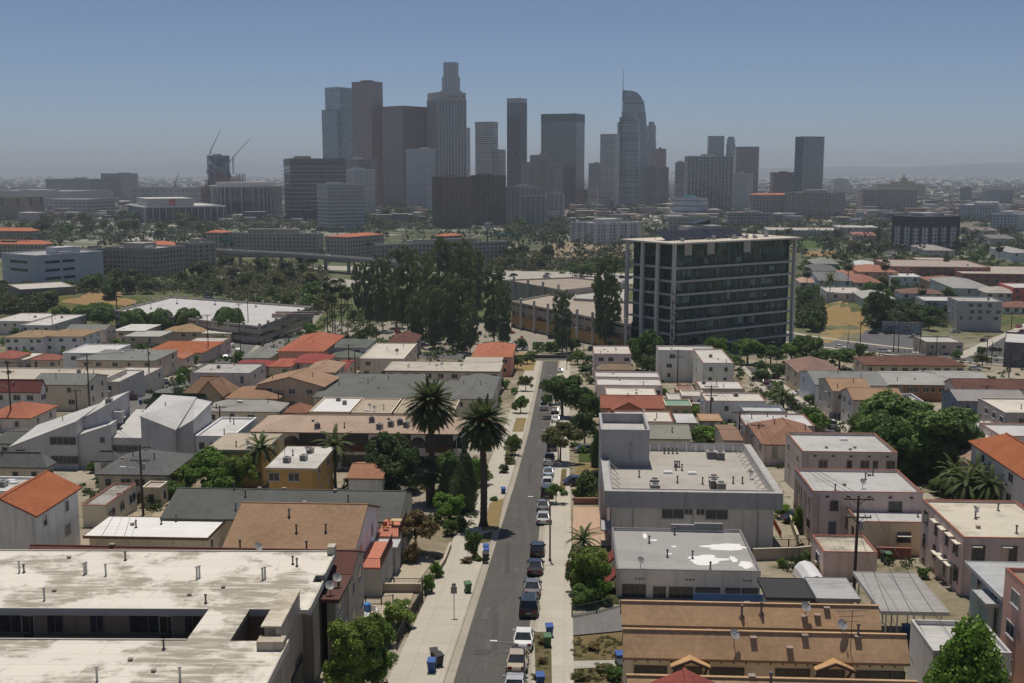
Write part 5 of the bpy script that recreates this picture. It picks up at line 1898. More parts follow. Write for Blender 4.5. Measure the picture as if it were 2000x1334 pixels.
# ------------------------------------------------------------------ near buildings built one by one
def courtyard_block():
 """white-roofed apartment block round a courtyard at the lower left"""
 z = 35.6
 def W(px, py, zz=z):
  p = P(px, py, zz)
  return p.x, p.y
 t = thing('apartment_building', 'big white-roofed courtyard block | of three storeys with a weathered flat roof', 'apartment building', (-17, 60, 26), R(-.6), None, 9)
 zl = z - 26
 def lo(px, py):
  x, y = W(px, py)
  c, s = math.cos(R(.6)), math.sin(R(.6))
  dx, dy = x + 17, y - 60
  return dx * c - dy * s, dx * s + dy * c
 xr, yb = lo(652, 1080)
 yc1 = lo(300, 1190)[1] + 1.3
 yc0 = lo(300, 1251)[1] - .8
 xa, _ = lo(390, 1225)
 xb, _ = lo(458, 1225)
 xc, _ = lo(522, 1225)
 x2, _ = lo(545, 1270)
 xl, yf = -62., 4.
 stw = stucco((.36, .31, .25))
 body = MB()
 th = .35
 body.box(xl, xr - 1.2, yc1, yb, -8, zl - th)
 body.box(xa, xb, yc0, yc1, -8, zl - th)
 body.box(xl, x2, yf, yc0, -8, zl - th)
 body.box(xc, xr - .55, yc0 + 1.2, yc1, -8, zl - th)
 body.box(xr - 1.2, xr, yc1 + 1.5, yc1 + 4.2, -8, zl - th)
 body.box(xr - 1.2, xr - .25, yc1 + 6.5, yb - 1, -8, zl - th)
 part(body, 'wall', stw, t)
 rf = MB()
 m = [(xl, xr + .1, yc1 + 6.2, yb + .2), (xl, xr - .6, yc1 + 4.6, yc1 + 6.2), (xl, xr + .25, yc1 - 1.3, yc1 + 4.6), (xa - .3, xb + .3, yc0 + .8, yc1 - 1.3), (xl, x2 + .3, yf, yc0 + .8)]
 for a in m:
  rf.box(*a, zl - th, zl)
 part(rf, 'roof', flatroof((.66, .63, .56), 1.35, 1.6), t)
 e = MB()
 k = .12
 e.box(xl, xa - .3, yc1 - 1.42, yc1 - 1.3, zl - .5, zl + .1)
 e.box(xl, xa - .3, yc0 + .8, yc0 + .92, zl - .5, zl + .1)
 e.box(xb + .3, xc, yc1 - 1.42, yc1 - 1.3, zl - .5, zl + .1)
 e.box(xl, xr + .1, yb + .2, yb + .32, zl - .5, zl + .12)
 e.box(xr + .25, xr + .37, yc1 - 1.3, yc1 + 4.6, zl - .5, zl + .14)
 e.box(xr + .1, xr + .22, yc1 + 6.2, yb + .2, zl - .5, zl + .14)
 e.box(x2 + .3, x2 + .42, yf, yc0 + .8, zl - .5, zl + .14)
 part(e, 'roof_edging', plain((.50, .47, .40), .7), t)
 # raised fin walls at the street end
 f = MB()
 f.box(xc + .35, xc + 1.35, yc0 + 1.0, yc1 - .6, zl + .01, zl + 1.3)
 f.box(xc + 1.36, xc + 1.7, yc0 + .2, yc1 - .6, -8, zl + 1.25)
 f.box(x2 - 1.6, x2 + .35, yc0 - .9, yc0 + .2, zl + .01, zl + .7)
 part(f, 'fin_wall', stucco((.44, .39, .32)), t)
 cp = MB()
 cp.box(xc + .28, xc + 1.77, yc0 + .2, yc1 - .54, zl + 1.31, zl + 1.42)
 part(cp, 'fin_coping', flatroof((.56, .51, .42), .8), t)
 c2 = MB().box(xr - .5, xr + .2, yb - .7, yb + .3, zl + .13, zl + .8)
 part(c2, 'corner_parapet', stucco((.5, .46, .38)), t)
 # gallery along the courtyard
 gl = MB()
 for zz in (zl - 3.2, zl - 6.2):
  gl.box(xl, xa, yc1 - 1.3, yc1, zz - .18, zz)
  gl.box(xl, xa, yc0 + .05, yc0 + 1.3, zz - .18, zz)
 part(gl, 'gallery_floor', plain((.2, .19, .18), .8), t)
 rl = MB()
 for zz in (zl - 3.2,):
  rl.box(xl, xa, yc1 - 1.32, yc1 - 1.28, zz + 1, zz + 1.06)
  x = xl + 30
  while x < xa:
   rl.box(x, x + .02, yc1 - 1.31, yc1 - 1.29, zz, zz + 1)
   x += .16
 part(rl, 'gallery_railing', plain((.02, .02, .02), .5), t)
 x = xa - 2.
 k = 0
 while x > xl + 25:
  window(t, (x, yc1, zl - 1.75), 0, [1.2, 3.0, 1.0][k % 3], 1.5, (.25, .22, .18), (.03, .035, .045))
  if k % 3 == 0: door(t, (x - 2.2, yc1, zl - 3.2), 0, (.035, .03, .03))
  x -= [3.6, 4.2, 3.4][k % 3]
  k += 1
 for k in range(10):
  part(MB().box(xa - 1.6 - k * 2.1, xa - .8 - k * 2.1, yc1 - .9 + (k % 2) * .4, yc1 - .7 + (k % 2) * .4, zl - 5.9, zl - 5.8), 'courtyard_lamp', plain((.6, .6, .58), .5), t)
 # street end openings
 for (y, zz, w, h) in ((yc1 + .4, zl - 2., 2.2, 1.7), (yc1 + 5.4, zl - 1.2, 1.2, 1.2), (yc1 + 7.6, zl - 2.6, 2.6, 1.8), (yc1 - 2.0, zl - 4.9, 2.0, 2.2)):
  xx = xr - .25 if y > yc1 + 6.5 else xr if y > yc1 + 1.5 and y < yc1 + 4.2 else xr - .55 if y < yc1 else xr - .25
  if y > yc1 - 1 and y < yc1 + 1.5: xx = xr - 1.2 + .0
  window(t, (xx + .01, y, zz), math.pi / 2, w, h, (.09, .085, .08), (.03, .04, .05))
 sg = MB().box(xr - .5, xr - .38, yc0 + 3.2, yc0 + 6.6, zl - 6.6, zl - 4.2)
 part(sg, 'sign_panel', plain((.03, .03, .03), .6), t)
 sg = MB()
 rnd = random.Random(5)
 for k in range(7):
  sg.box(xr - .5, xr - .42, yc0 + 6.9, yc0 + 7.3, zl - 4.3 - k * .33, zl - 4.05 - k * .33)
 part(sg, 'sign_lettering', plain((.03, .03, .03), .6), t)
 # pipes on the roof, from the photograph
 for px, py, b in ((38, 1118, 'wpipe'), (47, 1118, 'pipe'), (165, 1122, 'wpipe'), (169, 1120, 'wpipe'), (207, 1124, 'wpipe'), (385, 1130, 'wpipe'), (390, 1128, 'wpipe'), (513, 1132, 'wpipe'), (518, 1130, 'wpipe'), (87, 1172, 'wpipe'), (106, 1155, 'vent'), (135, 1090, 'vent'), (436, 1148, 'vent'), (255, 1290, 'vent'), (300, 1312, 'vent'), (190, 1330, 'wpipe'), (352, 1331, 'wpipe'), (245, 1094, 'pipe'), (572, 1102, 'pipe'), (580, 1106, 'pipe'), (320, 1268, 'pipe'), (402, 1178, 'pipe'), (370, 1163, 'vent')):
  x, y = lo(px, py)
  bit(b, t, (x, y, zl), 0, .85 if b != 'vent' else .7)
 # stair to the street
 m = MB()
 for k in range(9):
  m.box(xr + .2 + k * .32, xr + .52 + k * .32, yc0 - 4, yc0 - 1.5, -4, zl - 7.6 - k * .18)
 part(m, 'entry_stair', concrete((.35, .32, .27)), t)
 return t
def gray_roof_house():
 """single-storey gray-roofed house with clay tile awnings and a blue tarpaulin"""
 t = house('gray flat-roofed house with white patches | and clay-tile awnings beside the gray apartment block', 'house', 1205, 1112, 1486, 1031, 1166, wall=(.46, .44, .41), roof=(.33, .325, .315), par=.3, trim=(.26, .26, .26), wf=0, ws=0, doors=0, bits='', dirt=.25)
 W, D, z = tuple(t['_size'])
 for u, w in ((.10, 1.7), (.17, .9), (.30, 1.2), (.41, 1.2), (.49, 1.2), (.60, 1.4), (.67, 1.4), (.81, 1.4), (.93, 1.6)):
  window(t, (u * W, 0, z - 2.4), 0, w, 1.5 if u < .2 else 1.1, (.12, .11, .10), bars=3)
 for k in (.13, .48, .88):
  m = MB()
  for j in range(3):
   m.box(k * W + j * .35, k * W + j * .35 + .2, -.02, 0.05, z - 1.05, z - .9)
  part(m, 'wall_vent', plain((.05, .05, .05), .8), t)
 for y in (2.2, 7.5):
  m = MB()
  m.raw([(-.05, y - 1.3, z - .9), (-.05, y + 1.3, z - .9), (-1.3, y + 1.3, z - 2.3), (-1.3, y - 1.3, z - 2.3), (-.05, y - 1.3, z - 1.2), (-.05, y + 1.3, z - 1.2), (-1.3, y + 1.3, z - 2.5), (-1.3, y - 1.3, z - 2.5)],
    [(0, 1, 2, 3), (7, 6, 5, 4), (0, 3, 7, 4), (1, 5, 6, 2), (3, 2, 6, 7)])
  part(m, 'tiled_awning', tiles(TRED, 'y'), t)
 rr = random.Random(2)
 for cx, cy_, a, b in ((.66, .30, 2.3, 1.6), (.83, .62, 2.6, 1.2), (.93, .2, .8, 1.2), (.31, .75, .5, .3), (.45, .6, .35, .3), (.85, .33, .5, 1.0), (.25, .85, .3, 1.2), (.40, .42, .4, .25)):
  m = MB()
  pts = []
  for k in range(22):
   th = k * 2 * math.pi / 22
   q = rr.uniform(.6, 1.15)
   pts.append((cx * W + a * q * math.cos(th), cy_ * D + b * q * math.sin(th), z - .3 + .055))
  m.face(pts)
  part(m, 'white_patch', plain((.72, .72, .71), .7), t)
 for u, v, b in ((.27, .68, 'pipe'), (.38, .35, 'pipe'), (.48, .9, 'pipe'), (.66, .03 + .05, 'pipe'), (.17, .1, 'dish'), (.56, .33, 'pipe')):
  bit(b, t, (u * W, v * D, z - .28))
 m = MB()
 m.box(W * .46, W * .64, D - .2, D + .25, z - .05, z + .55).box(W * .64, W * .86, D - .2, D + .25, z + .1, z + .75)
 part(m, 'raised_parapet', stucco((.27, .27, .27)), t)
 lw = local(t)
 m = MB().box(0, W * .5, 0, .06, 0, 1.5)
 for k in range(9):
  m.box(k * W * .5 / 8 - .04, k * W * .5 / 8 + .04, .07, .15, -2, 1.35)
 o = m.build('tarpaulin_screen', [plain((.02, .10, .30), .5)], None, lw(W * .52, -2.2, z - 3.1), -HD)
 tag(o, 'bright blue tarpaulin screen in front of the gray flat-roofed house', 'screen')
def gray_apartment():
 """large gray apartment block on the right with parapet roof and stair tower"""
 t = house('large gray apartment block | with a deep roof fascia and a windowless stair tower', 'apartment building', 1195, 955, 1513, 864, 1068, wall=(.46, .44, .41), roof=(.40, .38, .345), par=1.15, trim=(.36, .355, .35), wf=0, ws=0, doors=0, bits='', dirt=.3)
 W, D, z = tuple(t['_size'])
 m = MB()
 m.box(-.9, W + .9, -.8, -.003, z - 2.1, z - .02)
 m.box(W + .003, W + .9, -.003, D, z - 2.1, z - .02)
 m.box(-.9, -.003, -.003, D * .62, z - 2.1, z - .02)
 part(m, 'roof_fascia', stucco((.40, .395, .385)), t)
 # braces behind the parapets
 for k in range(11):
  x = W * (.32 + .66 * k / 10)
  part(MB().bar((x, D - .25, z - .1), (x, D - 1.1, z - 1.1), .08), 'parapet_brace', plain((.45, .45, .45), .5), t)
 for k in range(18):
  y = D * (.05 + .9 * k / 11) if k < 12 else D * (.05 + .1 * (k - 12))
  x0, x1 = (W - .25, W - 1.3) if k < 12 else (.25, 1.3)
  part(MB().bar((x0, y, z - .1), (x1, y, z - 1.1), .08), 'parapet_brace', plain((.45, .45, .45), .5), t)
 # stair tower
 tw = W * .285
 m = MB()
 a, b = D * .62, D * 1.06
 m.box(-.9, tw, a, b, -5, z + 2.6)
 m.box(-.9, tw, a, a + .25, z + 2.6, z + 3.9).box(-.9, tw, b - .25, b, z + 2.6, z + 3.9).box(-.9, -.65, a + .25, b - .25, z + 2.6, z + 3.9).box(tw - .25, tw, a + .25, b - .25, z + 2.6, z + 3.9)
 part(m, 'stair_tower', stucco((.43, .425, .415)), t)
 part(MB().box(tw * .52, tw * .58, a - .12, a, z - .2, z + 2.2), 'downpipe', plain((.3, .3, .31), .5), t)
 part(MB().box(-.95, tw + .05, a - .05, a + .3, z + 3.9, z + 4.0).box(-.95, tw + .05, b - .3, b + .05, z + 3.9, z + 4.0).box(-.95, -.6, a + .3, b - .3, z + 3.9, z + 4.0).box(tw - .3, tw + .05, a + .3, b - .3, z + 3.9, z + 4.0), 'tower_coping', plain((.33, .33, .34), .7), t)
 rz = z - 1.1
 for u, v, k in ((.28, .12, 'ac'), (.285, .22, 'ac'), (.70, .17, 'ac'), (.665, .22, 'ac'), (.675, .30, 'ac'), (.74, .84, 'ac'), (.80, .82, 'ac'), (.40, .50, 'sky'), (.56, .49, 'sky'), (.46, .62, 'pipe'), (.475, .62, 'pipe'), (.49, .62, 'pipe'), (.46, .56, 'pipe'), (.50, .55, 'pipe'), (.44, .3, 'pipe'), (.6, .28, 'pipe'), (.8, .3, 'pipe'), (.86, .3, 'pipe'), (.2, .4, 'pipe'), (.42, .93, 'pipe'), (.45, .93, 'pipe'), (.48, .93, 'pipe'), (.51, .93, 'pipe'), (.93, .4, 'dish')):
  bit(k, t, (u * W, v * D, rz), 0, 1.25 if k == 'ac' else 1.0)
 for k, zz in enumerate((z - 3.0, z - 6.1)):
  window(t, (W * .38, 0, zz), 0, 2.6, 1.1, (.4, .4, .4))
  window(t, (W * .65, 0, zz), 0, 2.6, 1.1, (.4, .4, .4))
  window(t, (W * .475, 0, zz + .3), 0, .9, .6, (.4, .4, .4))
  window(t, (W * .55, 0, zz + .3), 0, .9, .6, (.4, .4, .4))
 for x in (.13, .50, .90):
  part(MB().box(W * x, W * x + .12, -.1, 0, -4, z - 2.1), 'downpipe', plain((.36, .345, .33), .7), t)
 # balconies at the street end
 for zz in (z - 5.2, z - 8.2):
  m = MB().box(-1.3, -.003, -.4, 3.2, zz, zz + .15)
  b_ = part(m, 'balcony', plain((.35, .35, .35), .7), t)
  r = MB().box(-1.3, -1.26, -.4, 3.2, zz + 1, zz + 1.06)
  for k in range(22):
   r.box(-1.29, -1.27, -.4 + k * .16, -.38 + k * .16, zz + .15, zz + 1)
  r.build('railing', plain((.05, .05, .05), .5), b_)
  window(t, (0, 1.5, zz + 1.5), -math.pi / 2, 1.8, 1.7, (.2, .2, .2))
 return t
def brown_row(label, x0, y0, x1, yr, rh, z_shift, wallbase, front):
 t = house(label, 'apartment building', x0, y0, x1, yr, wallbase, 'gable_x', wall=(.50, .42, .31), roof=(.50, .31, .155), rh=rh, ov=.5, wf=0, ws=0, doors=0, bits='pipe vent vent dish vent vent vent ant dish' if front else 'pipe vent vent vent pipe vent dish', frame=(.05, .04, .035))
 W, D, z = tuple(t['_size'])
 if front:
  for u, w in ((.10, 2.3), (.235, 1.8), (.37, 2.4), (.60, 2.4), (.735, 1.8), (.88, 2.4), (.965, 1.0)):
   window(t, (u * W, .5, z - 1.35), 0, w, .95, (.05, .035, .03), (.015, .015, .015), bars=2)
  for u in (.235, .735):
   m = MB()
   a, b, q = u * W - 1.45, u * W + 1.45, u * W
   m.raw([(a, -.75, z - .35), (q, -.75, z + .26), (b, -.75, z - .35), (a, .7, z - .35), (q, .7, z + .26), (b, .7, z - .35)], [(0, 1, 4, 3), (1, 2, 5, 4)])
   part(m, 'porch_roof', shingle((.50, .31, .155), 'y'), t)
   m = MB()
   m.bar((a, -.8, z - .4), (q, -.8, z + .2), .16).bar((q, -.8, z + .2), (b, -.8, z - .4), .16)
   for x in (a + .3, b - .3):
    m.bar((x, -.7, z - .4), (x, .5, z - 1.6), .14)
   part(m, 'porch_gable', plain((.06, .03, .025), .8), t)
  m = MB()
  for k in range(int(W / .9)):
   m.box(k * .9, k * .9 + .08, -.02, .5, z - .33, z - .21)
  part(m, 'rafter_tails', plain((.08, .04, .03), .8), t)
 return t
def headquarters():
 """eight-storey glass office building with white slabs and tapered columns"""
 C = P(1319, 474, 44.2)
 a = R(33)
 t = thing('office_building', 'eight-storey glass office building | with white floor bands and tapered columns', 'office building', (C.x, C.y, 2.0), a, None, 42)
 h = 42.2
 Lx, Ly = 63., 27.
 glf = facade((.025, .05, .045), (.055, .12, .105), .95, 2.45, .9, .97, .5, .95, 1.55)
 FOOT.append((C.x, C.y, a, 0, Lx, 0, Ly))
 part(MB().box(1.6, Lx - 1.6, 1.6, Ly - 1.6, -4, h - .9), 'glazing', glf, t)
 wc = plain((.40, .395, .385), .6)
 zs = [h - 9.2 - 4.95 * k for k in range(7)]
 for z in zs:
  part(MB().box(0.2, Lx - .2, .1, Ly - .1, z - .8, z), 'floor_band', wc, t)
 m = MB().box(-2.6, Lx + 2.2, -2.0, Ly + 2.0, h - .6, h - .1)
 part(m, 'roof_slab', plain((.60, .57, .52), .7), t)
 part(MB().box(-2.4, Lx + 2.0, -1.8, Ly + 1.8, h - .1, h - .02), 'roof', flatroof((.60, .55, .47), .45), t)
 # tapered columns on the short face and at the far corner
 for k, (x, y) in enumerate(((-.4, -.4), (-.6, 8.6), (-.6, 17.4), (-.6, 26.6), (Lx, -.2))):
  m = MB()
  for (za, zb, wa, wb) in ((-4, h * .45, .6, .9), (h * .45, h - .62, .9, .55)):
   m.raw([(x - wa, y - .6, za), (x + .25, y - .6, za), (x + .25, y + .8, za), (x - wa, y + .8, za), (x - wb, y - .6, zb), (x + .25, y - .6, zb), (x + .25, y + .8, zb), (x - wb, y + .8, zb)],
     [(0, 1, 5, 4), (1, 2, 6, 5), (2, 3, 7, 6), (3, 0, 4, 7), (4, 5, 6, 7)])
  part(m, 'column', plain((.52, .51, .50), .6), t)
 # mullions, balcony glass and blind panels
 m = MB()
 n = 66
 for k in range(n + 1):
  x = 1.6 + (Lx - 3.2) * k / n
  m.box(x - .04, x + .04, 1.4, 1.59, -4, h - .9)
 for k in range(25):
  y = 1.6 + (Ly - 3.2) * k / 24
  m.box(1.3, 1.59, y - .05, y + .05, -4, h - .9)
 part(m, 'mullions', plain((.06, .065, .065), .4, .3), t)
 rnd = random.Random(8)
 m = MB()
 for z in zs + [h - 5.0]:
  k = 0
  while k < 64:
   if rnd.random() < .2:
    w = rnd.randrange(1, 4)
    x = 1.6 + (Lx - 3.2) * k / n
    m.box(x + .06, x + (Lx - 3.2) / n * w - .06, 1.5, 1.57, z - 4.9 + 1.2, z - 1.2 - rnd.choice([0, .6, 1.4]))
   k += rnd.randrange(1, 5)
 part(m, 'window_blinds', plain((.20, .30, .27), .6), t)['kind'] = 'stuff'
 m = MB()
 for u in (.085, .265, .565):
  m.box(Lx * u, Lx * (u + .055), .6, 1.3, h - 5, h - .9)
 part(m, 'blank_panels', plain((.42, .41, .40), .7), t)
 m = MB()
 for i, z in enumerate(zs):
  m.box(.4, Lx - .4, .34, .44, z + 1.1, z + 1.16)
  for k in range(32):
   m.box(.5 + k * 2, .56 + k * 2, .3, .345, z, z + 1.1)
 part(m, 'balcony_railing', plain((.04, .045, .045), .4), t)
 # creeper up the corner column
 m = MB()
 for k in range(900):
  z = rnd.uniform(0, h * .62) ** 1.0
  if rnd.random() < z / (h * .75): continue
  leaf_quad(m, Vector((rnd.uniform(-1.7, .7), -.75 + rnd.uniform(-.3, .1), z)), Vector((rnd.uniform(-.5, .5), -1, rnd.uniform(-.2, .6))).normalized(), .5, rnd)
 part(m, 'creeper', leaf((.03, .06, .03)), t)
 # rooftop
 for k in range(5):
  x = 3 + k * 8.3
  m = MB()
  m.raw([(x, 9, h + .6), (x + 7.8, 9, h + .6), (x + 7.8, 15.5, h + 3.4), (x, 15.5, h + 3.4), (x, 9, h + .4), (x + 7.8, 9, h + .4), (x + 7.8, 15.5, h + 3.2), (x, 15.5, h + 3.2)],
    [(0, 1, 2, 3), (7, 6, 5, 4), (0, 4, 5, 1), (1, 5, 6, 2), (2, 6, 7, 3), (3, 7, 4, 0)])
  part(m, 'solar_panel', plain((.015, .016, .02), .3), t)
 m = MB()
 for k in range(5):
  x = 3 + k * 8.3
  for dx in (.3, 7.4):
   m.bar((x + dx, 9.2, h - .1), (x + dx, 9.2, h + .5), .15).bar((x + dx, 15.2, h - .1), (x + dx, 15.2, h + 3.2), .15)
 part(m, 'panel_posts', plain((.25, .25, .25), .5), t)
 part(MB().box(22, 40, 17, 23, h - .1, h + 4.6), 'mechanical_penthouse', plain((.34, .34, .34), .7), t)
 m = MB()
 m.prism([(26, 18), (34, 18), (34, 23), (26, 23)], [h + 5.2] * 4, [h + 5.5, h + 7.0, h + 7.0, h + 5.5])
 part(m, 'rooftop_canopy', plain((.02, .02, .022), .3), t)
 for k in range(12):
  x, y = rnd.uniform(6, Lx - 6), rnd.uniform(3, 8)
  a_ = rnd.uniform(.6, 1.6)
  part(MB().box(x, x + a_, y, y + 1, h - .1, h + rnd.uniform(.6, 1.6)), 'roof_equipment', plain((.4, .4, .4), .5), t)
 m = MB()
 for k in range(44):
  x = -2 + (Lx + 4) * k / 43
  m.box(x - .03, x + .03, -1.7, -1.64, h - .1, h + 1)
 m.box(-2, Lx + 2, -1.7, -1.66, h + .95, h + 1)
 part(m, 'roof_railing', plain((.3, .3, .3), .5), t)
 return t
def poly_block(label, cat, pts, z, wall, roof, name='building', par=.6, fac=None, base=-4., dirt=.3, skip=False):
 """flat-roofed building over a quadrilateral given by roof pixels, counter-clockwise from the nearest corner"""
 w = [P(px, py, z) for px, py in pts]
 o = Vector((w[0].x, w[0].y, 0))
 o.z = g(o.x, o.y)
 t = thing(name, label, cat, o, 0, None, z - o.z)
 q = [(p.x - o.x, p.y - o.y) for p in w]
 zl = z - o.z
 a_ = math.atan2(q[1][1], q[1][0])
 us = [x * math.cos(a_) + y * math.sin(a_) for x, y in q]
 vs_ = [-x * math.sin(a_) + y * math.cos(a_) for x, y in q]
 FOOT.append((o.x, o.y, a_, min(us), max(us), min(vs_), max(vs_)))
 part(MB().prism(q, base, zl - par), 'wall', fac or stucco(wall), t)
 part(MB().prism([(x * .985 + sum(a for a, _ in q) / len(q) * .015, y * .985 + sum(b for _, b in q) / len(q) * .015) for x, y in q], zl - par, zl - par + .05), 'roof', flatroof(roof, dirt), t)
 m = MB()
 n = len(q)
 for i in range(n):
  a, b = Vector((*q[i], 0)), Vector((*q[(i + 1) % n], 0))
  d = (b - a).normalized()
  s = Vector((-d.y, d.x, 0)) * .4
  m.prism([(a.x, a.y), (b.x, b.y), (b.x + s.x, b.y + s.y), (a.x + s.x, a.y + s.y)], zl - par - .1, zl + .001 * i)
 if par > 0: part(m, 'parapet', plain(sh(wall, 1.08), .7), t)
 return t, q, zl
def parking_deck():
 pts = [(507, 637), (610, 598), (334, 579), (224, 606)]
 t, q, z = poly_block('large white-topped parking deck | with a low posted parapet', 'parking deck', pts, 8.5, (.40, .35, .30), (.50, .50, .50), 'parking_deck', .9, facade((.38, .34, .29), (.05, .05, .05), 900, 3.4, 1, .45), dirt=.2)
 n = len(q)
 for i in range(n):
  a, b = Vector((*q[i], 0)), Vector((*q[(i + 1) % n], 0))
  k = max(2, int((b - a).length / 9))
  for j in range(k):
   p = a.lerp(b, j / k)
   part(MB().box(p.x - .5, p.x + .5, p.y - .5, p.y + .5, z - 2.6, z + 1.1), 'parapet_post', plain((.46, .43, .38), .8), t)
 for px, py in ((295, 604), (346, 594), (420, 596), (500, 600)):
  p = P(px, py, z + t.location.z - .9)
  m = MB().tube([(p.x - t.location.x, p.y - t.location.y, z - .9), (p.x - t.location.x, p.y - t.location.y, z + 5)], .12, 6)
  m.box(p.x - t.location.x - .9, p.x - t.location.x + .9, p.y - t.location.y - .2, p.y - t.location.y + .2, z + 5, z + 5.2)
  m.box(p.x - t.location.x - .4, p.x - t.location.x + .4, p.y - t.location.y - .4, p.y - t.location.y + .4, z - .9, z - .1)
  part(m, 'deck_lamp', plain((.4, .4, .4), .5), t)
 # ramp opening
 a = P(575, 612, 9) - t.location
 part(MB().box(a.x - 9, a.x + 9, a.y - 4, a.y - 3.4, z - .85, z + .9).box(a.x - 9, a.x + 9, a.y + 3.4, a.y + 4, z - .85, z + .9), 'ramp_wall', plain((.42, .33, .27), .8), t)
def school():
 f = facade((.30, .26, .21), (.05, .055, .06), 3.2, 5.2, .86, .5)
 t, q, z = poly_block('low beige hall with tall white columns | left of the glass office building', 'hall', [(1232, 634), (1262, 594), (1092, 571), (1000, 588)], 12.0, (.42, .38, .32), (.36, .31, .26), 'hall', .8, f)
 a, b = Vector((*q[0], 0)), Vector((*q[3], 0))
 for k in range(8):
  p = a.lerp(b, (k + .3) / 8)
  part(MB().box(p.x - .55, p.x + .55, p.y - 1.6, p.y - .5, -3, z + 2.2), 'column', plain((.50, .49, .46), .7), t)
 m = MB()
 d = (b - a).normalized()
 s = Vector((d.y, -d.x, 0)) * -1
 m.prism([(a.x - .3, a.y - .3), (b.x - .3, b.y - .3), (b.x - .3, b.y - .1), (a.x - .3, a.y - .1)][::-1], 0.2, z * .42)
 part(m, 'ochre_base', plain((.33, .20, .07), .8), t)
 t, q, z = poly_block('higher beige hall | behind the low columned hall', 'hall', [(1100, 566), (1225, 552), (1120, 541), (985, 546)], 15.0, (.40, .36, .31), (.33, .28, .23), 'hall', .8)
 a, b = Vector((*q[0], 0)), Vector((*q[3], 0))
 for k in range(4):
  p = a.lerp(b, (k + .3) / 4)
  part(MB().box(p.x - .6, p.x + .6, p.y - 1.6, p.y - .5, -3, z + 2.4), 'column', plain((.50, .49, .46), .7), t)
 poly_block('flat gray hall annex | between the beige halls and the glass office building', 'hall', [(1120, 582), (1225, 588), (1228, 560), (1130, 562)], 12.5, (.40, .38, .34), (.42, .41, .39), 'hall', .6)
def overpass():
 D0, D1 = P(395, 500, 9), P(960, 545, 9)
 top = [P(400, 488, 11), P(560, 496, 11), (P(740, 509, 11)), P(960, 534, 11)]
 o = top[1].copy()
 o.z = 0
 t = thing('freeway_overpass', 'concrete freeway overpass | on columns behind the dark pine grove', 'overpass', o, 0, None, 10)
 m, r, c = MB(), MB(), MB()
 w = 11.
 for i in range(3):
  a, b = top[i] - o, top[i + 1] - o
  d = (b - a).normalized()
  s = Vector((-d.y, d.x, 0)) * w
  m.prism([(a.x, a.y), (b.x, b.y), (b.x + s.x, b.y + s.y), (a.x + s.x, a.y + s.y)], 8.8, 10.6 - .01 * i)
  for k in (0, 1, .5):
   v = s * k
   u = s.normalized() * .4 * (1 if k < 1 else -1)
   r.prism([(a.x + v.x, a.y + v.y), (b.x + v.x, b.y + v.y), (b.x + v.x + u.x, b.y + v.y + u.y), (a.x + v.x + u.x, a.y + v.y + u.y)][::1 if k < 1 else -1], 10.65, 11.5)
  for k in range(4):
   p = a.lerp(b, (k + .5) / 4) + s * .5
   part(MB().tube([(p.x, p.y, -2), (p.x, p.y, 8.8)], [1.1, 1.3], 10), 'column', plain((.34, .32, .3), .8), t)
 part(m, 'deck', concrete((.36, .34, .31), 12.), t)
 part(r, 'barrier', plain((.38, .36, .33), .8), t)
 rnd = random.Random(12)
 for k in range(9):
  f = rnd.random() * 2.9
  i = int(f)
  p = top[i].lerp(top[i + 1], f - i)
  d = (top[i + 1] - top[i]).normalized()
  p = p + Vector((-d.y, d.x, 0)) * rnd.choice([2.6, 5, 7, 9])
  q = proj((p.x, p.y, 10.7))
  cc = car(rnd.choice(['sedan', 'suv', 'sedan', 'van']), rnd.choice(['white', 'silver', 'gray', 'white']), *q, 90, None, 'cars on the freeway overpass')
  cc.location = (p.x, p.y, 10.62)
  cc.rotation_euler = (0, 0, math.atan2(d.y, d.x) - math.pi / 2)
# ------------------------------------------------------------------ the neighbourhood
make_ground()
make_roads()
courtyard_block()
gray_roof_house()
gray_apartment()
headquarters()
parking_deck()
school()
overpass()
H = house
hb = 'house'
ab = 'apartment building'
# lower left
H('dark red low-roofed apartment | behind the big white-roofed courtyard block', ab, 20, 1124, 684, 1060, 6.4, 'gable_x', wall=(.34, .29, .23), roof=SRED, rh=1.5, wf=0, ws=2, doors=0, bits='pipe pipe vent vent vent vent dish dish pipe', d=8)
H('brown shingle gabled house | with a raised street-side balcony', hb, 432, 1072, 694, 981, 5.6, 'gable_x', wall=(.55, .53, .50), roof=(.30, .18, .095), rh=2.6, trim=(.14, .05, .04), wf=0, ws=2, bits='pipe pipe vent pipe', doors=0)
H('flat bright white carport roof | between the alley and the brown shingle house', 'carport', 163, 1047, 405, 1009, 3.4, 'flat', par=None, wall=(.5, .45, .36), roof=(.72, .72, .71), trim=(.20, .10, .06), wf=0, ws=0, bits='pipe pipe pipe vent', dirt=.12)
H('long charcoal gray-roofed house | behind the white carport roof', hb, 312, 1012, 780, 953, 4.2, 'gable_x', wall=(.42, .38, .30), roof=(.105, .115, .105), rh=1.9, bits='pipe pipe vent pipe vent pipe vent pipe pipe', wf=0, ws=1, hip=.5)
H('orange tiled two-storey house | with a bright single-slope tile roof at the left edge', hb, -70, 1006, 72, 918, 6.8, 'gable_y', wall=(.55, .52, .49), roof=TORANGE, rh=2.0, wf=0, ws=2, bits='', doors=0, ww=1.3)
H('low white wing with red trim | in front of the orange tiled two-storey house', hb, -80, 1004, 56, 985, 6.0, 'flat', wall=(.55, .52, .48), roof=RGRAY, par=.2, trim=TRED, wf=2, ws=1, bits='', d=4, doors=0)
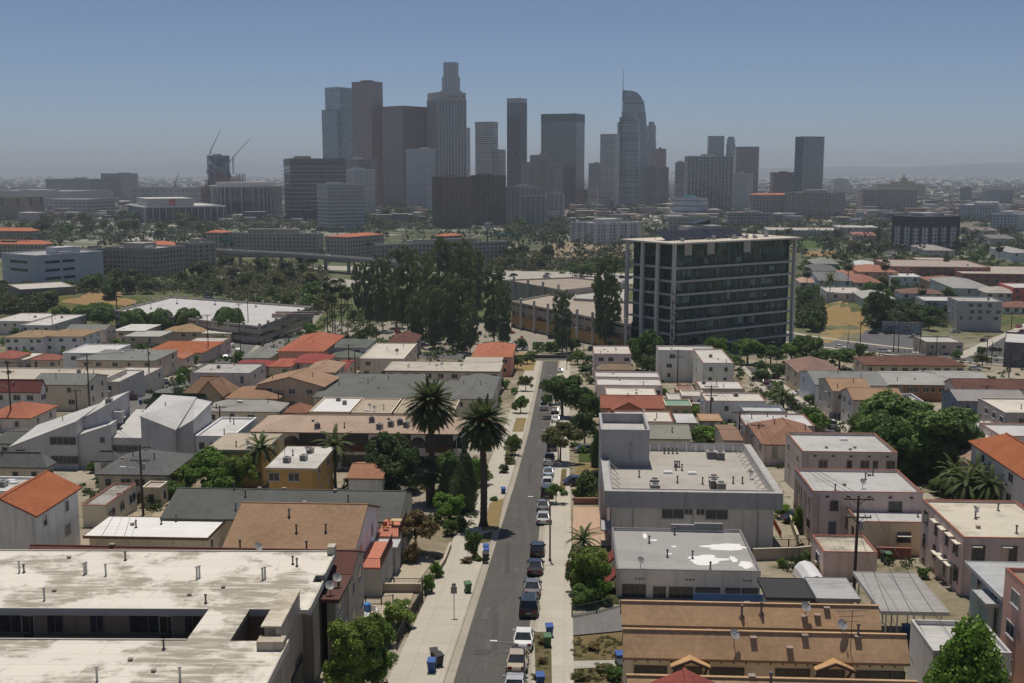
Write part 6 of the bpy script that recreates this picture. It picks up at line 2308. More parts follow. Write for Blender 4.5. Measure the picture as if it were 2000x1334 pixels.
H('weathered garage shed with red coping | beside the alley fence', 'shed', 160, 987, 206, 944, 3.0, 'flat', wall=(.40, .37, .30), roof=(.34, .33, .31), par=.25, trim=(.42, .13, .07), wf=0, ws=3, bits='vent', dirt=.95, doors=0, ww=2.2)
H('small faded shed | with a pinkish weathered roof further up the alley', 'shed', 277, 952, 312, 940, 2.8, 'flat', wall=(.38, .34, .26), roof=(.40, .33, .31), par=.2, wf=1, ws=1, bits='', doors=0)
H('light flat-roofed house with skylights | behind the orange tile roof', hb, -60, 958, 46, 931, 5.0, 'flat', wall=LGRAY, roof=(.5, .5, .48), par=.3, wf=0, ws=1, bits='sky sky ac sky')
H('gray hip-roofed house beside white hall | with a long ridge and tan walls', hb, 184, 926, 330, 878, 3.4, 'hip', wall=(.40, .35, .26), roof=(.125, .13, .13), rh=2.2, wf=4, ws=2, bits='pipe vent pipe')
H('low gray wing | left of the gray hip-roofed house', hb, 176, 900, 232, 886, 3.0, 'hip', wall=LGRAY, roof=(.13, .135, .135), rh=1.4, wf=1, ws=0, bits='')
H('gray hipped roof at left edge | below the white angular building', hb, -30, 912, 92, 882, 3.6, 'hip', wall=(.42, .36, .28), roof=(.15, .155, .15), rh=2.0, wf=3, ws=1, bits='pipe')
H('dark gray low roof | left of the white angular building', hb, -20, 866, 60, 842, 4.0, 'gable_x', wall=LGRAY, roof=(.10, .105, .10), rh=.8, wf=2, ws=1, bits='vent')
# white angular building
def angular():
 t = thing('angular_building', 'white angular building | with sloping white roofs and tall blank walls', ab, (*G(300, 918).xy, G(300, 918).z), -HD, None, 6)
 lw = lambda px, py, z: (lambda p: ((p.x - t.location.x) * math.cos(HD) - (p.y - t.location.y) * math.sin(HD), (p.x - t.location.x) * math.sin(HD) + (p.y - t.location.y) * math.cos(HD)))(P(px, py, z + t.location.z))
 wt = stucco((.58, .57, .565))
 X = lambda px: lw(px, 905, 0)[0]
 rf = flatroof((.54, .54, .53), .25)
 x0, x1, x2, x3, x4, x5 = X(40), X(172), X(236), X(300), X(366), X(397)
 def mass(a, b, y0, y1, zf, nm='wall'):
  za, zb, zc, zd = zf                # front-left, front-right, back-right, back-left
  m = MB().prism([(a, y0), (b, y0), (b, y1), (a, y1)], -5, [za, zb, zc, zd])
  part(m, nm, wt, t)
  m = MB().prism([(a - .15, y0 - .15), (b + .15, y0 - .15), (b + .15, y1 + .15), (a - .15, y1 + .15)], [za + .01, zb + .01, zc + .01, zd + .01], [za + .14, zb + .14, zc + .14, zd + .14])
  part(m, 'roof', rf, t)
 mass(x0, x1, .0, 10, (3.6, 8.2, 9.2, 5.0))
 mass(x1 + .01, X(222), 3, 12, (8.0, 10.6, 11.0, 9.4))
 mass(x1 + .01, x2, .5, 2.99, (5.6, 7.6, 7.8, 6.0))
 mass(x2 + .01, x3, 1.0, 12, (5.2, 5.2, 7.6, 7.6))
 mass(x3 + .01, x4, -.5, 10, (9.4, 7.0, 10.4, 10.8))
 mass(x4 + .01, x5, 0.5, 10, (6.8, 8.6, 9.6, 10.2))
 for px, z, w in ((60, 2.6, 1.6), (132, 4.9, 2.2), (157, 4.9, 2.2), (134, 1.6, 2.6), (158, 1.6, 2.6)):
  window(t, (X(px), 0, z), 0, w, 1.2, (.3, .3, .3))
 for px, z, w in ((247, 3.4, 2.2), (272, 3.4, 2.2)):
  window(t, (X(px), 1.0, z), 0, w, 1.1, (.3, .3, .3))
 window(t, (X(219), .5, 5.0), 0, .7, .8, (.3, .3, .3))
 window(t, (x5, 3, 5.2), math.pi / 2, 1.0, 1.4, (.3, .3, .3))
 for x, y, z in ((X(212), 5.5, 10.2), (X(226), 7.0, 7.6), (X(222), 6.2, 7.6)):
  bit('ac', t, (x, y, z), .2, 1.2)
 part(MB().box(X(204), X(240), 4.5, 5.0, 7.0, 9.0), 'equipment_screen', plain((.55, .55, .55), .6), t)
 for px, y, z in ((114, 6, 7.0), (288, 8, 6.8), (326, 5, 9.4), (262, 9, 7.0)):
  bit('wpipe', t, (X(px), y, z))
angular()
H('small white flat-roofed cube house | with little awnings right of the white angular building', hb, 382, 851, 455, 815, 6.0, wall=(.55, .55, .55), roof=(.55, .55, .54), wf=3, ws=2, bits='pipe pipe pipe')
# left side rows, near to far
H('orange hipped cottage | with a dark porch at the left edge', hb, -40, 816, 60, 785, 3.2, 'hip', wall=(.42, .38, .34), roof=(.46, .11, .04), rh=2.0, wf=2, ws=2, bits='')
H('red-roofed two-storey gable house | with white end wall at the left edge', hb, -60, 765, 79, 740, 6.2, 'gable_x', wall=(.48, .46, .44), roof=(.27, .06, .045), rh=2.6, wf=4, ws=2, bits='vent vent')
H('gray-green gabled apartment | behind the red-roofed two-storey gable house', ab, 55, 751, 168, 729, 6.4, 'gable_x', wall=(.46, .42, .34), roof=(.17, .185, .165), rh=1.5, wf=2, ws=2, bits='pipe')
H('long beige flat-roofed block | spanning between the poles on the left street', ab, -90, 741, 196, 718, 6.4, par=.2, wall=(.42, .38, .32), roof=(.46, .42, .35), wf=0, ws=2, bits='ac ac ac ac vent vent pipe pipe pipe')
H('gray flat annex with sloping parapet | right end of the long beige block', hb, 176, 745, 232, 722, 5.6, par=.3, wall=(.38, .36, .33), roof=(.5, .49, .46), wf=1, ws=1, bits='')
H('beige house with arched porch | by the left street', hb, 200, 737, 276, 716, 4.6, par=.3, wall=(.47, .42, .34), roof=(.5, .48, .43), wf=3, ws=2, bits='pipe vent', trim=(.4, .2, .14))
H('gray-green hipped two-storey apartment | with tan walls by the left street', ab, 146, 703, 303, 684, 6.2, 'hip', wall=(.46, .38, .30), roof=(.20, .215, .195), rh=1.3, wf=5, ws=2, bits='sky vent vent')
H('white two-storey flat-roofed house | behind the gray-green hipped apartment', hb, 122, 689, 212, 672, 7.5, par=.3, wall=(.60, .60, .61), roof=(.58, .57, .55), wf=2, ws=1, bits='ant vent')
H('tan-roofed white apartment | two joined hip roofs at the left edge', ab, 6, 659, 82, 645, 7.0, 'hip', wall=(.56, .54, .51), roof=(.30, .205, .105), rh=1.4, wf=5, ws=1, bits='pipe')
H('tan-roofed white wing | joined to the tan-roofed white apartment', ab, 78, 657, 160, 643, 7.0, 'hip', wall=(.58, .57, .55), roof=(.31, .20, .10), rh=1.4, wf=3, ws=3, bits='pipe')
H('gray gabled pink house | right of the tan-roofed white wing', hb, 127, 644, 206, 633, 7.0, 'gable_x', wall=(.50, .40, .34), roof=(.20, .21, .19), rh=1.5, wf=3, ws=2, bits='pipe')
H('white flat garage house | left of the clipped trees', hb, 219, 646, 282, 633, 5.0, par=None, wall=(.48, .43, .36), roof=(.58, .57, .54), wf=2, ws=2, bits='vent')
H('low gray flat-roofed house | in front of the white flat garage', hb, 240, 657, 312, 646, 4.4, par=None, wall=(.36, .31, .26), roof=(.40, .40, .37), wf=2, ws=1, bits='')
H('tan hip-roofed bungalow | below the clipped ball trees', hb, 312, 648, 396, 632, 4.2, 'hip', wall=(.44, .36, .26), roof=(.33, .215, .10), rh=2.0, wf=3, ws=2, bits='')
H('tan flat bungalow wing | beside the tan hip-roofed bungalow', hb, 392, 651, 452, 640, 4.0, par=None, wall=(.46, .40, .32), roof=(.5, .48, .43), wf=2, ws=1, bits='')
H('long orange tiled house | beside the left street palms', hb, 278, 688, 396, 667, 4.0, 'hip', wall=(.50, .38, .33), roof=TORANGE, rh=1.8, wf=4, ws=2, bits='')
H('orange tiled front wing | of the long orange tiled house', hb, 322, 701, 358, 684, 3.6, 'gable_y', wall=(.50, .40, .34), roof=(.48, .13, .05), rh=1.0, wf=1, ws=1, bits='')
H('pink house with arched entry | right of the long orange tiled house', hb, 356, 672, 424, 659, 5.0, par=.25, wall=(.52, .38, .34), roof=(.45, .43, .39), trim=(.42, .12, .06), wf=2, ws=2, bits='')
H('white shop row with orange awning | at the far left edge', 'shop', -20, 627, 62, 611, 6.0, par=.3, wall=(.50, .46, .41), roof=(.55, .54, .51), wf=4, ws=2, bits='ac vent vent', trim=(.4, .2, .12))
H('gray shop building with blue sign | right end of the white shop row', 'shop', 40, 635, 98, 614, 6.0, par=.3, wall=(.42, .39, .36), roof=(.54, .53, .5), wf=3, ws=3, bits='vent ac')
H('small red hipped house | under the tan-roofed white apartment', hb, 56, 703, 112, 690, 3.6, 'hip', wall=(.45, .38, .28), roof=(.34, .09, .055), rh=1.6, wf=2, ws=2, bits='')
H('red hipped house at far left edge | with a cream carport beside it', hb, -30, 700, 30, 684, 3.6, 'hip', wall=(.45, .38, .32), roof=(.36, .08, .045), rh=1.8, wf=2, ws=1, bits='')
H('cream carport roof | beside the red hipped house at far left edge', 'carport', 10, 702, 50, 690, 3.0, par=None, wall=(.4, .38, .34), roof=(.62, .58, .48), wf=0, ws=0, bits='')
# blocks between the left street and our street
H('gray flat-roofed bungalow with skylights | across the left street', hb, 371, 728, 488, 709, 4.6, par=.3, wall=(.42, .36, .34), roof=(.42, .41, .39), wf=3, ws=2, bits='sky sky ac vent pipe', trim=(.10, .07, .06))
H('brown cross-gabled house | with a steep front gable', hb, 356, 768, 452, 734, 3.6, 'hip', wall=(.28, .21, .15), roof=(.27, .155, .085), rh=3.6, wf=2, ws=2, bits='')
H('steep brown front gable | of the brown cross-gabled house', hb, 380, 775, 436, 738, 3.6, 'gable_y', wall=(.26, .20, .14), roof=(.25, .14, .08), rh=3.8, wf=2, ws=0, bits='', d=6)
H('dark green hipped house | with a broad forest-green roof', hb, 282, 801, 412, 768, 3.4, 'hip', wall=(.35, .32, .26), roof=(.05, .078, .04), rh=3.4, wf=3, ws=2, bits='vent')
H('pale gray hipped house | with cream walls right of the dark green hipped house', hb, 393, 803, 545, 779, 3.6, 'hip', wall=(.50, .46, .38), roof=(.31, .30, .275), rh=1.7, wf=4, ws=2, bits='pipe sky pipe')
H('brown flat-hipped house | behind the pale gray hipped house', hb, 438, 778, 545, 753, 3.8, 'hip', wall=(.35, .28, .22), roof=(.30, .165, .09), rh=1.6, wf=3, ws=2, bits='pipe')
H('gray low roof beside the white angular building | with a beige edge', hb, 225, 823, 340, 806, 3.6, par=.2, wall=(.45, .42, .38), roof=(.36, .34, .31), wf=0, ws=1, bits='pipe pipe', d=6)
H('broad tan gabled apartment | with a blank tan gable end', ab, 497, 752, 634, 716, 6.4, 'gable_y', wall=(.36, .28, .21), roof=(.34, .20, .115), rh=2.2, wf=3, ws=3, bits='pipe pipe', doors=0, hd=8)
H('small tan gabled house | right of the broad tan gabled apartment', hb, 590, 727, 655, 706, 5.0, 'hip', wall=(.42, .34, .26), roof=(.36, .23, .14), rh=1.6, wf=2, ws=2, bits='')
H('brick-brown little roof | in front of the broad tan gabled apartment', hb, 553, 806, 600, 787, 3.4, 'hip', wall=(.3, .2, .15), roof=(.28, .12, .065), rh=1.4, wf=1, ws=1, bits='')
H('orange hipped two-storey house | brightest roof behind the left blocks', hb, 540, 686, 632, 656, 6.2, 'hip', wall=(.42, .22, .16), roof=(.48, .10, .035), rh=2.4, wf=2, ws=2, bits='pipe')
H('red hipped house | in front of the orange hipped two-storey house', hb, 566, 709, 636, 690, 4.4, 'hip', wall=(.46, .36, .3), roof=(.36, .045, .03), rh=1.8, wf=2, ws=2, bits='')
H('flat orange-red roof | left of the red hipped house', hb, 522, 716, 568, 703, 3.8, 'hip', wall=(.46, .36, .3), roof=(.46, .085, .035), rh=.8, wf=2, ws=1, bits='')
H('small red side roof | right of the small tan gabled house', hb, 650, 722, 677, 706, 3.6, 'gable_x', wall=(.5, .42, .32), roof=(.36, .045, .03), rh=1.0, wf=1, ws=1, bits='')
H('gray flat cottage | left of the flat orange-red roof', hb, 470, 699, 527, 683, 3.6, 'hip', wall=(.40, .37, .33), roof=(.20, .21, .19), rh=1.2, wf=2, ws=1, bits='')
H('red low roof by the street corner | left of the flat orange-red roof', hb, 452, 715, 522, 702, 3.6, 'hip', wall=(.4, .35, .3), roof=(.34, .04, .03), rh=1.2, wf=2, ws=1, bits='')
H('white two-storey house with green-gray roof | right of the orange hipped house', hb, 628, 679, 717, 662, 6.2, 'hip', wall=(.58, .58, .57), roof=(.12, .135, .115), rh=1.6, wf=3, ws=1, bits='')
H('low green-gray roof | in front of the white two-storey house', hb, 634, 698, 705, 684, 3.6, 'hip', wall=(.4, .38, .34), roof=(.13, .145, .125), rh=1.3, wf=2, ws=1, bits='')
H('cream three-storey flat block | with a rooftop cooler', ab, 703, 700, 788, 670, 735, par=.25, wall=(.48, .43, .36), roof=(.55, .52, .45), wf=3, ws=3, st=3, bits='ac pipe pipe pipe', doors=0)
H('maroon gabled house | behind the cream three-storey flat block', hb, 756, 669, 812, 649, 5.6, 'hip', wall=(.32, .28, .24), roof=(.15, .06, .045), rh=2.4, wf=2, ws=1, bits='')
H('long cream flat apartment | with a dark eave above a row of windows', ab, 749, 724, 977, 706, 6.4, par=None, wall=(.48, .42, .36), roof=(.46, .43, .37), trim=(.12, .07, .06), wf=9, ws=2, bits='dish dish dish dish vent wpipe wpipe pipe', doors=1, dirt=.5)
H('orange tiled street-corner house | at the far end of the street', hb, 920, 697, 1001, 673, 6.2, 'hip', wall=(.46, .24, .18), roof=(.50, .12, .04), rh=1.8, wf=3, ws=3, bits='vent')
H('pink low wing | in front of the orange tiled street-corner house', hb, 905, 707, 980, 697, 5.6, par=None, wall=(.5, .36, .3), roof=(.42, .38, .32), wf=3, ws=2, bits='')
H('large gray-green hipped roof | behind the flat white cooler roof', ab, 608, 776, 806, 738, 4.6, 'hip', wall=(.42, .37, .32), roof=(.135, .145, .13), rh=1.7, wf=5, ws=2, bits='pipe pipe vent dish pipe')
H('second gray-green hipped roof | behind the left date palm', ab, 770, 768, 905, 742, 4.8, 'hip', wall=(.42, .37, .32), roof=(.14, .15, .135), rh=1.6, wf=4, ws=2, bits='pipe pipe')
H('slate gray hipped roof by the street | behind the right date palm', ab, 878, 779, 962, 742, 4.8, 'hip', wall=(.42, .37, .32), roof=(.15, .155, .145), rh=1.7, wf=3, ws=3, bits='pipe pipe')
H('flat white roof with a boxy cooler | left of two beige flat roofs', ab, 604, 804, 683, 776, 4.6, par=.25, wall=(.40, .33, .25), roof=(.66, .66, .65), wf=3, ws=2, bits='ac ac', dirt=.1)
H('middle beige flat roof | right of the boxy-cooler roof', ab, 686, 806, 764, 778, 4.6, par=.2, wall=(.40, .33, .25), roof=(.40, .34, .26), wf=3, ws=2, bits='dish dish wpipe sky')
H('dark-seamed beige flat roof | behind the left date palm trunk', ab, 769, 807, 885, 780, 4.6, par=.2, wall=(.40, .33, .25), roof=(.38, .33, .25), wf=3, ws=2, bits='dish dish pipe')
def arcade():
 t = H('long tan-roofed arcade apartment | with arched bays facing the two date palms', ab, 486, 843, 899, 809, 6.6, 'hip', wall=(.45, .42, .38), roof=(.42, .30, .215), rh=1.6, wf=0, ws=3, bits='ac ac ac ac ac ac pipe vent vent', doors=0)
 W, D, z = tuple(t['_size'])
 for k in range(5):
  x = W * (.20 + .20 * k)
  m = MB()
  n = 10
  pts = [(x - 1.3, z - 2.6)] + [(x - 1.3 * math.cos(math.pi * i / n), z - 1.9 + 1.2 * math.sin(math.pi * i / n)) for i in range(n + 1)] + [(x + 1.3, z - 2.6)]
  m.face([(a, .42, b) for a, b in pts])
  part(m, 'arched_window', glass((.02, .02, .025), .2), t)
  window(t, (x, .45, z - 4.6), 0, 2.2, 1.2, (.3, .28, .25))
 for k in range(4):
  xa, xb = W * (.235 + .2 * k), W * (.365 + .2 * k)
  part(MB().box(xa, xb, .40, .45, z - 2.2, z - .3), 'gallery_opening', plain((.03, .035, .04), .4), t)
  part(MB().box(xa, xb, .2, .44, z - 3.3, z - 2.2), 'gallery_balustrade', plain((.10, .035, .025), .8), t)
  part(MB().box(xa, xb, .40, .45, z - 6.0, z - 3.9), 'gallery_opening', plain((.04, .045, .05), .4), t)
arcade()
H('yellow ochre apartment | with a flat white roof and rooftop coolers', ab, 519, 914, 618, 872, 6.0, par=None, ov=.3, wall=(.36, .23, .08), trim=(.5, .42, .28), roof=(.56, .55, .52), wf=3, ws=2, bits='ac ac ac dish ant pipe', doors=0, dirt=.5)
H('beige wing with glaring white eave | left of the yellow ochre apartment', ab, 402, 878, 516, 846, 6.0, par=None, wall=(.44, .30, .12), roof=(.40, .35, .27), trim=(.6, .55, .45), wf=3, ws=2, bits='dish pipe pipe pipe')
H('little orange-brown roof | behind the dark conifer beside the yellow apartment', 'garage', 676, 934, 748, 905, 3.4, 'gable_x', wall=(.58, .58, .57), roof=(.33, .15, .075), rh=1.0, wf=0, ws=1, bits='', doors=0)
# right of our street, near to far
brown_row('brown shingle row A roof | rear of the parallel brown shingle apartments', 1214, 1220, 1722, 1184, 1.5, 0, 6.0, False)
brown_row('front brown shingle apartment row | with dark windows under small porch gables', 1217, 1284, 1778, 1241, 1.7, 0, 5.6, True)
brown_row('nearest brown shingle roof | cut by the bottom edge', 1226, 1390, 1806, 1318, 1.7, 0, 5.0, False)
H('red tiled porch roof | in front of the nearest brown shingle roof', 'porch', 1245, 1425, 1462, 1303, 5.8, 'gable_y', wall=(.5, .42, .31), roof=(.30, .05, .03), rh=1.6, wf=0, ws=0, bits='pipe', doors=0)
H('white flat-roofed garage | behind the bright green conifer', 'garage', 1823, 1272, 1976, 1211, 4.8, par=.35, wall=(.42, .41, .40), roof=(.50, .50, .49), trim=(.66, .66, .65), wf=0, ws=0, bits='', doors=0, hd=4)
def carport():
 t = H('gray metal carport roof | on slim posts beside the brown rows', 'carport', 1722, 1194, 1853, 1117, 4.2, par=None, wall=(.1, .1, .1), roof=(.33, .325, .315), trim=(.40, .40, .39), wf=0, ws=0, bits='', doors=0, dirt=.3, ov=.9, skirt=-3.9)
 W, D, z = tuple(t['_size'])
 for x in (.5, W * .5, W - .5):
  for y in (.3, D * .5, D - .3):
   part(MB().tube([(x, y, -2), (x, y, z - .3)], .07, 6), 'post', plain((.5, .5, .48), .5), t)
carport()
H('black tar shed roof | left of the corrugated gray shed', 'shed', 1498, 1167, 1590, 1129, 3.0, par=None, wall=(.25, .24, .22), roof=(.045, .045, .048), wf=0, ws=0, bits='', doors=0)
H('corrugated gray shed roof | between the black shed and the carport', 'shed', 1596, 1169, 1680, 1128, 3.2, par=None, wall=(.25, .24, .22), roof=(.38, .39, .40), wf=0, ws=0, bits='', doors=0, dirt=.5)
H('small pink garage with striped roof | behind the tall double-armed pole', 'garage', 1608, 1078, 1714, 1045, 3.2, par=.2, wall=(.48, .37, .32), roof=(.52, .48, .40), trim=(.42, .14, .08), wf=0, ws=1, bits='', doors=0, dirt=.9)
H('cream two-storey house with awninged door | behind the small pink garage', hb, 1676, 1019, 1842, 968, 1083, par=.45, wall=(.46, .39, .28), roof=(.45, .45, .44), trim=(.42, .15, .08), wf=3, ws=3, st=2, bits='pipe dish vent', frame=(.12, .09, .06))
H('big pink apartment with cream roof | at the right edge above the carport', ab, 1882, 1050, 2085, 976, 1163, par=.3, wall=(.43, .335, .30), roof=(.56, .52, .43), trim=(.44, .14, .08), wf=3, ws=4, st=3, bits='dish pipe vent pipe pipe', frame=(.10, .085, .075), ww=1.2, wh=1.5, dirt=.6)
H('salmon stucco block | at the extreme right edge with barred windows', ab, 2098, 1232, 2300, 1110, 8.5, par=.3, wall=(.46, .28, .22), roof=(.25, .19, .14), trim=(.44, .14, .08), wf=0, ws=3, bits='', frame=(.45, .45, .48), doors=0)
H('teal-gray house with white porch rail | between the pink blocks', hb, 1956, 1166, 2110, 1097, 5.2, par=None, wall=(.24, .29, .29), roof=(.40, .42, .43), trim=(.5, .5, .5), wf=0, ws=2, bits='vent pipe', doors=0)
H('small porch roof on white posts | in front of the teal-gray house', 'porch', 1926, 1180, 1957, 1152, 4.2, par=None, wall=(.2, .25, .25), roof=(.42, .44, .45), wf=0, ws=0, bits='', doors=0)
H('pale pink apartment with scalloped side parapet | middle of three flat blocks', ab, 1587, 960, 1803, 915, 6.6, par=.4, wall=(.44, .37, .345), roof=(.44, .44, .43), trim=(.42, .14, .08), wf=2, ws=4, bits='pipe pipe vent dish pipe vent', frame=(.12, .1, .09), dirt=.4)
H('taupe apartment with orange coping | beside the giant ficus', ab, 1567, 882, 1753, 844, 7.0, par=.5, wall=(.37, .32, .295), roof=(.46, .46, .45), trim=(.44, .15, .08), wf=7, ws=2, bits='vent vent vent sky', frame=(.35, .30, .22), ww=1.2)
H('brown hipped house | behind the gray apartment stair parapet', hb, 1488, 868, 1612, 821, 3.8, 'hip', wall=(.44, .38, .34), roof=(.29, .145, .085), rh=2.4, wf=3, ws=2, bits='pipe pipe')
H('tiny tan shed roof | left of the brown hipped house', 'shed', 1412, 860, 1452, 838, 2.8, 'gable_x', wall=(.4, .35, .3), roof=(.26, .155, .10), rh=.6, wf=0, ws=0, bits='', doors=0)
H('sage gray shingled house | directly behind the stair tower', hb, 1188, 856, 1352, 828, 5.0, 'gable_x', wall=(.40, .38, .33), roof=(.235, .235, .195), rh=1.2, wf=4, ws=2, bits='pipe pipe')
H('white flat house with red-tiled front | behind the sage gray shingled house', hb, 1203, 823, 1316, 802, 4.8, par=.25, wall=(.44, .37, .32), roof=(.54, .51, .45), trim=(.42, .14, .08), wf=3, ws=2, bits='dish pipe pipe vent')
H('red-tiled front slope | on the street side of the white flat house', hb, 1176, 824, 1206, 803, 4.4, 'gable_y', wall=(.42, .3, .24), roof=(.36, .075, .04), rh=1.2, wf=0, ws=1, bits='', doors=0)
H('orange tiled bungalow | with a long tiled ridge right of the street', hb, 1173, 797, 1298, 771, 4.6, 'gable_x', wall=(.42, .22, .14), roof=(.36, .085, .04), rh=1.8, wf=3, ws=2, bits='pipe')
H('front gable of orange tiled bungalow | above a brick-coloured wall', hb, 1194, 802, 1262, 782, 4.4, 'gable_y', wall=(.30, .13, .08), roof=(.36, .085, .04), rh=1.8, wf=1, ws=0, bits='', d=5, doors=0)
H('white stepped-parapet row | third and nearest of three long white rows', ab, 1184, 772, 1284, 755, 4.4, par=.4, wall=(.52, .42, .38), roof=(.60, .56, .49), trim=(.45, .30, .26), wf=5, ws=1, bits='vent vent pipe')
H('pinkish stepped-parapet row | middle of three long white rows', ab, 1166, 752, 1294, 738, 4.4, par=.4, wall=(.52, .44, .42), roof=(.55, .54, .52), trim=(.46, .33, .30), wf=6, ws=1, bits='vent pipe')
H('gray-topped stepped-parapet row | farthest of three long white rows', ab, 1163, 736, 1289, 725, 4.4, par=.4, wall=(.52, .44, .42), roof=(.53, .52, .51), trim=(.46, .33, .30), wf=6, ws=1, bits='vent vent')
H('tan hipped house | behind the gray-topped stepped-parapet row', hb, 1166, 722, 1240, 709, 4.6, 'hip', wall=(.46, .36, .28), roof=(.31, .22, .135), rh=1.6, wf=2, ws=1, bits='')
H('beige two-storey flat house | last right of the street before the boulevard', hb, 1160, 691, 1233, 675, 8.0, par=.3, wall=(.48, .41, .38), roof=(.54, .50, .44), trim=(.45, .28, .24), wf=3, ws=2, bits='vent pipe dish sky')
H('white courtyard apartment rear block | below the glass office building', ab, 1286, 684, 1398, 675, 9.5, par=.4, wall=(.54, .53, .49), roof=(.52, .51, .47), trim=(.5, .3, .26), wf=2, ws=2, bits='vent vent')
H('white courtyard apartment front wing | with a red-coped sloping side', ab, 1373, 709, 1434, 681, 8.0, par=.35, wall=(.52, .51, .45), roof=(.53, .52, .48), trim=(.45, .16, .14), wf=2, ws=1, bits='pipe vent ac', doors=0)
H('flat white house with slanted chimney | below the white courtyard apartment', hb, 1368, 759, 1455, 743, 4.6, par=.3, wall=(.44, .38, .32), roof=(.53, .52, .50), trim=(.44, .17, .1), wf=3, ws=1, bits='ac pipe pipe')
H('long white flat house | with a rooftop cooler by the right street', hb, 1378, 783, 1497, 766, 4.8, par=.3, wall=(.48, .47, .46), roof=(.56, .53, .47), trim=(.44, .2, .14), wf=4, ws=1, bits='ac')
H('small cream flat house | left of the long white flat house', hb, 1333, 773, 1378, 762, 4.4, par=.25, wall=(.46, .40, .34), roof=(.54, .51, .45), wf=2, ws=1, bits='')
H('small gray flat roof beside round tree | right of the orange tiled bungalow', 'garage', 1306, 780, 1340, 768, 3.2, par=.2, wall=(.4, .38, .35), roof=(.46, .46, .45), wf=1, ws=0, bits='', doors=0)
H('garage with green tarpaulin roof | right of the orange tiled bungalow', 'garage', 1300, 792, 1352, 780, 3.4, par=.25, wall=(.42, .33, .22), roof=(.20, .34, .26), wf=1, ws=0, bits='')
H('pale gray garage roof | right of the white flat house with red-tiled front', 'garage', 1322, 826, 1362, 808, 3.2, par=None, wall=(.42, .40, .37), roof=(.50, .50, .49), wf=0, ws=0, bits='', doors=0)
H('tan garage roof | right of the pale gray garage', 'garage', 1368, 822, 1412, 808, 3.4, par=None, wall=(.46, .46, .46), roof=(.40, .26, .16), wf=1, ws=0, bits='')
H('brown garage row | below the small cream flat house', 'garage', 1322, 762, 1356, 752, 3.2, par=.2, wall=(.36, .25, .2), roof=(.24, .15, .12), wf=1, ws=0, bits='', doors=0)
H('white lean-to roof | between the long white flat house and the orange tiled bungalow', 'shed', 1352, 788, 1380, 782, 2.8, par=None, wall=(.4, .38, .36), roof=(.62, .61, .59), wf=0, ws=0, bits='', doors=0)
H('gray parapet house | with two sunken roof bays by the right street', hb, 1452, 803, 1535, 790, 4.4, par=.6, wall=(.36, .37, .39), roof=(.50, .51, .52), trim=(.30, .31, .33), wf=3, ws=0, bits='vent')
H('broad white flat house | right of the bare wooden pole', hb, 1456, 831, 1592, 807, 4.6, par=.25, wall=(.42, .37, .35), roof=(.53, .53, .52), trim=(.42, .16, .1), wf=4, ws=1, bits='pipe pipe pipe pipe vent')
# beyond the right street
H('white gable-fronted house with gray roof | across the right street', hb, 1592, 752, 1736, 724, 5.4, 'gable_x', wall=(.54, .54, .54), roof=(.21, .22, .21), rh=1.8, wf=2, ws=2, bits='pipe vent pipe')
H('brown gabled house beside white gable house | with tan walls across the right street', hb, 1558, 728, 1648, 699, 5.6, 'hip', wall=(.44, .37, .28), roof=(.25, .15, .115), rh=2.4, wf=2, ws=2, bits='')
H('tan-roofed two-storey duplex | with outside stairs across the right street', ab, 1626, 764, 1706, 738, 6.4, 'gable_x', wall=(.40, .35, .29), roof=(.33, .20, .11), rh=1.6, wf=2, ws=2, bits='pipe pipe')
H('tan-roofed duplex wing | right of the tan-roofed two-storey duplex', ab, 1665, 781, 1768, 757, 6.2, 'gable_x', wall=(.42, .38, .34), roof=(.34, .205, .11), rh=1.6, wf=2, ws=2, bits='pipe')
H('pale gray roofed bungalow | behind the giant ficus', hb, 1732, 751, 1852, 727, 4.4, 'gable_x', wall=(.26, .14, .08), roof=(.34, .34, .32), rh=1.4, wf=7, ws=1, bits='pipe vent')
H('second pale gray roof | right of the pale gray roofed bungalow', hb, 1832, 748, 1942, 726, 4.4, 'gable_x', wall=(.4, .3, .2), roof=(.33, .33, .31), rh=1.3, wf=3, ws=1, bits='')
H('long dark brown hipped apartment | along the boulevard', ab, 1690, 713, 1889, 694, 6.2, 'hip', wall=(.46, .40, .29), roof=(.145, .065, .045), rh=1.6, wf=9, ws=2, bits='vent vent vent')
H('gray parapet shop with curved top | above the giant ficus', hb, 1700, 790, 1815, 768, 4.6, par=.6, wall=(.36, .37, .38), roof=(.42, .42, .42), wf=0, ws=1, bits='', doors=0)
H('maroon gabled long house | at the right edge near the boulevard', hb, 1866, 759, 2060, 739, 4.6, 'gable_x', wall=(.46, .40, .36), roof=(.15, .065, .05), rh=1.7, wf=4, ws=1, bits='vent vent')
H('blue-gray house with gray roof | in front of the maroon gabled long house', hb, 1870, 783, 2010, 760, 5.4, 'gable_x', wall=(.17, .20, .25), roof=(.28, .27, .26), rh=1.5, wf=3, ws=2, bits='pipe')
H('big white-roofed flat block | at the right edge beside a transformer pole', ab, 1963, 806, 2160, 777, 6.6, par=.3, wall=(.33, .30, .27), roof=(.60, .57, .50), wf=2, ws=4, bits='pipe pipe wpipe')
H('narrow white flat house | right behind the giant ficus', hb, 1893, 838, 1965, 818, 4.4, par=.3, wall=(.42, .38, .34), roof=(.50, .50, .48), trim=(.35, .2, .14), wf=2, ws=1, bits='pipe pipe')
H('lower white flat house | right of the giant ficus', hb, 1918, 861, 1998, 843, 4.4, par=.25, wall=(.44, .40, .36), roof=(.52, .52, .51), wf=3, ws=1, bits='pipe')
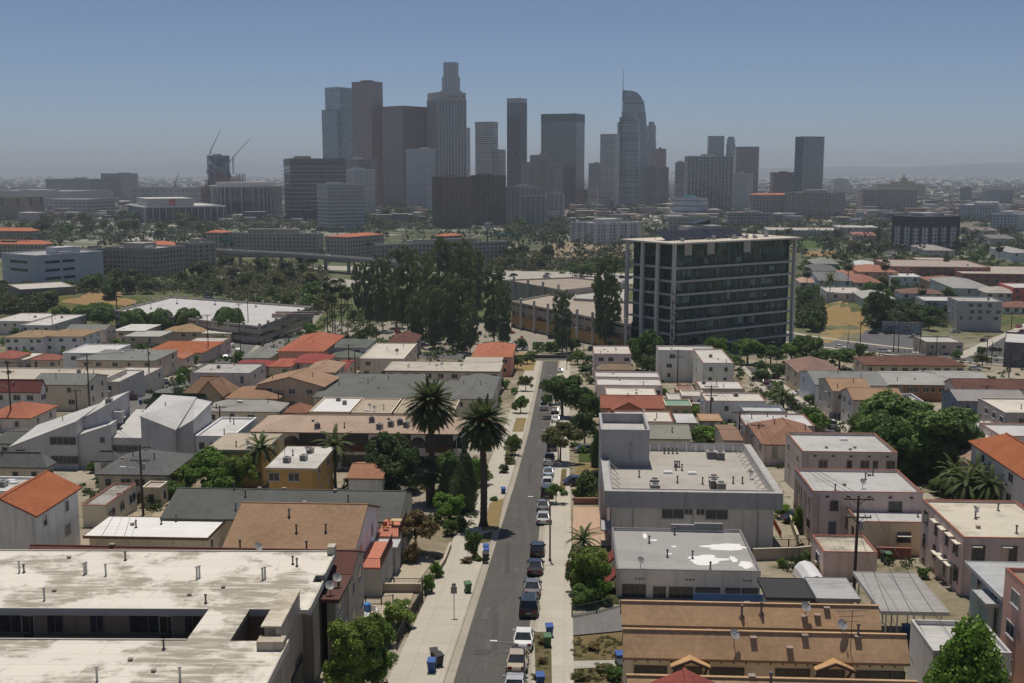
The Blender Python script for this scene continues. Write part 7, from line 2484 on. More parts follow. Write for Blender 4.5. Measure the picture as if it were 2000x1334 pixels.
H('cream house with orange tile strip | at the right edge', hb, 1955, 852, 2080, 826, 5.4, par=.4, wall=(.46, .38, .35), roof=(.5, .5, .49), trim=(.44, .13, .06), wf=2, ws=2, bits='')
H('tan hipped house right of ficus | with cream walls and a broad tan roof', hb, 1905, 917, 2040, 876, 4.4, 'hip', wall=(.48, .42, .33), roof=(.33, .205, .14), rh=1.7, wf=3, ws=2, bits='vent')
H('orange tiled edge house | at the extreme right above the pink block', hb, 2000, 935, 2120, 866, 6.5, 'hip', wall=(.48, .44, .42), roof=TORANGE, rh=2.2, wf=2, ws=2, bits='')
H('red tiled porch wing | at the extreme right above the big pink apartment', hb, 1985, 1018, 2120, 986, 5.0, 'gable_x', wall=(.44, .34, .3), roof=(.34, .08, .045), rh=1.3, wf=0, ws=1, bits='')
H('small pump-station style corner shop | in the boulevard fork', 'shop', 1810, 668, 1882, 656, 5.0, par=.5, wall=(.33, .285, .235), roof=(.44, .43, .41), wf=3, ws=2, bits='')
H('dark corner shop with pale roof | at the right edge of the fork', 'shop', 1962, 668, 2080, 648, 8.5, par=.6, wall=(.085, .09, .10), roof=(.52, .51, .50), trim=(.2, .2, .22), wf=2, ws=2, bits='ac', hd=25)
# hillside houses at the right, beyond the boulevard
HILL = [
 ('gray stacked apartment on hillside | with balconies above the fork', 1872, 588, 1958, 579, 646, 'flat', (.30, .295, .29), (.38, .37, .36), 3, 5, 3),
 ('gray low apartment | left of the gray stacked hillside apartment', 1806, 587, 1868, 578, 608, 'flat', (.30, .30, .30), (.50, .50, .49), 2, 4, 2),
 ('white house with brown roof and blue awning | on the hillside', 1760, 573, 1845, 561, 588, 'hip', (.52, .52, .51), (.20, .105, .08), 1, 4, 2),
 ('brown-roofed white cottage | right of the gray stacked hillside apartment', 1960, 600, 2040, 587, 612, 'hip', (.5, .48, .44), (.22, .10, .075), 1, 5, 1),
 ('gray-roofed pale house | behind the gray stacked hillside apartment', 1926, 572, 2000, 559, 590, 'hip', (.48, .45, .40), (.38, .35, .30), 1, 4, 1),
 ('red and white block | at the right edge of the hillside', 1980, 562, 2060, 552, 592, 'flat', (.40, .12, .10), (.5, .5, .49), 2, 4, 1),
 ('tan apartment with brown roof | upper middle of the hillside', 1820, 552, 1900, 539, 575, 'hip', (.36, .25, .17), (.27, .13, .09), 2, 4, 2),
 ('pale gray gabled house | right of the tan apartment with brown roof', 1862, 563, 1945, 545, 580, 'hip', (.46, .45, .43), (.30, .30, .29), 1, 4, 2),
 ('blue-gray gable house | left part of the hillside below the field', 1598, 548, 1664, 531, 572, 'gable_x', (.40, .42, .46), (.16, .17, .18), 2, 4, 2),
 ('dark gray hipped house | behind the blue-gray gable house', 1585, 529, 1642, 517, 545, 'hip', (.33, .32, .30), (.13, .135, .13), 1, 3, 1),
 ('orange-roofed house | above the blue-gray gable house', 1640, 536, 1690, 526, 552, 'hip', (.46, .42, .36), (.36, .15, .09), 1, 3, 1),
 ('pink-tan two-storey house with orange roof | middle of the hillside', 1676, 531, 1756, 518, 556, 'hip', (.46, .31, .22), (.36, .15, .09), 2, 3, 2),
 ('brick-roofed cream house | in front of the pink-tan two-storey house', 1668, 552, 1725, 538, 570, 'hip', (.50, .45, .38), (.30, .12, .08), 1, 3, 1),
 ('white boxy house | right of the pink-tan two-storey house', 1742, 540, 1800, 529, 560, 'flat', (.56, .56, .56), (.56, .56, .55), 2, 3, 1),
 ('white-roofed cottage | left below the dark evergreen', 1562, 552, 1600, 541, 566, 'hip', (.5, .44, .36), (.45, .28, .2), 1, 2, 1),
 ('cream cottage with gray roof | above the dry slope', 1684, 583, 1750, 568, 600, 'hip', (.46, .43, .37), (.36, .36, .33), 1, 3, 1),
 ('flat pale house | on the dry slope top beside palms', 1618, 572, 1690, 560, 590, 'flat', (.44, .41, .37), (.5, .47, .43), 1, 3, 1),
 ('long brick apartment | with stepped parapets on the upper right', 1740, 520, 1935, 506, 552, 'flat', (.25, .12, .085), (.36, .31, .27), 2, 12, 2),
 ('brick apartment wing | nearer the right edge', 1880, 534, 2060, 518, 560, 'flat', (.26, .125, .09), (.40, .36, .31), 2, 9, 2),
 ('left brick apartment | with a tree-lined front', 1806, 512, 1870, 502, 538, 'flat', (.26, .14, .10), (.42, .38, .33), 2, 4, 1),
 ('gray hillside house with dark gable | near the right edge', 1935, 466, 1985, 455, 480, 'gable_x', (.36, .34, .32), (.17, .165, .16), 1, 3, 1),
 ('white gable house | at the right edge below the pale mid-rises', 1975, 494, 2030, 478, 512, 'hip', (.5, .5, .49), (.33, .33, .32), 1, 3, 1),
 ('brown-roofed gabled house | between palms upper right', 1900, 450, 1950, 440, 462, 'gable_x', (.36, .32, .28), (.2, .17, .15), 1, 3, 1),
 ('tan house with brown roof | beside the black and white apartment', 1808, 489, 1866, 478, 502, 'hip', (.42, .38, .33), (.30, .28, .26), 1, 3, 1),
 ('pale house row | below the black and white apartment', 1830, 466, 1890, 457, 480, 'hip', (.48, .47, .45), (.34, .34, .33), 1, 4, 1),
 ('white roof hall | left of the baseball field', 1672, 519, 1724, 509, 528, 'hip', (.48, .47, .45), (.5, .5, .49), 1, 3, 1),
 ('pale shingled house | below the baseball field', 1588, 515, 1640, 505, 528, 'hip', (.38, .37, .34), (.22, .23, .21), 1, 3, 1),
 ('low warehouse with pale roof | beyond the baseball field', 1500, 449, 1640, 433, 460, 'flat', (.36, .34, .31), (.44, .42, .38), 1, 10, 1),
 ('red-roofed long shed | beyond the baseball field', 1668, 460, 1714, 449, 470, 'gable_x', (.4, .3, .26), (.36, .11, .08), 1, 3, 1),
 ('pale flat school wing | right of the red-roofed long shed', 1640, 444, 1720, 434, 456, 'flat', (.4, .38, .36), (.46, .44, .41), 1, 6, 1),
]
for (lab, x0, y0, x1, yb, base, kind, wl, rf, st, wf, ws) in HILL:
 H(lab, hb if kind != 'flat' else ab, x0, y0, x1, yb, base, kind, wall=wl, roof=rf, rh=2.2, st=st, wf=wf, ws=ws, bits='vent' if kind != 'flat' else 'vent pipe ac', par=.4, hd=8, ww=1.8, wh=1.5)
# ------------------------------------------------------------------ middle distance
fa = facade((.40, .36, .31), (.07, .07, .075), 3.4, 3.2, .45, .55)
fb = facade((.36, .31, .26), (.08, .075, .07), 3.4, 3.2, .5, .6)
B = block
B('terracotta-roofed apartment terrace | left half of the long freeway-side complex', ab, 404, 620, 640, 458, yb=503, th=8, fac=fa, wall=(.40, .36, .31), dd=16, pent=3, tile=None)
B('orange-roofed corner block | of the long freeway-side complex', ab, 630, 680, 738, 464, yb=512, th=30, fac=fa, wall=(.40, .36, .31), pent=0, tile=1.6)
B('short orange-roofed corner tower | left end of the freeway-side complex', ab, 400, 436, 440, 455, yb=502, th=10, fac=fa, wall=(.42, .37, .32), dd=15, pent=0, tile=1.8)
B('right terrace of pale apartments | stepping away behind the pines', ab, 728, 738, 988, 479, yb=514, th=66, fac=fa, wall=(.44, .40, .34), pent=4)
B('small orange-roofed tower block | in the pale apartment terrace', ab, 848, 868, 900, 462, yb=500, th=40, fac=fa, wall=(.42, .36, .31), pent=0, tile=1.6)
B('grey stucco apartment with red roof | inside the left apartment complex', ab, 186, 300, 335, 487, yb=540, th=22, fac=fb, wall=(.36, .33, .29), pent=1, tile=None)
B('red tiled pavilion roof | on top of the left apartment complex', ab, 238, 300, 338, 484, D=800, th=24, fac=fb, wall=(.36, .33, .29), pent=0, tile=3.2)
B('tall grey apartment wing with yellow banner | right end of the left complex', ab, 330, 378, 411, 477, yb=524, th=40, fac=facade((.36, .32, .28), (.10, .10, .10), 5, 3.2, .5, .6), wall=(.38, .35, .31), pent=2)
B('left grey apartment wing | behind the white slab office', ab, 150, 178, 196, 488, yb=540, th=30, fac=fb, wall=(.36, .33, .29), pent=1)
B('orange-roofed terrace upper row | at the left edge', ab, -40, 60, 70, 452, yb=478, th=6, fac=fb, wall=(.28, .22, .18), pent=0, tile=3, dd=15)
B('orange-roofed terrace lower row | at the left edge above the white office', ab, -40, 84, 96, 478, yb=505, th=8, fac=fb, wall=(.28, .22, .18), pent=2, tile=3, dd=15)
B('white slab office with dark strip windows | at the left edge', 'office block', -30, 70, 155, 500, yb=562, th=35, fac=stucco((.56, .57, .61)), wall=(.56, .57, .61), pent=2, par=.8)
def strips():
 t = ROOT = [o for o in bpy.data.objects if o.get('label', '').startswith('white slab office')][0]
 wl, wr, h = tuple(t['_dims'])
 for k in range(3):
  z = h - 5.2 - k * 5
  for a, b in ((.0, .22), (.26, .44)):
   part(MB().box(.01, .06, wr * (a + .12), wr * (b + .12), z, z + 1.7), 'window', glass((.02, .03, .035), .1), t)
  if k < 2: part(MB().box(-wl * .75, -wl * .25, -.06, -.01, z, z + 1.8), 'window', glass((.02, .03, .035), .1), t)
strips()
B('low hall covered in solar panels | below the white slab office', 'hall', -30, 40, 124, 566, yb=590, th=55, fac=stucco((.30, .26, .2)), wall=(.34, .3, .24), roofc=(.5, .48, .44), pent=0, par=.4)
B('dark louvred office block | with white horizontal ledges', 'office block', 538, 566, 668, 310, D=1560, th=70, fac=facade((.02, .022, .026), (.03, .036, .042), 2.2, 4.4, .85, .8), wall=(.20, .19, .17), pent=1, pentc=(.24, .21, .16), hfins=((.50, .50, .50), 6.1, .75, 3.2, 10, 12), band=((.16, .15, .13), 1, 10))
B('white chamfered office block | with dark strip windows before the louvred block', 'office block', 608, 640, 706, 361, yb=452, th=62, fac=facade((.42, .42, .43), (.10, .105, .11), 4.2, 4.3, .82, .40), wall=(.44, .44, .44), pent=1, par=1.5)
B('white checkered apartment block | behind the white chamfered office', ab, 664, 690, 728, 331, D=1750, th=50, fac=facade((.52, .52, .53), (.10, .11, .13), 4.4, 3.6, .55, .6), wall=(.55, .55, .55), pent=1)
B('white museum with wavy top | behind the louvred office block', 'museum', 668, 700, 734, 311, D=1900, th=45, fac=facade((.22, .16, .16), (.08, .07, .07), 6, 6, .6, .7), wall=(.3, .25, .25), pent=1, pentc=(.5, .46, .44))
B('left brown courthouse slab | of the twin brown blocks', 'office block', 841, 866, 919, 346, yb=446, th=66, fac=facade((.155, .10, .082), (.045, .035, .035), 3.2, 4, .5, .62), wall=(.15, .10, .085), pent=1, fins=((.17, .115, .095), 6, 1.2, .7))
B('right brown courthouse slab | of the twin brown blocks', 'office block', 919, 938, 986, 343, yb=440, th=64, fac=facade((.14, .09, .075), (.04, .033, .033), 3.2, 4, .5, .62), wall=(.14, .09, .08), pent=1, fins=((.15, .10, .085), 6, 1.2, .7))
fg = facade((.30, .295, .29), (.08, .085, .09), 3.0, 3.0, .5, .6)
B('grey ribbed apartment slab | right of the brown courthouse slabs', ab, 984, 1016, 1062, 366, yb=436, th=55, fac=fg, wall=(.36, .35, .34), pent=2, fins=((.42, .41, .40), 7, 1.4, 1.0))
B('second grey ribbed apartment slab | nearest of the grey slabs', ab, 1018, 1066, 1072, 383, yb=440, th=8, fac=fg, wall=(.38, .37, .36), pent=0, fins=((.42, .41, .40), 7, 1.4, 1.0), dd=20)
B('third grey ribbed apartment slab | at the right end of the grey slabs', ab, 1066, 1100, 1102, 379, yb=428, th=6, fac=fg, wall=(.38, .37, .36), pent=1, fins=((.42, .41, .40), 7, 1.4, 1.0), dd=20)
B('dark low pavilion with pale roof | below the black glass tower', 'building', 1110, 1148, 1150, 370, yb=402, th=4, fac=facade((.05, .05, .055), (.03, .03, .035), 4, 5, .8, .7), wall=(.3, .3, .3), roofc=(.5, .5, .5), pent=0, dd=30)
B('pale slim annex tower | beside the dark low pavilion', 'building', 1149, 1166, 1170, 366, yb=404, th=20, fac=stucco((.44, .44, .44)), wall=(.44, .44, .44), pent=0)
B('white and gray balcony apartments | behind the dark glass office', ab, 1122, 1164, 1252, 437, yb=478, th=62, fac=facade((.46, .46, .47), (.08, .08, .09), 3.4, 3.1, .45, .55), wall=(.5, .5, .5), pent=3, fins=((.50, .50, .51), 11, 4.5, 1.2))
B('white hospital block with turquoise top | left of the ribbed tower', 'building', 1320, 1362, 1388, 388, yb=424, th=40, fac=facade((.50, .52, .56), (.16, .18, .2), 900, 8, 1, .18), wall=(.5, .5, .52), pent=2, pentc=(.08, .36, .40))
B('pale green school block | behind the glass office roof', 'school', 1308, 1400, 1420, 425, yb=452, th=10, fac=facade((.36, .36, .28), (.14, .14, .12), 5, 4, .6, .4), wall=(.38, .38, .3), pent=2, dd=35)
B('gray school with paired windows | right of the pale green school block', 'school', 1424, 1506, 1510, 417, yb=440, th=5, fac=facade((.28, .275, .27), (.07, .07, .075), 4.6, 4.4, .6, .45), wall=(.3, .29, .28), pent=1, dd=30)
B('black and white cubic apartments | with a dark band on top', ab, 1770, 1800, 1888, 424, yb=492, th=66, fac=facade((.50, .50, .51), (.07, .075, .08), 4.2, 3.3, .5, .6), wall=(.5, .5, .5), roofc=(.55, .54, .52), pent=3, band=((.035, .037, .042), 0, 9), fins=((.05, .05, .055), 12, 3.6, .5))
B('gray apartment annex | left of the black and white cubic apartments', ab, 1748, 1764, 1772, 440, yb=484, th=40, fac=facade((.20, .20, .2), (.06, .06, .065), 4.2, 3.3, .5, .6), wall=(.25, .25, .25), pent=0)
B('long gray hillside terrace | below the lone dark glass tower', ab, 1545, 1625, 1680, 377, D=1650, th=30, fac=facade((.27, .25, .235), (.10, .095, .09), 5, 4, .5, .5), wall=(.3, .28, .26), pent=3)
B('terrace with orange roof edge | below the low dark brown block', ab, 1470, 1556, 1560, 381, D=1700, th=6, fac=facade((.30, .28, .26), (.10, .09, .09), 5, 4, .5, .5), wall=(.3, .28, .26), pent=1, tile=2.5, dd=30)
B('wide gray school complex | left of the pale far mid-rises', 'school', 1690, 1792, 1800, 372, D=1900, th=8, fac=facade((.28, .26, .25), (.12, .11, .11), 6, 5, .5, .4), wall=(.3, .28, .27), pent=3, dd=40)
B('pale far mid-rise with balconies | at the right edge', ab, 1888, 1950, 2020, 402, yb=432, th=30, fac=facade((.44, .45, .47), (.12, .13, .14), 4, 3.4, .5, .55), wall=(.48, .48, .5), pent=3)
B('second pale mid-rise | nearer the right edge below the first', ab, 1950, 1990, 2060, 420, yb=452, th=40, fac=facade((.46, .47, .50), (.12, .13, .15), 4, 3.4, .5, .55), wall=(.5, .5, .52), pent=2)
B('blue-glass clinic on the far right | behind the pale mid-rises', 'building', 1932, 1980, 1984, 372, D=2100, th=6, fac=facade((.30, .33, .36), (.10, .13, .16), 4, 4, .7, .6), wall=(.35, .37, .4), pent=1, dd=35)
B('gray block with red rooftop sign | far right skyline', 'building', 1878, 1898, 1906, 368, D=2600, th=20, fac=fg, wall=(.3, .3, .3), pent=1, pentc=(.45, .05, .05))
skyline()
RC, GC = (.32, .05, .035), (.26, .24, .22)
crane('leaning tower crane | left of two on the unfinished tower', 411, 300, 296, 432, 252, 2120, (.30, .13, .10))
crane('slanted tower crane | right of two on the unfinished tower', 455, 340, 308, 491, 268, 2100, (.30, .16, .12))
crane('small distant crane | left of the concert pavilion', 342, 372, 358, 350, 336, 2300, GC)
crane('red tower crane with long level jib | before the waffle-front tower', 1196, 420, 388, 1100, 380, 1500, RC, tail=24)
crane('second red tower crane | lower beside the grey ribbed slabs', 1098, 432, 420, 1190, 412, 1350, RC, tail=18)
# ------------------------------------------------------------------ low scrub that nobody could count
def scrub(quads, n, hmin, hmax, cols, size, seed, name='undergrowth'):
 rnd = random.Random(seed)
 m = MB()
 bl = []
 for k in range(n):
  q = rnd.choice(quads)
  a, b = rnd.random(), rnd.random()
  px = (q[0][0] * (1 - a) + q[1][0] * a) * (1 - b) + (q[3][0] * (1 - a) + q[2][0] * a) * b
  py = (q[0][1] * (1 - a) + q[1][1] * a) * (1 - b) + (q[3][1] * (1 - a) + q[2][1] * a) * b
  p = G(px, py)
  if not free(p.x, p.y, .3): continue
  r = rnd.uniform(hmin, hmax)
  bl.append((p.x, p.y, p.z + r * .35, r))
 crown_blobs(m, bl, len(bl) * 34, size, rnd, .6, .75)
 o = m.build(name, leaf(cols, .6))
 tag(o, None, None, None, 'stuff')
Q = lambda x0, x1, y0, y1: [(x0, y1), (x1, y1), (x1, y0), (x0, y0)]
scrub([Q(400, 640, 512, 560), Q(380, 560, 525, 580), Q(440, 650, 540, 610)], 700, 1.2, 4, (0.116, 0.132, 0.056), .9, 1)
scrub([Q(0, 100, 560, 600), Q(0, 80, 590, 612), Q(130, 420, 540, 575)], 900, 1.2, 3.6, (0.07, 0.101, 0.037), .8, 2)
scrub([Q(0, 420, 425, 470), Q(400, 840, 425, 450), Q(700, 850, 400, 450)], 2000, 2, 5, (0.078, 0.109, 0.05), 1.1, 3)
scrub([Q(960, 1320, 395, 470), Q(740, 1230, 495, 530), Q(985, 1110, 425, 460)], 2000, 1.6, 4, (0.078, 0.105, 0.046), 1.0, 4)
scrub([Q(1560, 1605, 560, 640), Q(1690, 1880, 560, 640), Q(1560, 2000, 500, 560)], 1500, .8, 2.6, (0.078, 0.116, 0.04), .8, 5)
scrub([Q(1600, 2000, 440, 500), Q(1400, 1760, 425, 470), Q(1530, 1880, 405, 430)], 2200, 1.2, 3.5, (0.078, 0.105, 0.046), .95, 6)
scrub([Q(0, 480, 640, 720), Q(500, 900, 655, 700), Q(560, 1000, 600, 690)], 500, .6, 2, (0.093, 0.147, 0.043), .6, 7)
scrub([Q(560, 960, 590, 640), Q(950, 1220, 655, 690)], 350, .8, 2.4, (0.085, 0.132, 0.04), .6, 8)
scrub([Q(280, 480, 700, 790), Q(480, 960, 690, 800)], 420, .4, 1.3, (.065, .105, .03), .4, 9)
scrub([Q(1130, 1500, 700, 860), Q(1480, 2000, 690, 900)], 650, .4, 1.3, (.06, .10, .028), .4, 10)
scrub([Q(160, 480, 880, 1000), Q(640, 930, 900, 1030), Q(1500, 2000, 900, 1120)], 420, .3, .9, (.06, .10, .028), .28, 11)
scrub([Q(1118, 1205, 1075, 1175), Q(1116, 1212, 1248, 1288), Q(1116, 1212, 1312, 1334), Q(1044, 1074, 1245, 1334)], 260, .1, .3, (.13, .13, .05), .1, 12)
# ------------------------------------------------------------------ trees and plants
T = tree
date_palm('left date palm | with a thick drooping crown before the arcade apartment', 843, 978, 783, 102, 1)
date_palm('right date palm | tall with a bare trunk beside the street kerb', 944, 1030, 820, 100, 2)
T('round', 'light', 700, 1350, 1194, 124, 'bright leafy tree at the bottom edge | beside the concrete sidewalk')
T('bush', 'light', 682, 1354, 1240, 96)
T('bush', 'bright', 735, 1345, 1262, 78)
T('bush', 'light', 778, 1225, 1168, 72)
T('bush', 'bright', 745, 1262, 1202, 60)
T('cone', 'bright', 1893, 1500, 1212, 190, 'big bright green conifer | rising from the bottom right corner', at=Vector((33.0, 74.0, 28.6)))
T('bush', 'ficus', 1786, 930, 762, 240, 'giant dark ficus | with several merging crowns right of the taupe apartment')
T('round', 'ficus', 1728, 936, 800, 120)
T('round', 'ficus', 1850, 938, 800, 130)
T('bush', 'ficus', 1762, 938, 845, 90)
T('bush', 'ficus', 1822, 940, 838, 90)
T('bush', 'ficus', 1690, 870, 808, 76)
T('bush', 'ficus', 1893, 905, 830, 60)
# left of the street
T('round', 'dark', 768, 958, 838, 100, 'dark broad conifer-like tree | between the yellow apartment and the date palms')
T('bush', 'dark', 768, 962, 872, 96)
T('bush', 'dark', 735, 945, 868, 50)
T('bush', 'dark', 805, 962, 880, 46)
T('column', 'pine', 875, 985, 895, 34, 'left slim dark cypress | between the date palms')
T('column', 'pine', 908, 1000, 868, 46, 'right slim dark cypress | beside the tall date palm trunk')
T('bush', 'bright', 930, 950, 890, 66)
T('bush', 'mid', 872, 940, 880, 56)
T('bush', 'bright', 880, 1018, 958, 68)
palm(835, 990, 905, 60, 'fan')
T('bush', 'mid', 900, 1040, 1005, 30)
T('bush', 'mid', 880, 1045, 1012, 34)
T('airy', 'dry', 812, 1088, 1000, 88, 'brownish drying tree | in the walled garden beside the gray-roofed house')
T('bush', 'dry', 805, 1100, 1056, 36)
T('bush', 'mid', 924, 1092, 1032, 34, 'small upright street shrub | beside the blue bins')
T('bush', 'bright', 838, 1160, 1116, 28)
T('bush', 'bright', 853, 1130, 1094, 28)
T('bush', 'dry', 910, 1102, 1088, 24)
T('bush', 'mid', 935, 1098, 1085, 20)
T('round', 'bright', 410, 960, 872, 95)
T('round', 'light', 470, 965, 885, 70)
T('round', 'light', 372, 962, 905, 70)
T('bush', 'bright', 440, 968, 905, 80)
T('bush', 'mid', 335, 975, 940, 50)
T('bush', 'mid', 300, 985, 955, 45)
T('bush', 'olive', 300, 970, 945, 40)
palm(512, 950, 862, 78, 'queen')
palm(655, 955, 858, 84, 'queen')
palm(498, 948, 880, 50, 'fan')
T('bush', 'dark', 690, 960, 930, 36)
T('bush', 'gray', 632, 950, 915, 30)
for i, (px, yb, yt, w) in enumerate(((1017, 808, 772, 34), (1027, 765, 732, 30), (1010, 722, 695, 26), (1030, 712, 690, 30), (1000, 890, 848, 34), (1040, 700, 684, 24))):
 T('round', 'mid' if i != 1 else 'olive', px, yb, yt, w, None, 'young street trees in the left verge')
for px, yb, yt, w, c in ((995, 908, 890, 26, 'olive'), (985, 925, 905, 22, 'gray'), (1002, 882, 868, 22, 'dry'), (965, 980, 968, 18, 'mid'), (985, 760, 740, 24, 'mid'), (1005, 770, 755, 18, 'bright'), (968, 790, 765, 26, 'mid')):
 T('bush', c, px, yb, yt, w)
# right of the street
T('round', 'mid', 1098, 815, 728, 84, 'big blossoming street tree | right of the road before the orange bungalow')
T('airy', 'gray', 1085, 790, 738, 48)
T('airy', 'olive', 1094, 905, 822, 80, 'open olive street tree | beside the lamp post in mid street')
T('round', 'dark', 1142, 870, 800, 48)
T('round', 'mid', 1150, 828, 765, 44)
T('round', 'dark', 1138, 820, 752, 44)
T('column', 'dark', 1167, 912, 838, 26, 'narrow dark yard tree | at the corner of the stair tower')
T('airy', 'mid', 1086, 985, 945, 42, 'thin young sapling | on the right sidewalk')
T('bush', 'dark', 1148, 975, 920, 52)
T('bush', 'gray', 1158, 958, 912, 40)
T('bush', 'mid', 1128, 1035 - 60, 950, 30)
T('bush', 'bright', 1140, 885, 868, 24)
T('bush', 'mid', 1122, 880, 862, 20)
T('round', 'light', 1148, 1168, 1062, 84, 'bushy garden tree | before the gray flat-roofed house')
T('bush', 'dark', 1132, 1160, 1085, 60)
T('bush', 'bright', 1162, 1175, 1120, 56)
T('bush', 'mid', 1145, 1185, 1140, 60)
T('bush', 'dry', 1112, 1130, 1092, 22)
palm(1138, 1120, 1045, 70, 'queen')
T('bush', 'mid', 1186, 1182, 1160, 28)
for px, yb, yt, w, c in ((1178, 1312, 1296, 40, 'olive'), (1130, 1330, 1310, 30, 'olive'), (1200, 1330, 1300, 36, 'mid'), (1160, 1270, 1258, 30, 'dry'), (1060, 1300, 1285, 22, 'dry'), (1050, 1330, 1316, 26, 'olive'), (1058, 1262, 1250, 16, 'olive')):
 T('bush', c, px, yb, yt, w)
T('round', 'mid', 1128, 712, 683, 38)
T('bush', 'dark', 1145, 730, 712, 30)
T('bush', 'mid', 1155, 750, 735, 26)
T('bush', 'mid', 1168, 782, 762, 26)
T('round', 'bright', 1290, 782, 755, 22)
T('bush', 'bright', 1388, 862, 828, 56)
T('bush', 'mid', 1362, 865, 835, 40)
T('bush', 'mid', 1460, 850, 825, 26)
T('bush', 'bright', 1350, 812, 790, 40)
T('round', 'mid', 1262, 725, 640, 60, 'dark green yard tree | in front of the glass office left edge')
T('bush', 'dark', 1272, 730, 690, 44)
T('bush', 'mid', 1235, 700, 655, 30)
T('bush', 'bright', 1560, 1040, 985, 30)
T('bush', 'bright', 1528, 1012, 985, 38)
T('bush', 'mid', 1632, 1118, 1080, 64)
T('bush', 'olive', 1605, 1125, 1098, 44)
T('bush', 'mid', 1580, 1100, 1075, 30)
T('bush', 'mid', 1802, 1130, 1105, 30)
T('bush', 'mid', 1508, 870 + 10, 850, 36)
T('bush', 'mid', 1490, 880, 852, 40)
palm(1862, 975, 912, 80, 'queen')
palm(1905, 985, 914, 92, 'queen')
palm(1945, 985, 920, 80, 'queen')
palm(1885, 990, 930, 90, 'queen')
palm(1930, 1000, 935, 80, 'queen')
T('bush', 'mid', 1840, 965, 930, 60)
T('bush', 'olive', 1890, 985, 945, 70)
T('bush', 'mid', 1925, 990, 950, 70)
T('bush', 'mid', 1975, 960, 930, 40)
T('bush', 'bright', 1985, 820, 800, 40)
palm(1530, 800, 765, 50, 'queen')
palm(1515, 785, 760, 36, 'queen')
# boulevard trees below the glass office
for px, yb, yt, w, c in ((1400, 712, 655, 46, 'bright'), (1460, 712, 657, 66, 'bright'), (1505, 712, 672, 50, 'mid'), (1545, 712, 668, 56, 'bright'), (1580, 712, 650, 62, 'mid'), (1430, 722, 690, 46, 'mid'), (1520, 740, 708, 40, 'dark'), (1640, 722, 678, 70, 'ficus'), (1600, 715, 680, 50, 'mid'), (1680, 700, 668, 26, 'mid'), (1700, 705, 685, 30, 'olive'), (1552, 755, 738, 26, 'bright'), (1580, 792, 768, 26, 'mid'), (1375, 705, 678, 30, 'mid'), (1340, 700, 668, 34, 'olive'), (1490, 745, 720, 40, 'dark'), (1345, 690, 655, 40, 'mid')):
 T('round' if w > 44 else 'bush', c, px, yb, yt, w)
# clipped street trees along the parking deck
for px, yb, yt, w in ((121, 637, 597, 32), (167, 637, 596, 44), (205, 640, 597, 52), (195, 620, 590, 40), (262, 652, 603, 48), (316, 654, 603, 42), (370, 656, 601, 46), (449, 662, 599, 54)):
 T('ball', 'ficus', px, yb, yt, w, None, 'clipped street trees along the parking deck')
# pines of the middle grove
for px, yb, yt, w in ((700, 612, 515, 26), (722, 640, 512, 34), (748, 646, 503, 44), (775, 640, 520, 40), (797, 652, 483, 50), (832, 660, 493, 54), (866, 650, 468, 56), (903, 640, 470, 60), (928, 625, 488, 44), (885, 684, 540, 60), (850, 680, 560, 50), (815, 672, 575, 44), (918, 690, 590, 36), (965, 668, 522, 52), (984, 682, 556, 34), (1098, 690, 570, 46), (1182, 680, 500, 54), (1173, 672, 545, 34), (1199, 676, 550, 34)):
 T('pine', 'pine', px, yb, yt, w, None, None)
for px, yb, yt, w in ((640, 655, 545, 22), (655, 660, 550, 26), (668, 655, 548, 24), (650, 650, 570, 24), (680, 660, 565, 22)):
 palm(px, yb, yt, w + 4, 'fan')
# shrubs and trees round the car park
rr = random.Random(77)
def scatter(n, xa, xb, ya, yb, ha, hb_, kinds, cols, wide=1.0, grp=None):
 for k in range(n):
  for _ in range(12):
   px, py = rr.uniform(xa, xb), rr.uniform(ya, yb)
   p = G(px, py)
   if free(p.x, p.y): break
  else: continue
  sc = FPX / p.y
  hh = rr.uniform(ha, hb_)
  T(rr.choice(kinds), rr.choice(cols), px, py, py - hh * sc, hh * sc * rr.uniform(.75, 1.2) * wide, None, grp)
scatter(10, 600, 760, 590, 650, 5, 10, ['round', 'airy'], ['dark', 'mid'])
scatter(8, 690, 930, 655, 690, 4, 7, ['round'], ['dark', 'mid'])
scatter(16, 560, 1000, 650, 690, 3, 6, ['round', 'bush'], ['mid', 'bright', 'olive', 'dark'])
scatter(8, 1000, 1200, 660, 690, 3, 6, ['round', 'bush'], ['mid', 'bright', 'dark'])
scatter(14, 0, 230, 560, 585, 4, 8, ['bush', 'round'], ['mid', 'dark', 'dark'], 1.3)
scatter(6, 0, 120, 590, 612, 4, 7, ['bush'], ['mid', 'dark', 'olive'], 1.3)
scatter(16, 150, 420, 545, 575, 6, 11, ['round', 'bush'], ['dark', 'gray', 'mid'])
scatter(24, 380, 620, 520, 590, 6, 12, ['round', 'airy', 'bush'], ['olive', 'gray', 'mid', 'dark'])
scatter(10, 450, 640, 590, 620, 4, 8, ['round', 'bush'], ['mid', 'olive'])
scatter(10, 0, 420, 455, 470, 8, 15, ['round'], ['dark', 'gray', 'mid'])
scatter(26, 60, 420, 425, 460, 10, 18, ['round', 'bush'], ['dark', 'gray', 'mid'])
scatter(20, 700, 845, 405, 450, 10, 18, ['round', 'bush'], ['dark', 'gray', 'mid'])
scatter(16, 720, 1100, 490, 525, 7, 13, ['round', 'airy'], ['olive', 'gray', 'dark'])
scatter(22, 985, 1330, 430, 470, 8, 14, ['round', 'bush'], ['dark', 'mid', 'gray'])
scatter(16, 1140, 1330, 395, 430, 9, 15, ['round'], ['dark', 'gray'])
scatter(16, 960, 1220, 520, 545, 5, 10, ['round', 'bush'], ['dark', 'olive', 'mid'])
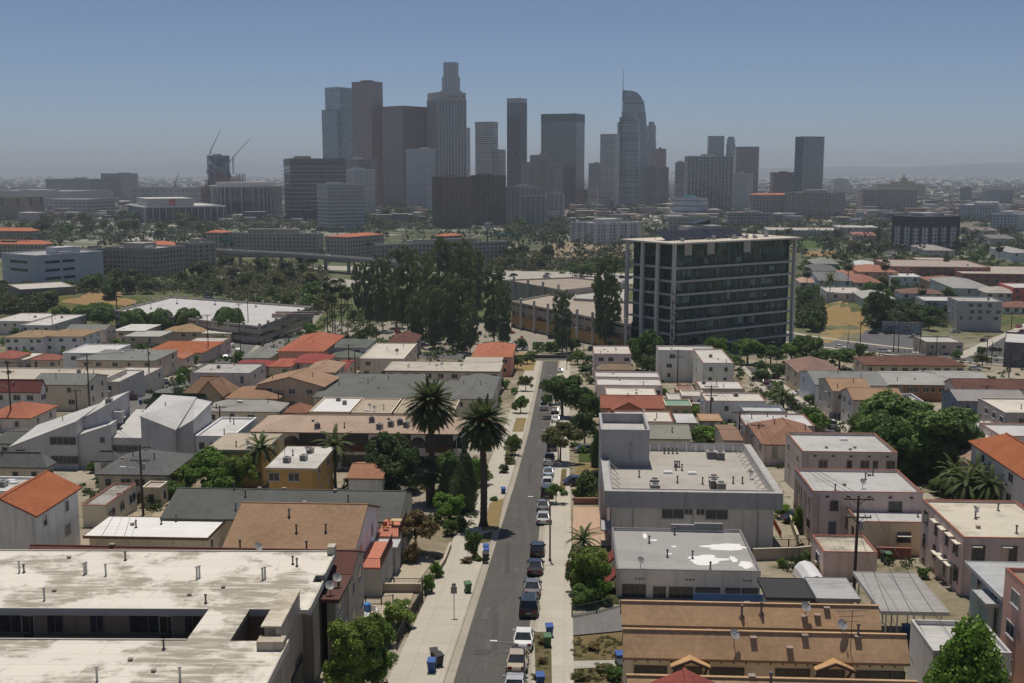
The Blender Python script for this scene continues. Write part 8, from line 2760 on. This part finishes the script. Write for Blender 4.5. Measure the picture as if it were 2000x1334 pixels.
scatter(10, 1560, 1600, 560, 650, 5, 9, ['round', 'bush'], ['mid', 'dark'])
scatter(12, 1690, 1740, 560, 620, 4, 9, ['round', 'bush'], ['mid', 'dark', 'olive', 'bright'])
scatter(26, 1700, 1880, 560, 650, 4, 8, ['round', 'bush'], ['mid', 'dark', 'dark'])
scatter(24, 1560, 1990, 500, 560, 4, 9, ['round', 'bush'], ['mid', 'dark', 'gray'])
scatter(26, 1600, 2000, 440, 500, 6, 12, ['round', 'bush'], ['mid', 'dark', 'gray', 'olive'])
scatter(20, 1400, 1760, 440, 470, 6, 11, ['round', 'bush'], ['mid', 'dark', 'olive'])
scatter(26, 30, 480, 640, 720, 3, 6, ['bush', 'round'], ['mid', 'bright', 'dark'])
scatter(10, 230, 480, 705, 800, 2, 4, ['bush'], ['mid', 'bright'])
scatter(6, 1130, 1170, 700, 860, 2, 4, ['bush'], ['mid', 'dark', 'bright'])
scatter(20, 480, 960, 690, 800, 2, 5, ['bush', 'round'], ['mid', 'bright', 'dark'])
scatter(22, 1180, 1500, 700, 860, 2, 4.5, ['bush', 'round'], ['mid', 'bright', 'dark'])
scatter(34, 1500, 2000, 690, 880, 2, 5, ['bush', 'round'], ['mid', 'bright', 'dark', 'olive'])
scatter(8, 1500, 1990, 880, 1130, 1, 2.5, ['bush'], ['mid', 'bright', 'olive'])
scatter(12, 0, 400, 810, 1000, 1.5, 3.5, ['bush', 'round'], ['mid', 'bright'])
T('round', 'light', 220, 780, 742, 26)
T('round', 'mid', 374, 706, 680, 40)
T('bush', 'bright', 60, 835, 805, 40)
T('bush', 'mid', 70, 712, 690, 44)
T('round', 'dark', 1713, 640, 562, 46, 'dark hillside tree | on the crest of the dry slope')
T('column', 'pine', 1846, 540, 488, 12, 'slim black cypress | before the brick apartment')
T('column', 'pine', 1715, 475, 440, 9)
palm(1620, 590, 540, 40, 'queen')
for px, yb, yt, w in ((1655, 575, 510, 26), (1727, 560, 510, 24), (1575, 570, 525, 24), (1865, 515, 465, 18), (1880, 515, 468, 18), (1950, 520, 475, 22), (1800, 590, 560, 22), (1213, 540, 462, 12), (1015, 520, 478, 12), (228, 600, 545, 24), (435, 505, 462, 12), (455, 515, 470, 12), (720, 520, 470, 14), (840, 505, 470, 12), (505, 560, 505, 16), (520, 565, 515, 14), (1880, 480, 445, 14)):
 palm(px, yb, yt, w, 'fan')
# masses of trees too far to count, and the far city
def far_stuff():
 rnd = random.Random(21)
 m = MB()
 for k in range(4200):
  y = rnd.uniform(900, 5200) ** 1.0
  x = rnd.uniform(-.5, .5) * y * 1.02
  px, py = proj((x, y, 0))
  if 985 < px < 1320 and py < 400 and False: continue
  r = rnd.uniform(4, 9)
  hh = rnd.uniform(4, 11)
  for _ in range(26):
   v = rv(rnd)
   if v.z < -.2: v.z = -v.z
   p = Vector((x + v.x * r, y + v.y * r, v.z * hh + 1))
   leaf_quad(m, p, (v + rv(rnd) * .6).normalized(), 2.1, rnd)
 o = m.build('distant_woods', leaf((.05, .07, .035), .5))
 tag(o, None, None, None, 'stuff')
 mats = [plain(c, .8) for c in ((.34, .33, .31), (.26, .23, .20), (.20, .18, .17), (.40, .40, .39), (.30, .20, .15), (.14, .14, .15))]
 m = MB()
 for k in range(5200):
  y = 1500 * math.exp(rnd.random() * 2.3)
  x = rnd.uniform(-.52, .52) * y
  w, d, h = rnd.uniform(8, 34), rnd.uniform(8, 30), rnd.choice([4, 5, 6, 7, 9, 12])
  if y < 2600 and rnd.random() < .35: continue
  m.box(x, x + w, y, y + d, -1, h, rnd.randrange(6))
 o = m.build('distant_city', mats)
 tag(o, None, None, None, 'stuff')
far_stuff()
# ------------------------------------------------------------------ vehicles
g1 = 'cars parked along the right kerb of the street'
for kind, col, px, py, d in (('sedan', 'silver', 1006, 1352, None), ('sedan', 'beige', 1011, 1302, None), ('sedan', 'white', 1023, 1258, None), ('suv', 'black', 1034, 1196, None), ('sedan', 'gray', 1040, 1158, 'dark gray coupe'), ('sedan', 'black', 1046, 1117, None), ('hatch', 'black', 1050, 1083, None), ('sedan', 'silver', 1061, 1020, None), ('sedan', 'gray', 1061, 996, None), ('suv', 'black', 1069, 971, None), ('hatch', 'white', 1069, 950, None), ('sedan', 'pale blue', 1071, 930, None), ('pickup', 'white', 1073, 906, None), ('sedan', 'white', 1085, 824, None), ('pickup', 'white', 1062, 800, None), ('sedan', 'silver', 1094, 728, None), ('suv', 'dark blue', 1078, 880, None), ('sedan', 'black', 1084, 808, None)):
 c = car(kind, col, px, py, 3, d, g1, .07)
car('sedan', 'gray', 1146, 884, 86, 'gray sedan on a side driveway', None, .1)
car('sedan', 'dark blue', 1128, 948, 80, 'dark sedan behind the yard shrub', None, .1)
g2 = 'cars parked along the left street'
for kind, col, px, py in (('hatch', 'maroon', 262, 781), ('sedan', 'gray', 216, 800), ('suv', 'black', 308, 757), ('sedan', 'black', 325, 750), ('sedan', 'gray', 352, 738), ('sedan', 'white', 364, 732), ('sedan', 'black', 440, 700), ('sedan', 'silver', 464, 686), ('pickup', 'white', 494, 668), ('sedan', 'white', 180, 806), ('hatch', 'gray', 346, 766), ('pickup', 'black', 556, 661)):
 car(kind, col, px, py, -16 if px < 540 else 70, None, g2, .08)
g3 = 'cars parked along the right street'
for kind, col, px, py in (('sedan', 'maroon', 1494, 750), ('sedan', 'gray', 1514, 762), ('suv', 'black', 1524, 772), ('sedan', 'silver', 1552, 791), ('suv', 'gray', 1580, 813), ('suv', 'white', 1622, 836), ('sedan', 'white', 1566, 773)):
 car(kind, col, px, py, 86 if (px, py) == (1566, 773) else 3, None, g3, .08)
car('suv', 'black', 1642, 822, 80, 'black sport utility car below the duplex stairs', None, .1)
car('sedan', 'red', 1606, 1022, 75, 'bright red covered car in a back yard', None, .1)
car('sedan', 'dark blue', 1598, 1040, 12, 'dark sedan in a back yard', None, .1)
car('sedan', 'black', 1560, 1020, 80, 'black sedan in a narrow back drive', None, .1)
g4 = 'cars driving on the boulevard'
for kind, col, px, py, hd in (('sedan', 'white', 1641, 681, 120), ('suv', 'white', 1728, 690, 125), ('sedan', 'silver', 1904, 724, 125), ('hatch', 'black', 1921, 668, 45), ('hatch', 'black', 1940, 686, 60), ('sedan', 'red', 1990, 640, 45), ('suv', 'red', 1998, 652, 45), ('sedan', 'black', 1706, 652, 90), ('suv', 'black', 1736, 652, 60), ('sedan', 'silver', 1786, 660, 90), ('sedan', 'silver', 1866, 650, 80)):
 car(kind, col, px, py, hd, None, g4, .15)
g5 = 'cars in the car park beyond the street end'
rr = random.Random(31)
for k in range(46):
 px, py = rr.uniform(650, 1180), rr.choice([640, 652, 664, 676, 684])
 car(rr.choice(['sedan', 'suv', 'hatch', 'sedan']), rr.choice(['white', 'silver', 'gray', 'black', 'white', 'dark blue', 'red']), px, py + rr.uniform(-2, 2), rr.choice([0, 90, 12]), None, g5, .05)
g6 = 'cars on the freeway'
for k in range(30):
 px = rr.uniform(400, 560) if k < 10 else rr.uniform(960, 1280)
 py = rr.uniform(560, 590) if k < 10 else rr.uniform(533, 553)
 car(rr.choice(['sedan', 'suv', 'van']), rr.choice(['white', 'silver', 'gray', 'black']), px, py, 70, None, g6, .07)
g7 = 'cars parked on the climbing far road'
for k in range(12):
 car(rr.choice(['sedan', 'suv']), rr.choice(['white', 'silver', 'black']), 1730 + k * 2.6 + rr.choice([0, 10]), 492 + k * 4.2, -20, None, g7, .1)
# ------------------------------------------------------------------ bins, signs, poles
bin_('blue', 983, 966, .1, 'blue wheeled bin at the kerb by the cypresses')
bin_('blue', 949, 1084, 0, 'farther blue wheeled bin at the kerb', .2)
bin_('blue', 950, 1092, 0, 'nearer blue wheeled bin at the kerb', .2)
bin_('black', 948, 1100, 0, 'black wheeled bin at the front of a kerbside row', .2)
bin_('green', 914, 1160, .3, 'lone green wheeled bin on the left sidewalk', .2)
bin_('black', 848, 1296, .2, 'black wheeled bin behind the blue one on the left sidewalk', .2)
bin_('black', 857, 1304, .5, 'second black wheeled bin on the left sidewalk', .2)
bin_('blue', 843, 1316, -.1, 'dark blue wheeled bin at the front of the left sidewalk trio', .2)
bin_('blue', 1073, 1246, .1, 'blue-lidded bin on the right verge', .2)
bin_('green', 1069, 1266, .1, 'green wheeled bin on the right verge', .2)
bin_('blue', 1055, 1345, .1, 'blue bin lid at the bottom of the right verge', .2)
bin_('blue', 1210, 1300, .2, 'cluttered blue bin beside the brown row wall', .1)
bin_('black', 1213, 1318, .2, 'black bin beside the brown row wall', .1)
bin_('black', 1724, 1096, 0, 'dark bin beside the pink garage', .1)
bin_('green', 1734, 1098, 0, 'green bin beside the pink garage', .1)
bin_('blue', 1770, 745 + 500, 0, 'blue bin under the carport', .1)
bin_('blue', 262, 782, 0, 'blue bin behind the maroon car', .1)
bin_('blue', 275, 790, 0, 'blue bin on the left street roadway', .1)
for k, (px, py) in enumerate(((968, 1225), (1012, 1030), (1052, 800))):
 p = G(px, py)
 m = MB().tube([(0, 0, .075), (0, 0, .1)], .36, 14)
 o = m.build('manhole_cover', plain((.06, .055, .05), .6, .4), None, p)
 tag(o, ['round iron manhole cover in the near roadway', 'round iron manhole cover in mid street beside parked cars', 'round iron manhole cover near the far end of the street'][k], 'manhole cover')
def sign(px, yb, yt, label):
 p = G(px, yb)
 h = CAMZ + ray(px, yt).z * p.y / ray(px, yt).y - p.z
 t = empty('street_sign', p, R(-3))
 part(MB().tube([(0, 0, -.3), (0, 0, h)], .04, 6), 'post', plain((.3, .3, .3), .5, .4), t)
 part(MB().box(-.3, .3, -.06, -.03, h - .95, h - .25), 'sign_plate', plain((.22, .22, .21), .5), t)
 part(MB().box(-.2, .2, -.06, -.03, h - .22, h + .1), 'sign_plate', plain((.25, .25, .24), .5), t)
 tag(t, label, 'sign')
sign(887, 1208, 1141, 'thin no-parking sign seen from behind on the left sidewalk')
street_lamp(1024, 1345, 1258, -1, 'street lamp arching over parked sedans at the bottom')
t = street_lamp(1074, 1098, 972, -1, 'tall brown street lamp with a box on its post', 2.0, (.12, .085, .07))
part(MB().box(-.22, .22, -.3, -.08, 4.6, 5.2), 'notice_box', plain((.35, .3, .22), .6), t)
street_lamp(1090, 900, 842, -1, 'pale street lamp beside the open olive tree')
street_lamp(1095, 800, 735, -1, 'street lamp before the big blossoming tree')
street_lamp(1107, 722, 640, 1, 'tall thin lamp at the street corner')
for px, yb, yt, s in ((235, 805, 764, -1), (1633, 840, 765, -1), (1515, 752, 697, -1), (1495, 715, 668, 1), (975, 690, 630, 1), (1140, 685, 640, -1), (1657, 672, 632, -1), (1845, 715, 692, -1), (1655, 682, 650, -1), (310, 640, 596, 1)):
 street_lamp(px, yb, yt, s)
PO = {}
for key, px, yb, yt, arms, lamp, tr in (('near', 1667, 1172, 968, 2, 0, 1), ('alley', 280, 1006, 868, 2, 1, 1), ('l1', 24, 842, 705, 2, 1, 0), ('l2', 176, 802, 690, 2, 0, 0), ('l3', 293, 762, 668, 1, 0, 1), ('l4', 408, 704, 614, 1, 0, 0), ('l5', 470, 690, 592, 1, 0, 0), ('l6', 486, 662, 570, 2, 0, 0), ('l7', 151, 812, 760, 1, 0, 0), ('m1', 431, 848, 806, 1, 0, 0), ('m2', 682, 738, 672, 1, 0, 0), ('m3', 694, 738, 684, 0, 0, 0), ('m4', 618, 760, 738, 1, 0, 0), ('m5', 545, 812, 782, 1, 0, 0),
         ('r1', 1323, 752, 682, 2, 0, 0), ('r2', 1387, 836, 752, 2, 0, 1), ('r3', 1443, 870, 802, 1, 0, 0), ('r4', 1480, 890, 830, 2, 0, 1), ('r5', 1923, 822, 752, 1, 0, 1), ('r6', 1800, 770, 718, 1, 0, 0), ('r7', 1716, 725, 692, 1, 0, 0), ('r8', 1678, 708, 628, 1, 0, 0), ('r9', 1745, 688, 618, 1, 0, 1), ('r10', 1754, 688, 628, 0, 0, 0), ('r11', 1796, 690, 630, 1, 0, 0), ('r12', 1828, 700, 655, 1, 0, 0), ('r13', 1926, 712, 655, 1, 0, 0), ('r14', 1936, 712, 668, 0, 0, 0), ('r15', 1970, 738, 680, 1, 0, 0), ('r16', 1975, 645, 610, 1, 0, 0), ('l8', 104, 660, 600, 1, 0, 0), ('l9', 160, 668, 632, 1, 0, 0), ('b1', 735, 660, 560, 0, 0, 0), ('b2', 940, 560, 470, 0, 0, 0), ('b3', 990, 680, 560, 0, 0, 0)):
 PO[key] = utility_pole(px, yb, yt, arms, 'wooden utility pole' if arms else 'bare wooden pole', lamp, tr, hdg={'near': 0, 'l3': 10}.get(key, 0))[1]
def span(a, b, names, sag=1.0, n=3):
 for k in range(n):
  o = Vector(((k - (n - 1) / 2) * .9, 0, .1 - .1 * k))
  wire(PO[a] + o, PO[b] + o, sag, f'{["left", "middle", "right"][k] if n == 3 else ["left", "right"][k]} {names}', .022)
span('l1', 'l2', 'power line from the left edge pole to the next pole on the left street')
span('l2', 'l3', 'power line between the second and third poles of the left street')
span('l3', 'l4', 'power line between the third and fourth poles of the left street')
span('r2', 'r4', 'power line between the two transformer poles right of the street')
span('r1', 'r2', 'power line from the pole by the white courtyard to the transformer pole')
span('near', 'r4', 'power line from the tall double-armed pole up to the right blocks')
for a_, b_, w_ in (('l4', 'l5', 'power line from the fourth to fifth pole of the left street'), ('l5', 'l6', 'power line by the parking deck poles'), ('r3', 'r4', 'power line from the bare pole to the transformer pole on the right'), ('r5', 'r6', 'power line above the white-roofed flat block'), ('r8', 'r9', 'power line beside the fork car park'), ('r9', 'r11', 'power line across the fork car park'), ('r11', 'r12', 'power line before the corner pump shop'), ('r12', 'r13', 'power line over the boulevard fork'), ('r13', 'r15', 'power line near the dark corner shop'), ('l7', 'l2', 'power line behind the white angular building'), ('m1', 'm5', 'power line over the left bungalows'), ('m5', 'm4', 'power line over the tan gabled apartment'), ('m4', 'm2', 'power line toward the twin poles by the cream block'), ('alley', 'l7', 'power line from the alley pole to the left street')):
 span(a_, b_, w_, 1.0, 2)
for k in range(3):
 wire(PO['near'] + Vector((-1.0 + k, 0, -.2)), Vector((30.5 + 2.2 * k, 78, 33)), .8, ['left', 'middle', 'right'][k] + ' power line dropping from the tall double-armed pole to the bottom', .025)
for k in range(2):
 wire(PO['alley'] + Vector((.6 - k, 0, -1.8 - k)), Vector((-38 - 3 * k, 100, 33)), .7, ['upper', 'lower'][k] + ' service wire from the alley pole to the white-roofed block', .025)
# ------------------------------------------------------------------ fences and walls near the street
fence('dark picket fence | along the left sidewalk before the bright leafy tree', [(775, 1268), (797, 1225), (826, 1176), (824, 1160)], 1.5, 'rail')
fence('thin iron railing | across the lower front garden', [(724, 1150), (770, 1150), (826, 1150)], 1.2, 'rail')
fence('low tan garden wall | stepping along the left sidewalk', [(830, 1160), (868, 1102), (880, 1070)], .7, 'wall', (.38, .32, .25))
fence('short tan wall | behind the drying brown tree', [(755, 1085), (812, 1085), (866, 1090)], .6, 'wall', (.40, .34, .27))
fence('green mesh fence | before the shrubs on the right', [(1117, 1208), (1165, 1199), (1212, 1186)], 1.3, 'rail', (.03, .07, .06))
fence('salmon railing | round the tiled patio on the right', [(1118, 1052), (1150, 1050), (1192, 1040)], 1.1, 'rail', (.40, .14, .10))
fence('upper salmon railing | beside the patio steps', [(1120, 985), (1190, 985)], .9, 'wall', (.36, .20, .15))
fence('cream retaining wall | beside the gray apartment block', [(1470, 1095), (1560, 1092), (1612, 1085)], 1.4, 'wall', (.42, .38, .31))
fence('thin yard railing | on top of the cream retaining wall', [(1503, 1070), (1540, 1070), (1580, 1068)], 1.1, 'rail')
fence('red ramp rail | between the gray block and the flats', [(1503, 1010), (1525, 1052)], 1.0, 'rail', (.36, .10, .05))
fence('tan ramp wall | between the gray block and the flats', [(1535, 1000), (1558, 1062)], 1.1, 'wall', (.40, .35, .27))
fence('brick yard wall | below the cream two-storey house', [(1712, 1090), (1778, 1092)], 1.3, 'wall', (.26, .11, .08))
fence('ivy-dark board fence | beside the alley', [(215, 1020), (262, 990), (300, 965)], 1.6, 'board', (.08, .075, .06))
fence('brown board fence | along the left street sidewalk', [(172, 792), (232, 765), (286, 738)], 1.6, 'board', (.12, .06, .045))
fence('car park hedge wall | across the end of the street', [(905, 700), (1060, 700), (1290, 702)], 1.2, 'wall', (.12, .12, .10))
fence('chain fence | in front of the fork car park', [(1660, 682), (1720, 690), (1790, 690)], 1.6, 'rail', (.10, .10, .10))
def mural():
 a, b = G(1722, 650), G(1800, 655)
 t = thing('mural_wall', 'blue painted mural wall | behind the fork car park', 'wall', a, math.atan2(b.y - a.y, b.x - a.x))
 Lw = (b - a).length
 part(MB().box(0, Lw, 0, .3, -1, 5), 'wall', stucco((.33, .35, .36)), t)
 rnd = random.Random(3)
 for k in range(14):
  x, w = rnd.uniform(0, Lw - 3), rnd.uniform(1, 3)
  z = rnd.uniform(.3, 3.3)
  part(MB().box(x, x + w, -.03 - k * .002, -.001, z, z + rnd.uniform(.5, 1.4)), 'painted_panel', plain(rnd.choice([(.10, .22, .30), (.16, .30, .36), (.4, .42, .42), (.07, .12, .18), (.30, .26, .20)]), .8), t)
mural()
# salmon terraces beside the brown shingle house, and the walled yard below
def terrace():
 p = Vector((-15.9, 110, g(-15, 115)))
 t = thing('balcony_terrace', 'salmon-floored balcony terrace | beside the brown shingle gabled house', 'balcony', p, -HD, None, 3)
 for y0, y1, x1, z in ((9.5, 15.5, 2.5, 3.4), (-1.5, 6.5, 2.3, 3.8)):
  x0 = 0.
  part(MB().box(x0, x1, y0, y1, -3, z - .2), 'base', stucco((.5, .48, .44)), t)
  part(MB().box(x0 - .05, x1 + .05, y0 - .05, y1 + .05, z - .2, z), 'floor', plain((.45, .16, .10), .8), t)
  m = MB()
  m.box(x0, x1, y0, y0 + .04, z + .95, z + 1).box(x1 - .04, x1, y0, y1, z + .95, z + 1)
  for k in range(int((x1 - x0) / .2)):
   m.box(x0 + k * .2, x0 + k * .2 + .025, y0, y0 + .03, z, z + .95)
  for k in range(int((y1 - y0) / .2)):
   m.box(x1 - .03, x1, y0 + k * .2, y0 + k * .2 + .025, z, z + .95)
  part(m, 'railing', plain((.06, .05, .05), .5), t)
 part(MB().box(0, 2.6, 6.6, 9.3, -3, 3.0), 'side_shed', stucco((.45, .44, .42)), t)
 part(MB().box(-.1, 2.8, 6.55, 9.35, 3.0, 3.15), 'shed_roof', plain((.42, .43, .44), .6), t)
 lw = local(t)
 for x, y, k in ((.7, 11.6, 0), (1.0, 13.6, 1)):
  o = empty('patio_chair', lw(x, y, 3.4), .5 + k)
  part(MB().box(-.28, .28, -.28, .28, .36, .44).box(-.28, .28, .22, .28, .44, .95), 'seat', plain((.42, .15, .04), .6), o)
  for sx in (-.22, .22):
   for sy in (-.22, .22):
    part(MB().box(sx - .02, sx + .02, sy - .02, sy + .02, 0, .38), 'leg', plain((.3, .12, .05), .6), o)
  tag(o, ['orange patio chair on the salmon balcony nearer its front railing', 'orange patio chair at the back of the salmon balcony'][k], 'chair')
 o = empty('patio_table', lw(1.7, 13.2, 3.4))
 part(MB().box(-.6, .6, -.45, .45, .7, .75), 'tabletop', plain((.5, .38, .2), .6), o)
 for sx in (-.5, .5):
  for sy in (-.38, .38):
   part(MB().box(sx - .03, sx + .03, sy - .03, sy + .03, 0, .7), 'leg', plain((.3, .2, .1), .6), o)
 tag(o, 'small wooden table on the salmon balcony', 'table')
terrace()
H('dark red side wing | with a stone-clad wall right of the courtyard block', hb, 628, 1171, 661, 1122, 6.2, par=None, ov=.35, wall=(.20, .19, .17), roof=(.125, .05, .04), trim=(.10, .04, .03), wf=0, ws=2, doors=0, bits='dish dish pipe', dirt=.2)
fence('tan retaining wall | across the upper front garden', [(722, 1158), (770, 1158), (822, 1158)], 1.0, 'wall', (.42, .37, .29))
fence('low black yard fence | behind the white plastic chair', [(714, 1182), (745, 1182), (768, 1180)], 1.0, 'rail')
def yard():
 p = G(732, 1199)
 o = empty('plastic_chair', p, 2.6)
 w = plain((.75, .75, .74), .4)
 part(MB().box(-.3, .3, -.28, .28, .4, .45), 'seat', w, o)
 part(MB().box(-.3, .3, .24, .29, .45, 1.0), 'backrest', w, o)
 for s in (-.28, .28):
  part(MB().box(s - .03, s + .03, -.28, .28, .62, .66), 'armrest', w, o)
  for y in (-.25, .25):
   part(MB().box(s - .025, s + .025, y - .025, y + .025, 0, .64), 'leg', w, o)
 tag(o, 'white plastic chair in the fenced front yard', 'chair')
 o = empty('barrel', G(717, 1199))
 part(MB().tube([(0, 0, 0), (0, 0, .3), (0, 0, .75), (0, 0, 1.05)], [.36, .4, .4, .36], 14), 'body', plain((.02, .13, .36), .4), o)
 part(MB().tube([(0, 0, 1.05), (0, 0, 1.1)], .37, 14), 'lid', plain((.03, .2, .5), .4), o)
 tag(o, 'blue plastic barrel beside the white chair', 'barrel')
 m = MB()
 rnd = random.Random(9)
 pts = [[Vector((i * .35 - .9, j * .35 - .7, .75 + .3 * math.sin(i * 2.1 + j) * math.cos(j * 1.7) - .12 * (abs(i - 2.5) + abs(j - 2)))) for j in range(5)] for i in range(6)]
 for i in range(5):
  for j in range(4):
   m.face([pts[i][j], pts[i + 1][j], pts[i + 1][j + 1], pts[i][j + 1]])
 m.box(-.7, .7, -.5, .5, 0, .45)
 tag(m.build('cloth_sheet', plain((.72, .72, .72), .6), None, G(704, 1210)), 'crumpled white sheet thrown over something in the fenced front yard', 'sheet')
yard()
def awnings():
 t, W, D, z, f = ROOFS['big pink apartment with cream roof']
 w = plain((.62, .58, .48), .6)
 for y, zz in ((.10, -1.0), (.26, -.9), (.44, -1.0), (.62, -.95), (.2, -3.9), (.36, -4.0), (.5, -4.1)):
  part(MB().box(-.8 if zz < -2 else -.55, 0, y * D - .75, y * D + .75, z + zz, z + zz + .09), 'awning', w, t)
 for x in (.13, .42, .7):
  part(MB().box(x * W - .5, x * W + .5, -.45, 0, z - .95, z - .86), 'awning', w, t)
 for y in (.2, .36):
  door(t, (0, y * D, z - 6.2), -math.pi / 2, (.16, .12, .09))
 t, W, D, z, f = ROOFS['cream two-storey house with awninged door']
 part(MB().box(W * .46, W * .62, -.7, 0, z - 1.6, z - 1.52), 'awning', plain((.6, .6, .58), .5), t)
 for nick in ('taupe apartment with orange coping', 'pale pink apartment with scalloped side parapet'):
  t, W, D, z, f = ROOFS[nick]
  for k in range(5):
   part(MB().box(W * (.12 + .19 * k), W * (.12 + .19 * k) + .45, -.03, 0, z - .75, z - .5), 'wall_vent', plain((.07, .06, .05), .8), t)
  part(MB().tube([(W * .06, -.08, -4), (W * .06, -.08, z - .4)], .06, 6), 'drainpipe', plain((.4, .35, .32), .6), t)
awnings()
# boat-like white cover behind the gray flat-roofed house, white van cover
m = MB()
n = 10
for i in range(n):
 for j in range(6):
  f = lambda a, b: Vector((1.3 * math.cos(math.pi * b / 6), -2.4 + 4.8 * a / n, (1.5 + .25 * math.sin(math.pi * a / n)) * math.sin(math.pi * b / 6)))
  m.face([f(i, j), f(i + 1, j), f(i + 1, j + 1), f(i, j + 1)], 0, True)
o = m.build('tarpaulin_cover', plain((.66, .66, .68), .4), None, G(1582, 1135), 0)
tag(o, 'white tarpaulin cover over a vehicle behind the corrugated gray shed', 'cover')
m = MB()
m.tube([(0, 0, -.4), (0, 0, 10)], .13, 8)
t = thing('flag_sign', 'tall freeway lamp mast with round head | behind the dark pine grove', 'lamp mast', G(952, 560), 0, None, 20)
part(MB().tube([(0, 0, -1), (0, 0, 36)], .5, 8), 'mast', plain((.16, .16, .17), .5), t)
part(MB().tube([(0, 0, 36), (0, 0, 39)], 1.7, 10), 'head', plain((.4, .42, .45), .5), t)
for px, py, w, D in ((445, 468, 24, 860), (988, 459, 34, 1150), (1010, 459, 20, 1150)):
 p = P(px, py, 8)
 p = Vector(((px - CX) / FPX * D, D, CAMZ + ray(px, py).z * D / ray(px, py).y))
 t = empty('freeway_sign', Vector((p.x, p.y, 0)))
 ww = w / FPX * D / 2
 part(MB().box(-ww, ww, -.15, .15, p.z - 1.9, p.z + 1.9), 'sign_panel', plain((.01, .20, .14), .5), t)
 part(MB().box(-ww, ww, .2, .5, p.z - .3, p.z + .3).box(-.4, .4, .16, .7, -1, p.z + 1.5), 'gantry', plain((.3, .3, .3), .5), t)
 m = MB()
 for k in range(5):
  m.box(-ww * .8 + k * ww * .32, -ww * .8 + k * ww * .32 + ww * .2, -.2, -.16, p.z + .2, p.z + .9)
 part(m, 'sign_lettering', plain((.5, .52, .5), .5), t)
 auto(t, 'green freeway sign', 'sign', 'green freeway signs')
# ------------------------------------------------------------------ the air between here and the far towers
m = MB().box(-21000, 21000, -150, 30000, -3, 330)
hz = m.build('haze', None)
hz.data.materials.clear()
hm = bpy.data.materials.new('haze')
hm.use_nodes = True
ht = hm.node_tree
ht.nodes.clear()
hv = ht.nodes.new('ShaderNodeVolumePrincipled')
hv.inputs['Color'].default_value = (.78, .88, 1.0, 1)
hv.inputs['Density'].default_value = HAZE
hv.inputs['Anisotropy'].default_value = 0.0
hout = ht.nodes.new('ShaderNodeOutputMaterial')
ht.links.new(hv.outputs[0], hout.inputs['Volume'])
hz.data.materials.append(hm)
hz['kind'] = 'stuff'
# ------------------------------------------------------------------ labels that single things out by what they stand beside
bpy.context.view_layer.update()
ORD = ['', 'second', 'third', 'fourth', 'fifth', 'sixth', 'seventh', 'eighth', 'ninth', 'tenth', 'eleventh', 'twelfth', 'thirteenth', 'fourteenth', 'fifteenth']
byl = {}
ANCH = [a for a in ANCH if -120 < a[1] < 2120 and a[2] < 1420]
for o, desc in AUTO:
 if len(desc.split()) >= 7:
  byl.setdefault(desc, []).append((proj(o.location), o))
  continue
 x, y = proj(o.location)
 best = min(ANCH, key=lambda a: (a[1] - x) ** 2 + ((a[2] - y) * 1.4) ** 2 + (len(a[0].split()) > 7) * 900)
 dx, dy = x - best[1], y - best[2]
 rel = ('right of' if dx > 0 else 'left of') if abs(dx) > abs(dy) * .8 else ('before' if dy > 0 else 'behind')
 byl.setdefault(f'{desc} {rel} the {best[0]}', []).append(((x, y), o))
for lab, lst in byl.items():
 lst.sort(key=lambda a: (a[0][0], a[0][1]))
 n = len(lst)
 for k, (q, o) in enumerate(lst):
  if n == 1: s = lab
  elif k == 0: s = lab + ', leftmost'
  elif k == n - 1: s = lab + ', rightmost'
  else: s = lab + ', ' + (ORD[k] if k < len(ORD) else 'another') + ' from left'
  w = s.split()
  if len(w) > 16: s = s.replace('leafy round-crowned tree', 'round tree').replace('airy open-crowned tree', 'airy tree').replace(' the ', ' ', 1)
  o['label'] = s
for o in bpy.data.objects:
 for k in ('_size', '_dims'):
  if k in o: del o[k]
